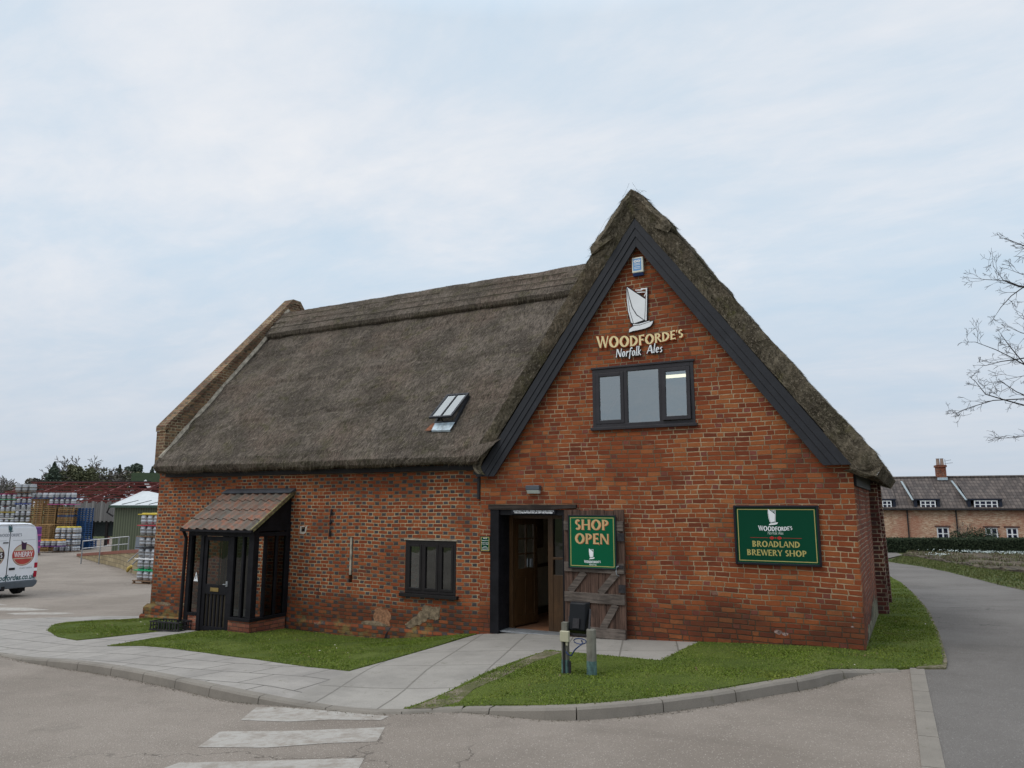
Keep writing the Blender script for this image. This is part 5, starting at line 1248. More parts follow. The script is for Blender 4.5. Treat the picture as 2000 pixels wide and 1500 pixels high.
n_ = len(ss_[0]); m.add([p for s_ in ss_ for p in s_], [(i*n_+j, i*n_+(j+1) % n_, (i+1)*n_+(j+1) % n_, (i+1)*n_+j) for i in range(len(ss_)-1) for j in range(n_)]+[tuple(range(n_)), tuple((len(ss_)-1)*n_+j for j in range(n_))])
body = m.build('body', M['van_white'], van, off=(0,0,0), smooth=False, bevel=.03)
for sd in (-1, 1):
    x0, x1 = (.012, .86) if sd > 0 else (-.86, -.012)
    m = MB(); xt = .80*sd
    pts = [(x0, .50), (x1, .50), (x1, 1.55), (x1*.955 if abs(x1) > .5 else x1, 2.10), (x1*.90 if abs(x1) > .5 else x1, 2.22), (x0*.90 if abs(x0) > .5 else x0, 2.22), (x0*.955 if abs(x0) > .5 else x0, 2.10), (x0, 1.55)]
    m.prism(pts, -.022, .0); d_ = m.build('rear_door', M['van_white'], van, off=(0,0,0), bevel=.008)
    d_['label'] = 'right rear door' if sd > 0 else 'left rear door'
    m = MB(); m.box((sd*.10, -.0232, 1.80), (sd*.80, -.0222, 1.807)); m.build('crease', M['grey_plastic'], d_, off=(0,0,0))
    cx_ = sd*.47; cz_ = 1.33
    m = MB(); m.lathe([(.355, -.0235), (.355, -.0225)], 28, (cx_, 0, cz_), 'y'); m.build('badge', plain('badge_rim', (.30, .12, .09), .4), d_, off=(0,0,0))
    m = MB(); m.lathe([(.330, -.0245), (.330, -.0236)], 28, (cx_, 0, cz_), 'y'); m.build('badge_face', plain('badge_cream', (.50, .46, .34), .4), d_, off=(0,0,0))
    m = MB(); hb = []
    for a in range(-18, 199, 12): pass
    band = [(cx_-.335, cz_-.10), (cx_+.335, cz_-.10), (cx_+.35, cz_+.02), (cx_+.325, cz_+.13), (cx_-.325, cz_+.13), (cx_-.35, cz_+.02)]
    m.prism(band, -.0258, -.0246); low = [(cx_+.31*math.cos(R_(a)), cz_+.31*math.sin(R_(a))) for a in range(205, 336, 13)]; m.prism(low, -.0256, -.0246)
    m.build('badge_band', plain('badge_red', (.42, .06, .05), .4) if sd > 0 else plain('badge_dark', (.05, .03, .03), .4), d_, off=(0,0,0))
    m = MB()
    nm2 = 'WHERRY' if sd > 0 else 'NELSONS'
    pl_ = straight(nm2, cx_, cz_-.065, .16, .58); glyphs(m, nm2, pl_, -.0259, -.0275); m.build('lettering', M['white_paint'], d_, off=(0,0,0))
    if sd > 0:
        m = MB(); m.prism([(cx_-.11, cz_+.46), (cx_-.02, cz_+.38), (cx_+.07, cz_+.40), (cx_+.06, cz_+.16), (cx_-.07, cz_+.16)], -.0265, -.0246); m.build('badge_sail', plain('sail_purple', (.05, .02, .05), .4), d_, off=(0,0,0))
    else:
        m = MB(); m.prism([(cx_-.16, cz_+.24), (cx_-.05, cz_+.36), (cx_+.06, cz_+.36), (cx_+.18, cz_+.24), (cx_+.05, cz_+.27), (cx_-.05, cz_+.27)], -.0265, -.0246); m.build('badge_hat', M['sign_black'], d_, off=(0,0,0))
    m = MB(); m.box((sd*.06, -.035, .86) if sd > 0 else (-.20, -.035, 1.72), (sd*.24, -.0222, .93) if sd > 0 else (-.04, -.0222, 1.755)); m.build('handle', M['rubber'], d_, off=(0,0,0))
m = MB(); m.box((-.006, -.0215, .5), (.006, .0, 2.3)); m.build('door_gap', M['rubber'], van, off=(0,0,0))
def van_text(t_, size, x, z, width, slant=0, mat='grey_plastic', bold=0):
    cu = bpy.data.curves.new('t', 'FONT'); cu.body = t_; cu.size = size; cu.align_x = 'CENTER'; cu.extrude = .0006; cu.shear = slant; cu.offset = bold; cu.resolution_u = 2
    to = bpy.data.objects.new('t', cu); S.collection.objects.link(to); bpy.context.view_layer.update()
    me = bpy.data.meshes.new_from_object(to.evaluated_get(bpy.context.evaluated_depsgraph_get())); bpy.data.objects.remove(to)
    xs = [v.co.x for v in me.vertices]; k_ = width/(max(xs)-min(xs))
    for v in me.vertices: a, b, c = v.co; v.co = (x+a*k_, -.0235-c, z+b)
    me.materials.clear(); me.materials.append(M[mat]); o = bpy.data.objects.new('lettering', me); S.collection.objects.link(o); o.parent = van
M['van_green'] = plain('van_lettering', (.03, .09, .10), .4)
van_text("www.woodfordes.co.uk", .25, .0, .535, 1.80, .2, 'van_green', .008)
van_text("01603 720353", .06, .58, .88, .38, 0, 'grey_plastic')
m = MB(); W2 = text_width(txt, .02)
glyphs(m, txt, lambda u, a, b, i: (-.34+.70*(u+a)/W2, 1.93+b*.095), -.0225, -.0245, .02); m.build('lettering', plain('van_grey_letter', (.22, .24, .28), .4), van, off=(0,0,0))
m = MB()
for j, p in enumerate(EM): m.prism([(-.09+a*.17, 2.07+b*.13) for a, b in p], -.0225, -.0245-.0002*j)
m.build('emblem', M['van_green'], van, off=(0,0,0))
m = MB(); m.prism([(-.95, .36), (-.97, .46), (-.94, .50), (.94, .50), (.97, .46), (.95, .36), (.85, .27), (-.85, .27)], -.085, .16); m.build('bumper', M['grey_plastic'], van, off=(0,0,0), bevel=.03)
m = MB(); m.box((-.74, -.030, .78), (-.24, -.0225, .89)); pl_ = m.build('number_plate', M['plate_yellow'], van, off=(0,0,0))
m = MB()
for i in range(6): m.box((-.70+i*.075, -.032, .80), (-.65+i*.075, -.0302, .87))
m.build('plate_marks', M['sign_black'], van, off=(0,0,0))
for sd in (-1, 1):
    m = MB(); m.box((sd*.90-.055, -.028, .58), (sd*.90+.055, .10, .78)); m.box((sd*.90-.055, -.028, .88), (sd*.90+.055, .10, 1.05)); o = m.build('tail_lamp', M['tail_red'], van, off=(0,0,0), bevel=.012)
    m = MB(); m.box((sd*.90-.05, -.026, .782), (sd*.90+.05, .10, .878)); m.build('reversing_lens', M['white_paint'], o, off=(0,0,0))
    for yy in (.85, 4.35):
        m = MB(); m.lathe([(.20, -.11), (.31, -.11), (.34, -.08), (.34, .08), (.31, .11), (.20, .11)], 20, (sd*.84, yy, .335), 'x'); o = m.build('wheel', M['rubber'], van, off=(0,0,0), smooth=False)
        m = MB(); m.lathe([(.19, sd*.02), (.19, sd*.095), (.06, sd*.10)], 14, (sd*.84, yy, .335), 'x'); m.build('rim', M['steel'], o, off=(0,0,0))
    m = MB(); m.box((sd*.62-.02, -.0, .15), (sd*.62+.02, .03, .30)); m.build('mud_flap', M['rubber'], van, off=(0,0,0))
    m = MB(); m.box((sd*1.0-.02, 3.85, 1.3), (sd*1.0+.16*sd, 3.95, 1.65)) if sd > 0 else m.box((-1.16, 3.85, 1.3), (-.98, 3.95, 1.65)); m.build('mirror', M['rubber'], van, off=(0,0,0))
m = MB(); m.box((-.8, .15, .28), (.8, 5.0, .40)); m.build('chassis', M['rubber'], van, off=(0,0,0))
m = MB(); m.tube([(.35, -.02, .26), (.35, .5, .26)], .03, 8); m.box((-.15, -.10, .22), (-.05, .05, .36)); m.build('tow_bar', M['rubber'], van, off=(0,0,0))

# ================================================================== KEGS AND PALLETS
def rand_metal(name, c, c2):
    k = N(name); oi = k.n('ShaderNodeObjectInfo'); k.col(k.mix(oi.outputs['Random'], c, c2)); k.rough(.33); k.b.inputs['Metallic'].default_value = .75
    k.bump(k.noise(k.obj(), 18, 3), .004); return k.m
M['keg'] = rand_metal('keg_metal', (.30, .305, .31), (.46, .47, .49))
M['keg_band'] = plain('keg_dark_band', (.09, .09, .10), .5)
def keg_mesh():
    m = MB(); m.lathe([(.13, .0), (.165, .0), (.172, .02), (.168, .05), (.192, .085), (.195, .12), (.186, .135), (.186, .20), (.195, .215), (.195, .255), (.186, .27), (.170, .33), (.172, .36), (.160, .372), (.150, .345), (.05, .340)], 14)
    return m
kbase = keg_mesh().build('keg', M['keg'], None, smooth=True); band = MB(); band.lathe([(.1935, .150), (.1935, .185)], 14)
KB = kbase; kegs = [0]
def place_keg(p, label, group):
    global KB
    o = KB if kegs[0] == 0 else KB.copy()
    if kegs[0]: S.collection.objects.link(o)
    kegs[0] += 1; o.location = p; o.rotation_euler = (0, 0, random.uniform(0, 6)); tag(o, label, 'keg', group); return o
PCOL = {c: plain('plastic_'+c, v, .55, var=.12) for c, v in dict(yellow=(.48,.36,.04), orange=(.50,.24,.03), pink=(.50,.08,.28), red=(.42,.04,.06), green=(.02,.32,.13), blue=(.03,.10,.42), white=(.70,.70,.70), black=(.025,.025,.03), purple=(.13,.035,.19), bluepallet=(.015,.07,.20), brown=(.30,.18,.075), brown_dark=(.17,.10,.055)).items()}
def layer_sheet(loc, w_, d_, rz, c, label, group, bumps=False):
    m = MB(); m.box((-w_/2, -d_/2, 0), (w_/2, d_/2, .035))
    if bumps:
        n1, n2 = max(1, round(w_/.4)), max(1, round(d_/.4))
        for i in range(n1):
            for j in range(n2): m.lathe([(.165, .0), (.165, .05), (.12, .075)], 10, (-w_/2+w_/n1*(i+.5), -d_/2+d_/n2*(j+.5), .0))
    o = m.build('layer_board', PCOL[c], None, off=(0,0,0)); o.location = loc; o.rotation_euler = (0, 0, rz); return tag(o, label, 'layer board', group)
def pallet_mb(w_=1.2, d_=1.0):
    m = MB()
    m.box((-w_/2, -d_/2, .098), (w_/2, d_/2, .135))
    for y in (-d_/2, -.05, d_/2-.1):
        for x in (-w_/2+.02, -.04, w_/2-.10): m.box((x, y+.03, .03), (x+.08, y+.09, .098))
        m.box((-w_/2, y, 0), (w_/2, y+.1, .03))
    return m
PAL = {}
def place_pallet(p, rz, c, label, group):
    if c not in PAL: o = pallet_mb().build('pallet', PCOL[c], None, off=(0,0,0)); PAL[c] = o
    else: o = PAL[c].copy(); S.collection.objects.link(o)
    o.location = p; o.rotation_euler = (0, 0, rz); return tag(o, label, 'pallet', group)
ORD = ['top', 'second', 'third', 'fourth', 'fifth', 'sixth', 'seventh', 'eighth', 'ninth', 'tenth', 'eleventh', 'twelfth', 'thirteenth', 'fourteenth', 'fifteenth', 'sixteenth', 'seventeenth', 'eighteenth', 'nineteenth', 'twentieth', 'twenty first', 'twenty second', 'twenty third']
COLN = ['leftmost', 'second from left', 'third from left', 'fourth from left', 'fifth from left', 'sixth from left', 'seventh from left', 'eighth from left', 'ninth from left']
# tall stack beside the barn's far corner
b0 = at(270, 1133, 31.5); gz0 = gz(b0.x+.5, b0.y)
KX0, KY0, KZ0 = b0.x+.2, b0.y, gz0
place_pallet((KX0+.42, KY0+.2, KZ0), 0, 'brown_dark', 'wooden pallet under the tall keg stack at the barn corner', 'pallets in the yard')
hcol = ['green', 'white', 'black', 'brown_dark', 'red']
for L_ in range(6):
    z = KZ0+.14+L_*.452
    for i in range(4):
        for j in range(2):
            place_keg((KX0+i*.40, KY0+j*.40, z), f"silver keg, {ORD[5-L_]} layer, {COLN[i]}, {'front' if j == 0 else 'back'} row, stack by barn corner", 'kegs stacked by the barn corner')
    if L_ < 5:
        if L_ == 2: layer_sheet((KX0+.6, KY0+.2, z+.373), 1.66, .86, 0, 'black', 'black slotted keg board in the stack by the barn corner', 'boards between keg layers'); 
        else: layer_sheet((KX0+.6, KY0+.2, z+.373), 1.66, .86, 0, hcol[L_], f"{hcol[L_].replace('brown_dark', 'dark brown')} keg board in the stack by the barn corner", 'boards between keg layers', bumps=(L_ in (0, 1)))
layer_sheet((KX0+.6, KY0+.2, KZ0+.14+5*.452+.373), 1.66, .86, 0, 'yellow', 'yellow bumpy board on top of the stack by the barn corner', 'boards between keg layers', bumps=True)
# the far stacks, lined up facing the lane
FD = 57.0
def fp(px, d=FD): p = at(px, 985, d); return Vector((p.x, p.y, 0))
def fz(py, d=FD): return 2.11-(py-985)*d/math.hypot(FPX, 235)*(1.0)
base_z = gz(fp(100).x, fp(100).y)
def frow(name, px0, ncol, ytop, nrow, sheets, pitch=.415, d=FD, rows2=1):
    for r in range(nrow):
        z = fz(ytop, d)-.37-r*.465
        if z < base_z-.1: break
        for c_ in range(ncol):
            for q in range(rows2):
                p = fp(px0, d)+RT*(c_*pitch)+fh*q*.42
                place_keg((p.x, p.y, z), f"silver keg, {ORD[r]} row, {COLN[c_]}, in the {name}", f'kegs in the {name}')
        if r < len(sheets) and sheets[r]:
            p = fp(px0, d)+RT*((ncol-1)*pitch/2)+fh*.2; cn = sheets[r]
            layer_sheet((p.x, p.y, z-.045), ncol*pitch, .80, YAW, cn, f"{cn} board under the {ORD[r]} row of the {name}", 'boards between keg layers')
frow('far left stack', -14, 5, 966, 7, ['green', 'black', 'yellow', 'white'])
p = fp(14)+fh*.2; layer_sheet((p.x-.2, p.y, fz(966)+.01), 2.1, .8, YAW, 'pink', 'pink board on top of the far left stack', 'boards between keg layers')
frow('narrow stack beside brown pallets', 37, 3, 962, 6, ['red', 'blue', 'white', 'black'], .42)
for i, px in enumerate((26, 39, 53)):
    o = place_keg((0, 0, 0), f"large silver keg, {['left', 'middle', 'right'][i]} of the three on top of the highest stack", 'large kegs on top'); p = fp(px, FD-.6)+fh*.5; o.location = (p.x, p.y, fz(961)); o.scale = (1.3, 1.3, 1.55)
layer_sheet(tuple(fp(39)+Vector((0, 0, fz(961)-.045))), 1.9, .8, YAW, 'brown_dark', 'dark board under the three large kegs', 'boards between keg layers')
frow('row over left pallets', 64, 4, 963, 1, ['bluepallet'], .45)
frow('two rows over right pallets', 101, 5, 963, 2, ['bluepallet', 'pink'], .41)
def pstack(name, px, ytop, col, wid=1, d=FD, stop=None, every=None):
    p = fp(px, d)+fh*.4; z = fz(ytop, d)-.14; i = 0
    zb = gz(p.x, p.y) if stop is None else fz(stop, d)
    while z > zb-.06 and i < 22:
        c = every[i % len(every)] if every else col
        place_pallet((p.x+random.uniform(-.02, .02), p.y, max(z, zb)), YAW+random.uniform(-.02, .02), c, f"{'blue' if 'blue' in c else 'brown'} pallet, {ORD[i]} in the {name}", f'pallets in the {name}'); z -= .142; i += 1
pstack('tall left stack under kegs', 70, 975, 'brown'); pstack('brown pallet stack second from the left', 96.5, 975, 'brown', d=FD+.1)
pstack('short stack behind orange topped kegs', 88, 1024, 'brown', d=FD-1.6)
pstack('brown pallet stack under the pink board', 131, 991, 'brown', every=['brown', 'brown', 'brown_dark', 'brown', 'bluepallet', 'brown'])
pstack('narrow mixed pallet stack in the middle', 109, 991, 'brown_dark', d=FD+.9, every=['brown_dark', 'bluepallet', 'brown_dark'])
pstack('tall blue pallet stack at the right end', 157, 992, 'bluepallet', d=FD+.5); pstack('low blue pallet stack by the handrail', 168, 1052, 'bluepallet', d=FD+.8)
# casks under coloured lids
def casks(name, px0, ncol, ytop, nrow, lid, d, bodyc, pitch=.40, depth=2):
    for r in range(nrow):
        z = fz(ytop, d)-.08-.37-r*.44
        for c_ in range(ncol):
            for q in range(depth):
                p = fp(px0, d)+RT*(c_*pitch)+fh*q*.40; z_ = max(z, gz(p.x, p.y)+.02)
                kg = place_keg((p.x, p.y, z_), f"keg, {ORD[r]} row, {COLN[c_]}, {'front' if q == 0 else 'back'}, in the {name}", f'kegs in the {name}')
                if r == 0:
                    t = MB(); t.lathe([(.15, .0), (.17, .02), (.12, .09), (.05, .10)], 10); o = t.build('keg_lid', PCOL[lid], None, off=(0,0,0)) if (name+lid) not in LIDS else LIDS[name+lid].copy()
                    if (name+lid) in LIDS: S.collection.objects.link(o)
                    LIDS.setdefault(name+lid, o); o.parent = kg; o.location = (0, 0, .372)
    p = fp(px0, d)+RT*((ncol-1)*pitch/2)+fh*.2; z = fz(ytop, d)-.08-nrow*.44+.03
    layer_sheet((p.x, p.y, z+.02), ncol*pitch, .85, YAW, bodyc, f"{bodyc} board near the foot of the {name}", 'boards between keg layers')
LIDS = {}
casks('yellow topped stack', 119, 4, 1028, 4, 'yellow', FD-2, 'brown_dark', .42)
casks('orange topped low row', 79, 5, 1053, 1, 'orange', FD-3, 'purple', .42)
p = fp(68, FD-6); t = thing('wrapped_pallet', 'tall pallet load wrapped in purple film just right of the van', 'pallet load', (p.x, p.y, gz(p.x, p.y)), YAW, local=True)
m = MB(); m.box((-.42, -.5, .14), (.36, .5, 1.9)); m.build('load', PCOL['purple'], t, off=(0,0,0), bevel=.05)
m = MB(); m.box((-.45, -.5, 0), (.40, .5, .13)); m.build('pallet_base', PCOL['brown_dark'], t, off=(0,0,0))
m = MB(); [m.box((-.43, -.51, z_), (.37, .51, z_+.10)) for z_ in (.5, .9, 1.3)]; m.build('label_band', PCOL['pink'], t, off=(0,0,0))

# ================================================================== SHED, SCREEN, STEEL FRAME, RAMP
def local_frame(px, d, z=None):
    p = at(px, 985, d); zz_ = gz(p.x, p.y) if z is None else z
    return Matrix.Translation((p.x, p.y, zz_)) @ Matrix.Rotation(YAW, 4, 'Z'), (p.x, p.y, zz_)
k = N('green_cladding'); s_ = k.sep(k.obj()); wv = k.M('SINE', k.M('MULTIPLY', s_[0], 38.0)); k.col(k.mix(k.ss(wv, -.2, .8), (.070, .082, .050), (.118, .132, .085))); k.rough(.55); M['green_clad'] = k.m
_, loc = local_frame(225, 50)
shed = thing('green_shed', 'green ribbed metal shed with pale hipped roof behind the barn corner', 'shed', loc, YAW, local=True)
SH = 3.35
m = MB(); m.box((0, 0, -.1), (4.6, 4.0, SH)); m.build('wall', M['green_clad'], shed, off=(0,0,0))
m = MB(); e_ = .25; m.add([(-e_, -e_, SH), (4.6+e_, -e_, SH), (4.6+e_, 4+e_, SH), (-e_, 4+e_, SH), (.8, 1.9, SH+.98), (1.15, 2.1, SH+.98)], [(0,1,5,4),(1,2,5),(2,3,4,5),(3,0,4),(0,3,2,1)]); m.build('roof', plain('pale_roof', (.50, .52, .52), .6, var=.06), shed, off=(0,0,0))
m = MB(); m.box((-e_-.02, -e_-.04, SH-.14), (4.6+e_+.02, -e_, SH+.02)); m.box((-e_-.04, -e_, SH-.14), (-e_, 4+e_, SH+.02)); m.build('gutter', plain('green_gutter', (.04, .07, .05), .5), shed, off=(0,0,0))
m = MB()
for x in (.5, 1.4, 2.3, 3.2): m.beam((x, -.1, SH+.08), (x+.75, .55, SH+.34), .05, .04)
m.build('roof_batten', plain('dark_batten', (.09, .10, .09), .7), shed, off=(0,0,0))
m = MB(); m.tube([(-.25, -.2, SH-.1), (-.45, -.1, SH-.45), (-.05, -.05, SH-.7)], .06, 6); m.build('downpipe', M['iron'], shed, off=(0,0,0))
# boarded screen
k = N('grey_boards'); s_ = k.sep(k.obj()); r_ = k.white(k.comb(k.M('FLOOR', k.M('MULTIPLY', s_[0], 5.5)), 1.0, 2.0)); k.col(k.mix(r_, (.13, .125, .12), (.24, .23, .22))); k.rough(.95); M['grey_boards'] = k.m
_, loc = local_frame(146, 63)
scr = thing('boarded_screen', 'weathered grey board screen with dark open lower half left of the green shed', 'fence', loc, YAW, local=True)
z1 = 2.2+1.4; m = MB()
for i in range(24): m.box((i*.18, 0, 2.0+.05*math.sin(i*3)), (i*.18+.165, .04, z1+.1*math.sin(i*1.7))); 
m.build('boards', M['grey_boards'], scr, off=(0,0,0))
for i in range(4): m = MB(); m.box((.3+i*1.2, .06, 0), (.48+i*1.2, .24, 2.6)); m.build('post', M['dark_timber'], scr, off=(0,0,0))
m = MB(); m.box((0, .5, .75), (4.6, .54, 2.05)); m.build('dark_mesh', plain('dark_mesh', (.035, .045, .045), .9), scr, off=(0,0,0))
# red steel frame
M['red_steel'] = plain('red_oxide_steel', (.12, .028, .024), .6, var=.25)
_, loc = local_frame(-60, 66)
sf = thing('steel_frame', 'open dark red steel barn frame with roof purlins beyond the keg stacks', 'frame', loc, YAW, local=True)
W3 = 15.6; zE = 2.11-loc[2]-.15; zR = zE+2.15
for i in range(6):
    x = i*W3/5; m = MB(); m.beam((x, 0, zE), (x, 9, zR), .16, .26); m.beam((x, 9, zR), (x, 18, zE), .16, .26); m.build('rafter', M['red_steel'], sf, off=(0,0,0))
    for y in (0, 18): m = MB(); m.box((x-.09, y-.1, 0), (x+.09, y+.1, zE)); m.build('post', M['red_steel'], sf, off=(0,0,0))
for j in range(8):
    for sgn in (0, 1):
        y = j*1.25; z = zE+(zR-zE)*y/9+.2; yy = y if sgn == 0 else 18-y
        m = MB(); m.beam((-.4, yy, z+.05*math.sin(j*3+sgn)), (W3+.4, yy, z+.08*math.cos(j*2+sgn)), .09, .095); m.build('purlin', M['red_steel'], sf, off=(0,0,0))
for i in range(5): m = MB(); m.beam((i*W3/5, 1.5, zE+.3), ((i+1)*W3/5, 7.6, zR-.3), .07, .07); m.build('brace', M['red_steel'], sf, off=(0,0,0))
m = MB(); m.box((-.4, 8.8, zR+.20), (W3-4, 8.9, zR+.30)); m.build('ridge_rail', M['iron'], sf, off=(0,0,0))
# dark green roofed building beyond the shed
_, loc = local_frame(252, 80)
gb = thing('green_roof_barn', 'dark open building with flat dark green roof behind the shed', 'building', loc, YAW, local=True)
zt = 2.11-loc[2]
m = MB(); m.box((0, 0, zt+2.2), (7, 6, zt+3.35)); m.build('roof', plain('green_fascia', (.045, .07, .035), .7), gb, off=(0,0,0))
m = MB(); m.add([(.4, .5, 0), (7, .5, 0), (7, 5.5, 0), (.4, 5.5, 0), (.2, .5, zt+2.19), (7, .5, zt+2.19), (7, 5.5, zt+2.19), (.2, 5.5, zt+2.19)], [(0,1,5,4),(1,2,6,5),(2,3,7,6),(3,0,4,7)]); m.build('wall', M['black_wood'], gb, off=(0,0,0))
m = MB(); m.beam((1.6, -.3, zt+2.5), (2.4, -.3, zt+1.5), .12, .34); m.build('roof_light', M['white_paint'], gb, off=(0,0,0))
# ramp: red coped block wall with handrail
k = N('yellow_blocks'); p_ = k.obj(); b_ = k.n('ShaderNodeTexBrick'); k.l(k.map(p_, rot=(R_(90), 0, 0)), b_.inputs[0])
b_.inputs['Color1'].default_value = (.36, .29, .17, 1); b_.inputs['Color2'].default_value = (.24, .19, .11, 1); b_.inputs['Mortar'].default_value = (.12, .10, .07, 1); b_.inputs['Scale'].default_value = 1; b_.inputs['Brick Width'].default_value = .44; b_.inputs['Row Height'].default_value = .22; b_.inputs['Mortar Size'].default_value = .012
k.col(b_.outputs[0]); k.rough(.95); M['blocks'] = k.m
rp = [G(150, 1087), G(190, 1099), G(235, 1110), G(262, 1121), G(285, 1128)]
t = thing('retaining_wall', 'low wedge shaped wall of yellow blocks with red coping by the ramp', 'wall', tuple(rp[2]))
tops = [rp[0].z+.02]+[CAM.z+(ray(px, py).z)*((q-CAM).dot(fh)/ray(px, py).dot(fh)) for (px, py), q in zip([(190, 1084), (235, 1081), (262, 1080), (285, 1080)], rp[1:])]
m = MB(); m2 = MB()
for i in range(4):
    a, b = rp[i], rp[i+1]; n_ = fh*.25
    vs_ = [Vector((a.x, a.y, a.z-.1)), Vector((b.x, b.y, b.z-.1)), Vector((b.x, b.y, tops[i+1])), Vector((a.x, a.y, tops[i]))]
    m.add(vs_+[v+n_ for v in vs_], [(0,1,2,3),(7,6,5,4),(0,4,5,1),(1,5,6,2),(2,6,7,3),(3,7,4,0)])
    up_ = Vector((0, 0, .16)); w2 = [vs_[3]-fh*.04+Vector((0,0,.003)), vs_[2]-fh*.04+Vector((0,0,.003)), vs_[2]+n_*1.2, vs_[3]+n_*1.2]
    m2.add([*w2, *[v+up_ for v in w2]], [(3,2,1,0),(4,5,6,7),(0,1,5,4),(1,2,6,5),(2,3,7,6),(3,0,4,7)])
m.build('blocks', M['blocks'], t); m2.build('coping', plain('red_coping', (.20, .075, .05), .8), t)
d_r = 44
t = thing('handrail', 'galvanised tubular handrail rising along the ramp', 'handrail', tuple(at(162, 1075, d_r)))
hp = [at(px, py, d_r) for px, py in ((162, 1057), (197, 1053.5), (233, 1049.5), (252, 1048))]
m = MB(); m.tube(hp, .035, 6); m.tube([p-Vector((0, 0, .42)) for p in hp], .03, 6); m.build('rail', M['steel'], t)
for p in hp: m = MB(); m.tube([p, Vector((p.x, p.y, gz(p.x, p.y)-.05))], .035, 6); m.build('post', M['steel'], t)
p = G(265, 1090); p = at(268, 1070, 38); t = thing('grey_panel', 'grey metal sheet leaning between the shed and the keg stack', 'panel', tuple(p))
m = MB(); q = [at(262, 1080, 38), at(278, 1082, 38), at(285, 1050, 38.4), at(266, 1048, 38.4)]; m.add([*q, *[v+fh*.03 for v in q]], [(0,1,2,3),(7,6,5,4),(0,4,5,1),(1,5,6,2),(2,6,7,3),(3,7,4,0)]); m.build('sheet', M['lead'], t)
m = MB(); m.tube([at(250, 1097, 36.5), at(275, 1075, 36.5)], .03, 6); m.tube([at(258, 1103, 36.5), at(283, 1080, 36.5)], .03, 6); m.build('rail', M['steel'], t)
p = G(260, 1119); t = thing('hose_bundle', 'yellow hose lying on the tarmac beside the keg stack', 'hose', tuple(p))
m = MB(); q = [p+RT*(x*.1)+Vector((0, 0, z)) for x, z in ((-3, .05), (-2.4, .22), (-1.2, .30), (.5, .32), (2.2, .34), (3.2, .28))]; m.tube(q, [.06, .09, .10, .09, .08, .05], 8); m.build('hose', plain('hose_yellow', (.42, .30, .07), .6), t, smooth=True)

# ================================================================== TREES
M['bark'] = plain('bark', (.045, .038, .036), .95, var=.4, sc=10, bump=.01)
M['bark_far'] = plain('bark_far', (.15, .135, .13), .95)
def grow(m, p, d, ln, r, depth, rng, droop=.0, split=3, minr=.006, sides=5):
    n = 4; pts = [p]; rad = [r]; q = p; dd = d.copy()
    for i in range(n):
        dd = (dd+Vector((rng.gauss(0, .13), rng.gauss(0, .13), rng.gauss(0, .11)-droop))).normalized(); q = q+dd*(ln/n); pts.append(q); rad.append(max(minr, r*(1-.42*(i+1)/n)))
    m.tube(pts, rad, max(3, sides), cap=False)
    if depth <= 0: return
    for j in range(split):
        i = rng.choice([2, 3, 4, 4]) if j else 4
        b = pts[i]; sd = Vector((rng.gauss(0, 1), rng.gauss(0, 1), rng.gauss(0, .8))); sd = (sd-sd.dot(dd)*dd).normalized()
        nd = (dd*rng.uniform(.7, 1.1)+sd*rng.uniform(.45, .95)).normalized()
        grow(m, b, nd, ln*rng.uniform(.55, .82), max(minr, rad[i]*rng.uniform(.5, .72)), depth-1, rng, droop, split, minr, sides-1)
def leafs(m, c, rx, rz_, n, size, rng, cone=False, lumps=9):
    C_ = [(Vector((rng.gauss(0, .42)*rx, rng.gauss(0, .42)*rx, rng.uniform(-.8, .65)*rz_)), rng.uniform(.30, .75)) for _ in range(lumps+6)]
    vs, fs = [], []
    for _ in range(n):
        if cone:
            t = rng.random()**.7; R0 = rx*(t)*rng.uniform(.35, 1)*(1+.25*math.sin(t*22)); a = rng.uniform(0, 6.283); p = Vector((R0*math.cos(a), R0*math.sin(a), rz_-2*rz_*t))
        else:
            q, s_ = rng.choice(C_); v = Vector((rng.gauss(0, 1), rng.gauss(0, 1), rng.gauss(0, 1))).normalized()*rng.uniform(.6, 1)**.5; p = q+Vector((v.x*rx*s_, v.y*rx*s_, v.z*rz_*s_*.8))
        p = p+Vector(c); u = Vector((rng.gauss(0, 1), rng.gauss(0, 1), rng.gauss(0, 1))).normalized(); w_ = u.orthogonal().normalized()
        b = len(vs); vs += [p+u*size, p+w_*size*.6, p-u*size, p-w_*size*.6]; fs.append((b, b+1, b+2, b+3))
    m.add(vs, fs)
def leafmat(name, a, b, c):
    k = N(name); g = k.n('ShaderNodeNewGeometry'); col = k.ramp(g.outputs['Random Per Island'], [(0, a), (.5, b), (1, c)]); k.col(col); k.rough(.9); return k.m
M['leaf_dark'] = leafmat('pine_leaf_hazed', (.045, .062, .048), (.068, .088, .064), (.095, .115, .082))  # greyed and lightened: distance haze is painted into the leaf colour
M['leaf_olive'] = leafmat('olive_leaf', (.085, .092, .055), (.12, .124, .070), (.16, .155, .085))
M['leaf_brown'] = leafmat('winter_twig', (.10, .09, .075), (.14, .125, .105), (.17, .15, .125))
M['bed_leaf'] = leafmat('bed_leaf', (.075, .055, .04), (.11, .095, .05), (.085, .115, .035))
M['hedge_leaf'] = leafmat('hedge_leaf', (.010, .020, .009), (.024, .038, .018), (.05, .065, .032))
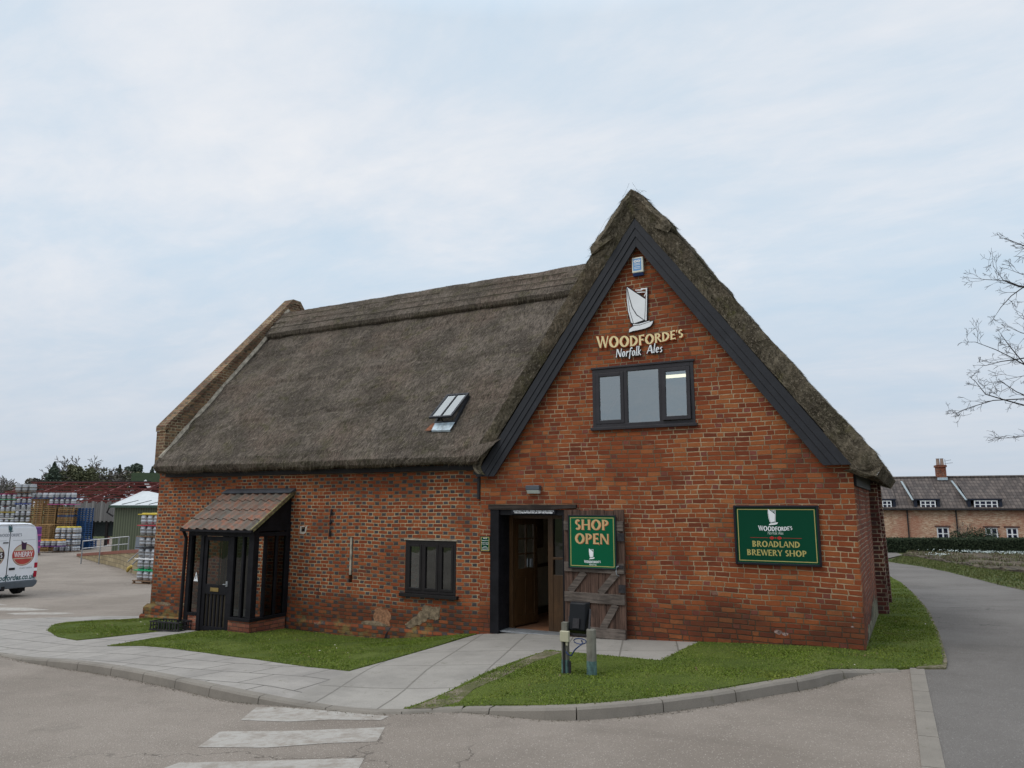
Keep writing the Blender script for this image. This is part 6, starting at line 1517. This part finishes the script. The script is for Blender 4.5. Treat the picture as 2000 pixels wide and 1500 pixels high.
def bare_tree(px, d, h, lab, seed, spread=.5, depth=5, r=.32, twig=.02, ln=None):
    rng = random.Random(seed); p = at(px, 985, d); z0 = gz(p.x, p.y); t = thing('bare_tree', lab, 'tree', (p.x, p.y, z0), 0, 'trees behind the yard')
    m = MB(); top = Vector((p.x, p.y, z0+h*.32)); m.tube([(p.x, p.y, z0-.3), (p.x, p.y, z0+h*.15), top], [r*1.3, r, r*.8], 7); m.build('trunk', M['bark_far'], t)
    m = MB()
    for i in range(5):
        a = i*1.26+rng.random(); grow(m, top-Vector((0, 0, .4*rng.random())), Vector((math.cos(a)*spread*1.3, math.sin(a)*spread*1.3, 1)).normalized(), (ln or h*.26), r*.55, depth-1, rng, -.01, 3, twig, 4)
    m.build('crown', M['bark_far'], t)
bare_tree(152, 105, 9.8, 'tall bare tree rising above the others behind the yard', 5, .75, 6, .34, .036, 2.9)
bare_tree(186, 108, 7.4, 'bare tree just right of the tallest bare tree', 8, .7, 6, .28, .034, 2.1)
bare_tree(128, 112, 8.4, 'bare tree leaning out left of the tallest bare tree', 19, 1.0, 6, .28, .034, 2.3)
bare_tree(76, 104, 5.8, 'small bare tree at the left beside the dark pine', 11, 1.0, 5, .24, .038, 1.9)
bare_tree(-14, 95, 7.4, 'bare tree cut off by the left edge of the view', 14, .8, 5, .28, .042, 2.4)
def leafy(nm, px, d, ybase, ytop, wpx, mat, lab, seed, cone=False, n=2200, size=.17):
    rng = random.Random(seed); p = at(px, 985, d); sc_ = d/1463; z0 = gz(p.x, p.y); zt_ = 2.11+(985-ytop)*sc_; zb = 2.11+(985-ybase)*sc_; rx = wpx*sc_/2
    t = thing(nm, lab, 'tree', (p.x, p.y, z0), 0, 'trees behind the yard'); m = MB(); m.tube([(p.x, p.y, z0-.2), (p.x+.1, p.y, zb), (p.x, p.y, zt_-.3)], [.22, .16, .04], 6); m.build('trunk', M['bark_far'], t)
    m = MB(); leafs(m, (p.x, p.y, (zt_+zb)/2), rx, (zt_-zb)/2, n, size, rng, cone); m.build('crown', M[mat], t)
leafy('pine_tree', 99, 98, 945, 903, 38, 'leaf_dark', 'dark green pointed pine in front of the small bare tree', 1, True, 2600)
leafy('pine_tree', 261, 118, 935, 903, 32, 'leaf_dark', 'rounded dark conifer standing right of the bare trees', 2, False, 2200)
leafy('pine_tree', 310, 116, 935, 902, 22, 'leaf_dark', 'dark conifer half hidden by the barn corner', 3, True, 1500)
leafy('pine_tree', 292, 122, 932, 912, 14, 'leaf_dark', 'thin small conifer left of the barn corner', 4, True, 500)
leafy('pine_tree', 228, 120, 935, 908, 18, 'leaf_dark', 'small pointed conifer between the bare trees and the rounded conifer', 6, True, 900)
leafy('ivy_tree', 138, 100, 955, 905, 34, 'leaf_olive', 'olive green ivy covered tree below the tallest bare tree', 7)
leafy('ivy_tree', 165, 101, 955, 910, 44, 'leaf_olive', 'broad olive green tree right of the ivy covered one', 9)
for i, (px, w_, yt, mt, lab) in enumerate(((118, 50, 925, 'leaf_brown', 'brownish winter scrub left of the ivy covered tree'), (196, 62, 914, 'leaf_olive', 'olive scrub in the middle of the tree line'), (232, 50, 918, 'leaf_brown', 'grey brown scrub beneath the pointed conifer'), (278, 60, 922, 'leaf_olive', 'low green scrub beneath the rounded conifer'), (70, 46, 935, 'leaf_brown', 'thin brown scrub beneath the small bare tree'), (15, 60, 948, 'leaf_olive', 'low olive scrub behind the steel frame at the far left'), (205, 60, 934, 'leaf_olive', 'yellow green bush in front of the tree line'))):
    leafy('scrub', px, 104+i, 965, yt, w_, mt, lab, 30+i, False, 2000)
# the bare tree at the right edge, its trunk outside the view
rng = random.Random(4); TD = 21.0
tp = at(2170, 985, TD); tz_ = gz(tp.x, tp.y)
t = thing('bare_tree', 'bare grey tree whose branches reach in from the right edge above the lane', 'tree', (tp.x, tp.y, tz_))
m = MB(); tr = [Vector((tp.x, tp.y, tz_-.2)), Vector((tp.x+.1, tp.y, tz_+2)), Vector((tp.x-.05, tp.y+.1, tz_+4.2)), Vector((tp.x+.1, tp.y, tz_+6.5)), Vector((tp.x, tp.y, tz_+9))]; m.tube(tr, [.32, .24, .19, .13, .05], 8); m.build('trunk', M['bark'], t)
m = MB()
def limb(path, d, r0, seed, twigs=9, tl=.55):
    rg = random.Random(seed); P = [at(x, y, d+rg.uniform(-.25, .25)) for x, y in path]; P = [tr[2].lerp(P[0], .3)]+P if len(P) < 2 else P
    src = min(tr, key=lambda q: (q-P[0]).length); P = [src, src.lerp(P[0], .6)+Vector((0, 0, .1))]+P
    n = len(P); rr = [r0*(1-.86*i/(n-1)) for i in range(n)]; m.tube(P, rr, 6, cap=False)
    for i in range(2, n-1):
        for _ in range(twigs):
            u = rg.random(); b = P[i].lerp(P[i+1], u); ax = (P[i+1]-P[i]).normalized(); r_ = max(.005, rr[i]*.42)
            sd = Vector((rg.gauss(0, 1), rg.gauss(0, 1), rg.gauss(.1, 1))); sd = (sd-ax*sd.dot(ax)).normalized()
            grow(m, b, (ax*rg.uniform(.5, 1.0)+sd*rg.uniform(.5, 1)).normalized(), tl*rg.uniform(.5, 1.2), r_, 2, rg, -.01, 3, .0042, 4)
    grow(m, P[-1], (P[-1]-P[-2]).normalized(), tl*.5, rr[-1], 1, rg, 0, 3, .004, 4)
for pth, sd in (([(2060,560),(2000,562),(1965,548),(1925,546),(1895,543)], 1), ([(2060,555),(1990,560),(1960,548),(1940,520),(1938,500)], 2), ([(2000,560),(1975,578),(1955,600),(1942,620)], 3), ([(2040,540),(2000,537),(1970,526)], 4),
                ([(2060,740),(2000,712),(1975,698),(1945,683),(1905,668),(1885,668)], 5), ([(1985,702),(1955,706),(1925,714),(1908,713)], 6), ([(2000,710),(1975,680),(1960,660),(1952,648)], 7), ([(2040,660),(1995,650),(1968,638)], 8),
                ([(2060,780),(2000,779),(1940,782),(1900,794),(1870,806),(1856,808)], 9), ([(1965,782),(1925,770),(1905,745),(1896,738)], 10), ([(2020,780),(1985,765),(1955,745),(1930,752)], 11), ([(2040,740),(2000,734),(1960,742)], 12),
                ([(2060,860),(2010,850),(1975,855),(1955,856)], 13), ([(2050,480),(1999,480),(1975,470),(1958,464)], 14), ([(2080,600),(2020,640),(1995,620)], 15)):
    limb(pth, TD, .028, sd, 2, .30)
for a in range(4):
    ang = a*.9; grow(m, tr[2+(a % 3)], Vector((RT.x*abs(math.cos(ang))+.3*fh.x*math.sin(ang), RT.y*abs(math.cos(ang))+.5*math.sin(ang), 1.1)).normalized(), 1.2, .07, 4, rng, 0, 3, .006, 5)
m.build('branches', M['bark'], t)

# ================================================================== COTTAGES BEYOND THE LANE
CD = 54.0; CROT = R_(-20.0); cmid = at(1860, 985, CD); cmid.z = 0; cdir = Vector((math.cos(YAW+CROT), math.sin(YAW+CROT), 0)); cnor = Vector((-cdir.y, cdir.x, 0)); c0 = cmid-cdir*9.0
zg = gz(at(1860, 985, CD).x, at(1860, 985, CD).y)
cot = thing('cottage_row', 'long low row of old brick cottages with dark pantile roof beyond the hedge', 'house', (c0.x, c0.y, 0), YAW+CROT, local=True)
def cxp(px):
    r = ray(px, 985); r = Vector((r.x, r.y, 0)); o_ = Vector((CAM.x, CAM.y, 0)); t_ = (cmid-o_).dot(cnor)/r.dot(cnor); return (o_+r*t_-c0).dot(cdir)
def cz(py, d=CD): return 2.11-(py-985)*d/1463
k = N('cottage_brick'); o_ = k.obj(); bt = k.n('ShaderNodeTexBrick'); k.l(k.map(o_, rot=(R_(90), 0, 0)), bt.inputs[0]); bt.inputs['Scale'].default_value = 1; bt.inputs['Brick Width'].default_value = .23; bt.inputs['Row Height'].default_value = .085; bt.inputs['Mortar Size'].default_value = .012
bt.inputs['Color1'].default_value = (.30, .12, .07, 1); bt.inputs['Color2'].default_value = (.40, .19, .11, 1); bt.inputs['Mortar'].default_value = (.42, .33, .23, 1)
c_ = k.mix(k.ss(k.noise(k.map(o_, (1.2, 1, 5)), 2.6, 9, .75), .46, .56), bt.outputs[0], (.56, .42, .30)); c_ = k.mix(k.ss(k.noise(k.map(o_, (1, 1, 1), loc=(4, 4, 4)), .55, 4, .6), .45, .62, 0, .6), c_, (.36, .155, .10)); k.col(c_); k.rough(.95); M['cottage_brick'] = k.m
k = N('cottage_tiles'); s_ = k.sep(k.obj()); row = k.M('FLOOR', k.M('MULTIPLY', s_[2], 4.4)); cl = k.M('FLOOR', k.M('MULTIPLY', s_[0], 4.2)); fx = k.M('FRACT', k.M('MULTIPLY', s_[0], 4.2)); fzz = k.M('FRACT', k.M('MULTIPLY', s_[2], 4.4))
c_ = k.mix(k.white(k.comb(row, cl)), (.065, .054, .050), (.13, .105, .092)); c_ = k.mix(k.ss(fx, .0, .35, .7, 0), c_, (.025, .02, .018)); c_ = k.mix(k.ss(fzz, .0, .3, .7, 0), c_, (.025, .02, .018)); c_ = k.mix(k.ss(k.noise(k.obj(), 4, 8, .8), .60, .68, 0, .8), c_, (.34, .33, .29)); k.col(c_); k.rough(.95); M['cottage_tiles'] = k.m
m = MB(); wl = [[(-3, zg-.6), (21, zg-.6), (21, cz(992)), (-3, cz(992))]]
lowin = [(1825, 1849), (1919, 1944), (1960, 1983)]
holes = [[(cxp(a), cz(1054)), (cxp(b), cz(1054)), (cxp(b), cz(1029)), (cxp(a), cz(1029))] for a, b in lowin]
m.sheet(wl[0], holes, 0, .35); m.box((-3, 6.6, zg-.6), (21, 6.9, cz(992))); m.build('wall', M['cottage_brick'], cot, off=(0,0,0))
ez, rz0 = cz(992), cz(933, CD+3.4)
m = MB(); m.add([(-3.2, -.25, ez-.02), (21.2, -.25, ez-.02), (21.2, 3.4, rz0), (-3.2, 3.4, rz0), (21.2, 7.1, ez), (-3.2, 7.1, ez), (-3.2, -.25, ez-.12), (21.2, -.25, ez-.12), (21.2, 3.4, rz0-.15), (-3.2, 3.4, rz0-.15)], [(0,1,2,3),(3,2,4,5),(0,6,7,1),(6,9,8,7)])
crf = m.build('roof', M['cottage_tiles'], cot, off=(0,0,0))
m = MB(); m.tube([(-3.2, 3.4, rz0), (21.2, 3.4, rz0+.02)], .11, 6); m.build('ridge_tiles', M['cottage_tiles'], crf, off=(0,0,0))
m = MB(); m.box((-3.2, -.36, ez-.16), (21.2, -.25, ez-.05)); m.build('gutter', M['iron'], cot, off=(0,0,0))
for px in (1770, 1865): m = MB(); x = cxp(px); m.tube([(x, -.1, ez-.1), (x, -.06, zg)], .05, 6); m.build('downpipe', M['iron'], cot, off=(0,0,0))
def wframe(x0, x1, z0, z1, nx, nz, y, fr=.07, par=cot):
    bx = [((x0, y, z0), (x0+fr, y+.06, z1)), ((x1-fr, y, z0), (x1, y+.06, z1)), ((x0+fr, y, z0), (x1-fr, y+.06, z0+fr)), ((x0+fr, y, z1-fr), (x1-fr, y+.06, z1))]
    for i in range(1, nx): x = x0+(x1-x0)*i/nx; bx.append(((x-fr*.55, y+.003, z0+fr), (x+fr*.55, y+.057, z1-fr)))
    for i in range(1, nz): z = z0+(z1-z0)*i/nz; bx.append(((x0+fr, y+.006, z-fr*.35), (x1-fr, y+.054, z+fr*.35)))
    m = MB(); [m.box(a, b) for a, b in bx]; w_ = m.build('window', M['white_paint'], par, off=(0,0,0))
    g = MB(); g.box((x0+.02, y+.035, z0+.02), (x1-.02, y+.045, z1-.02)); g.build('pane', plain('cottage_pane', (.012, .014, .035), .1), w_, off=(0,0,0)); return w_
for a, b in lowin:
    wframe(cxp(a), cxp(b), cz(1054), cz(1029), 2, 2, .05, .09)
    m = MB(); m.box((cxp(a)-.12, -.02, cz(1029)+.0), (cxp(b)+.12, .0, cz(1026))); m.build('arch', plain('cottage_arch', (.10, .05, .04), .9), cot, off=(0,0,0))
slope_c = (rz0-ez)/3.65
for i, (a, b, nx) in enumerate(((1715, 1741, 3), (1797, 1827, 3), (1902, 1948, 4))):
    x0, x1 = cxp(a), cxp(b); z0, z1 = cz(993), cz(977.5)
    m = MB(); xs0, xs1 = x0-.42, x1+.30; yt = (cz(941, CD+2.7)-ez)/slope_c-.25
    zt_ = ez+(yt+.25)*slope_c
    m.add([(xs0, -.16, z1+.12), (xs1, -.16, z1+.12), (xs1, yt, zt_+.03), (xs0, yt, zt_+.03)], [(0,1,2,3)])
    dm = m.build('dormer_roof', M['cottage_tiles'], cot, off=(0,0,0))
    m = MB()
    for xa in (xs0+.02, xs1-.22): m.add([(xa, -.10, ez), (xa+.2, -.10, ez), (xa+.2, -.10, z1+.10), (xa, -.10, z1+.10), (xa, yt, zt_), (xa+.2, yt, zt_)], [(0,1,2,3),(0,3,4),(1,5,2)])
    m.box((xs0, -.165, z1+.02), (xs1, -.105, z1+.115)); m.build('cheek', plain('cheek_blue', (.012, .016, .03), .5), dm, off=(0,0,0))
    wframe(x0, x1, z0, z1, nx, 2, -.13, .07, dm)
    if i: m = MB(); m.beam((xs0-.05, -.18, z1+.02), (xs0-.30, yt, zt_+.06), .14, .03); m.build('lead_verge', plain('lead_pale', (.25, .29, .30), .6), dm, off=(0,0,0))
xa, xb = cxp(1852), cxp(1871); m = MB(); zc = cz(909, CD+3.4); m.box((xa, 3.0, rz0-.6), (xb, 3.8, zc)); m.box((xa-.06, 2.94, zc-.18), (xb+.06, 3.86, zc-.02)); ch = m.build('chimney', M['brick_side'], cot, off=(0,0,0))
m = MB(); m.box((xa-.03, 2.9, rz0-.22), (xb+.03, 2.99, rz0-.02)); m.build('flashing', M['lead_white'], ch, off=(0,0,0))
for x in (xa+.17, xb-.17): m = MB(); m.lathe([(.13, zc), (.11, zc+.45), (.13, zc+.50)], 10, (x, 3.4, 0)); m.build('chimney_pot', plain('pot', (.28, .20, .16), .8), ch, off=(0,0,0))
m = MB(); m.tube([(xb+.05, 3.4, zc-.2), (xb+.05, 3.4, zc+.45)], .015, 4); m.tube([(xb, 3.4, zc+.30), (xb+.45, 3.3, zc+.38)], .012, 4); m.tube([(xb, 3.4, zc+.10), (xb+.55, 3.3, zc+.16)], .012, 4); m.build('aerial', M['iron'], ch, off=(0,0,0))
# hedge in front
hd = 50.0
h0, h1 = cmid-cnor*3.6-cdir*8.5, cmid-cnor*3.6+cdir*11.5; hz0 = gz(h0.x, h0.y)
t = thing('hedge', 'clipped dark green hedge in front of the brick cottages', 'hedge', (h0.x, h0.y, hz0))
m = MB(); rg = random.Random(3); dv_ = (h1-h0); dv_.z = 0; Ln = dv_.length; dv_.normalize(); nn_ = Vector((-dv_.y, dv_.x, 0)); vs_ = []; fs_ = []
def htop(px_): return 1051
for _ in range(26000):
    u = rg.random()*Ln; p = h0+dv_*u; g0 = gz(p.x, p.y); zt_ = 2.11-(1051-985)*(p-CAM).dot(fh)/1463; f = rg.random()
    if f < .3: q = Vector((p.x, p.y, zt_+rg.gauss(0, .03)))+nn_*rg.uniform(-.1, 1.0)
    else: q = Vector((p.x, p.y, rg.uniform(g0-.05, zt_)))+nn_*(rg.gauss(0, .05)-.05+.08*noise.noise((u, 0, 0)))
    a = Vector((rg.gauss(0, 1), rg.gauss(0, 1), rg.gauss(0, 1))).normalized(); b_ = a.orthogonal().normalized(); s2 = rg.uniform(.03, .06); bb = len(vs_); vs_ += [q+a*s2, q+b_*s2*.7, q-a*s2, q-b_*s2*.7]; fs_.append((bb, bb+1, bb+2, bb+3))
m.add(vs_, fs_); m.build('foliage', M['hedge_leaf'], t)
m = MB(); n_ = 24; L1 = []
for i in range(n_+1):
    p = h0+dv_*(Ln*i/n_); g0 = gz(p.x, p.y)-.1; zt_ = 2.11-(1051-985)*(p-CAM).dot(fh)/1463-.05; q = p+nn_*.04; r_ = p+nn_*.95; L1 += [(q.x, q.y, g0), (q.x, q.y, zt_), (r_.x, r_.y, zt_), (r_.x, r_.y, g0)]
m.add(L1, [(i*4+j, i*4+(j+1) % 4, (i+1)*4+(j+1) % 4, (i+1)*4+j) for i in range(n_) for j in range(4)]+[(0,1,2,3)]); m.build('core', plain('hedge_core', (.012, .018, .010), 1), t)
# shrub against the cottage wall
p = cmid+cdir*1.3-cnor*1.0; zb = gz(p.x, p.y); t = thing('shrub', 'dark evergreen shrub against the cottage wall above the hedge', 'shrub', (p.x, p.y, zb)); m = MB(); leafs(m, (p.x, p.y, zb+1.05), .95, .9, 1800, .07, random.Random(2)); m.build('foliage', M['hedge_leaf'], t)
m = MB(); m.tube([(p.x, p.y, zb-.1), (p.x, p.y, zb+1)], .05, 5); m.build('stem', M['bark'], t)
p = cmid-cnor*.4; t = thing('climbing_rose', 'leafless brown climber on the cottage wall left of the evergreen shrub', 'shrub', (p.x, p.y, zb)); m = MB()
for i in range(5): grow(m, Vector((p.x+i*.1, p.y, zb)), Vector((rg.gauss(0, .3), 0, 1)).normalized(), .9, .02, 3, rg, 0, 3, .008, 4)
m.build('stems', M['leaf_brown'], t)
# rough plants on the bed
m = MB(); vs_ = []; fs_ = []; rg = random.Random(8)
xs = [p[0] for p in bed]; ys = [p[1] for p in bed]
for _ in range(26000):
    x, y = rg.uniform(min(xs), max(xs)), rg.uniform(min(ys), max(ys))
    if not inside((x, y), bed) or noise.noise((x*.45, y*.45, 5)) < -.05: continue
    z = gz(x, y)+.12+.10*abs(noise.noise((x*.5, y*.4, 0))); h_ = rg.uniform(.03, .14); a = rg.uniform(0, 6.28); bb = len(vs_); w_ = .022
    vs_ += [(x-w_*math.cos(a), y-w_*math.sin(a), z-.05), (x+w_*math.cos(a), y+w_*math.sin(a), z-.05), (x+rg.gauss(0, .08), y+rg.gauss(0, .08), z+h_)]; fs_.append((bb, bb+1, bb+2))
m.add(vs_, fs_); tag(m.build('bed_plants', M['bed_leaf']), 'withered low growth covering the rough garden bed', 'plants', kind='stuff')
m = MB(); vs_ = []; fs_ = []
for cpx, cpy, n_, sx in ((1955, 1083, 420, 2.6), (1920, 1086, 150, 2.4), (1990, 1087, 150, 2.4), (1838, 1091, 60, .5), (1885, 1084, 90, 1.8)):
    c_ = G(cpx, cpy)
    for _ in range(n_):
        x, y = c_.x+rg.gauss(0, sx*.5), c_.y+rg.gauss(0, 1.1); z = gz(x, y)+.22+rg.uniform(0, .08); a = Vector((rg.gauss(0, 1), rg.gauss(0, 1), rg.gauss(0, .6))).normalized()*.034; b_ = a.orthogonal().normalized()*.024; q = Vector((x, y, z)); bb = len(vs_); vs_ += [q+a, q+b_, q-a, q-b_]; fs_.append((bb, bb+1, bb+2, bb+3))
m.add(vs_, fs_); tag(m.build('snowdrops', plain('petal', (.50, .56, .53), .7)), 'patches of small white flowers on the rough garden bed', 'flowers', kind='stuff')
m = MB(); rg = random.Random(21); vs_ = []; fs_ = []
for pl_, _o in LAWNS:
    xs = [p[0] for p in pl_]; ys = [p[1] for p in pl_]
    for _ in range(70):
        x, y = rg.uniform(min(xs), max(xs)), rg.uniform(min(ys), min(16, max(ys)))
        if not inside((x, y), pl_): continue
        q = Vector((x, y, lz(x, y)+.03)); a = Vector((rg.gauss(0, 1), rg.gauss(0, 1), rg.gauss(0, .4))).normalized()*rg.uniform(.008, .02); b_ = a.orthogonal().normalized()*rg.uniform(.005, .012); bb = len(vs_); vs_ += [q+a, q+b_, q-a, q-b_]; fs_.append((bb, bb+1, bb+2, bb+3))
m.add(vs_, fs_); tag(m.build('fallen_leaves', leafmat('dead_leaf', (.10, .06, .03), (.22, .16, .09), (.55, .50, .42))), 'scattered dead leaves and pale bits lying on the lawns', 'leaves', kind='stuff')
# litter of small stones, leaves along the kerb foot and on the lawns
m = MB(); rg = random.Random(12); vs_ = []; fs_ = []
for _ in range(1500):
    i = rg.randrange(4, len(KR)-1); p = KR[i].lerp(KR[i-1], rg.random()); dd_ = (KR[i]-KR[i-1]).normalized(); n2 = Vector((dd_.y, -dd_.x)); p = p+n2*abs(rg.gauss(.03, .04)); z = gz(p.x, p.y)+.004; s2 = rg.uniform(.003, .008); a = rg.uniform(0, 6.28); bb = len(vs_)
    vs_ += [(p.x+s2*math.cos(a), p.y+s2*math.sin(a), z), (p.x-s2*math.sin(a), p.y+s2*math.cos(a), z+s2*.5), (p.x-s2*math.cos(a), p.y-s2*math.sin(a), z), (p.x+s2*math.sin(a)*.6, p.y-s2*math.cos(a)*.6, z+s2*.8)]; fs_ += [(bb, bb+1, bb+2), (bb, bb+2, bb+3)]
m.add(vs_, fs_); tag(m.build('kerb_litter', leafmat('litter', (.05, .045, .02), (.09, .075, .04), (.20, .17, .12))), 'small leaves, moss and grit gathered along the foot of the kerb', 'litter', kind='stuff')
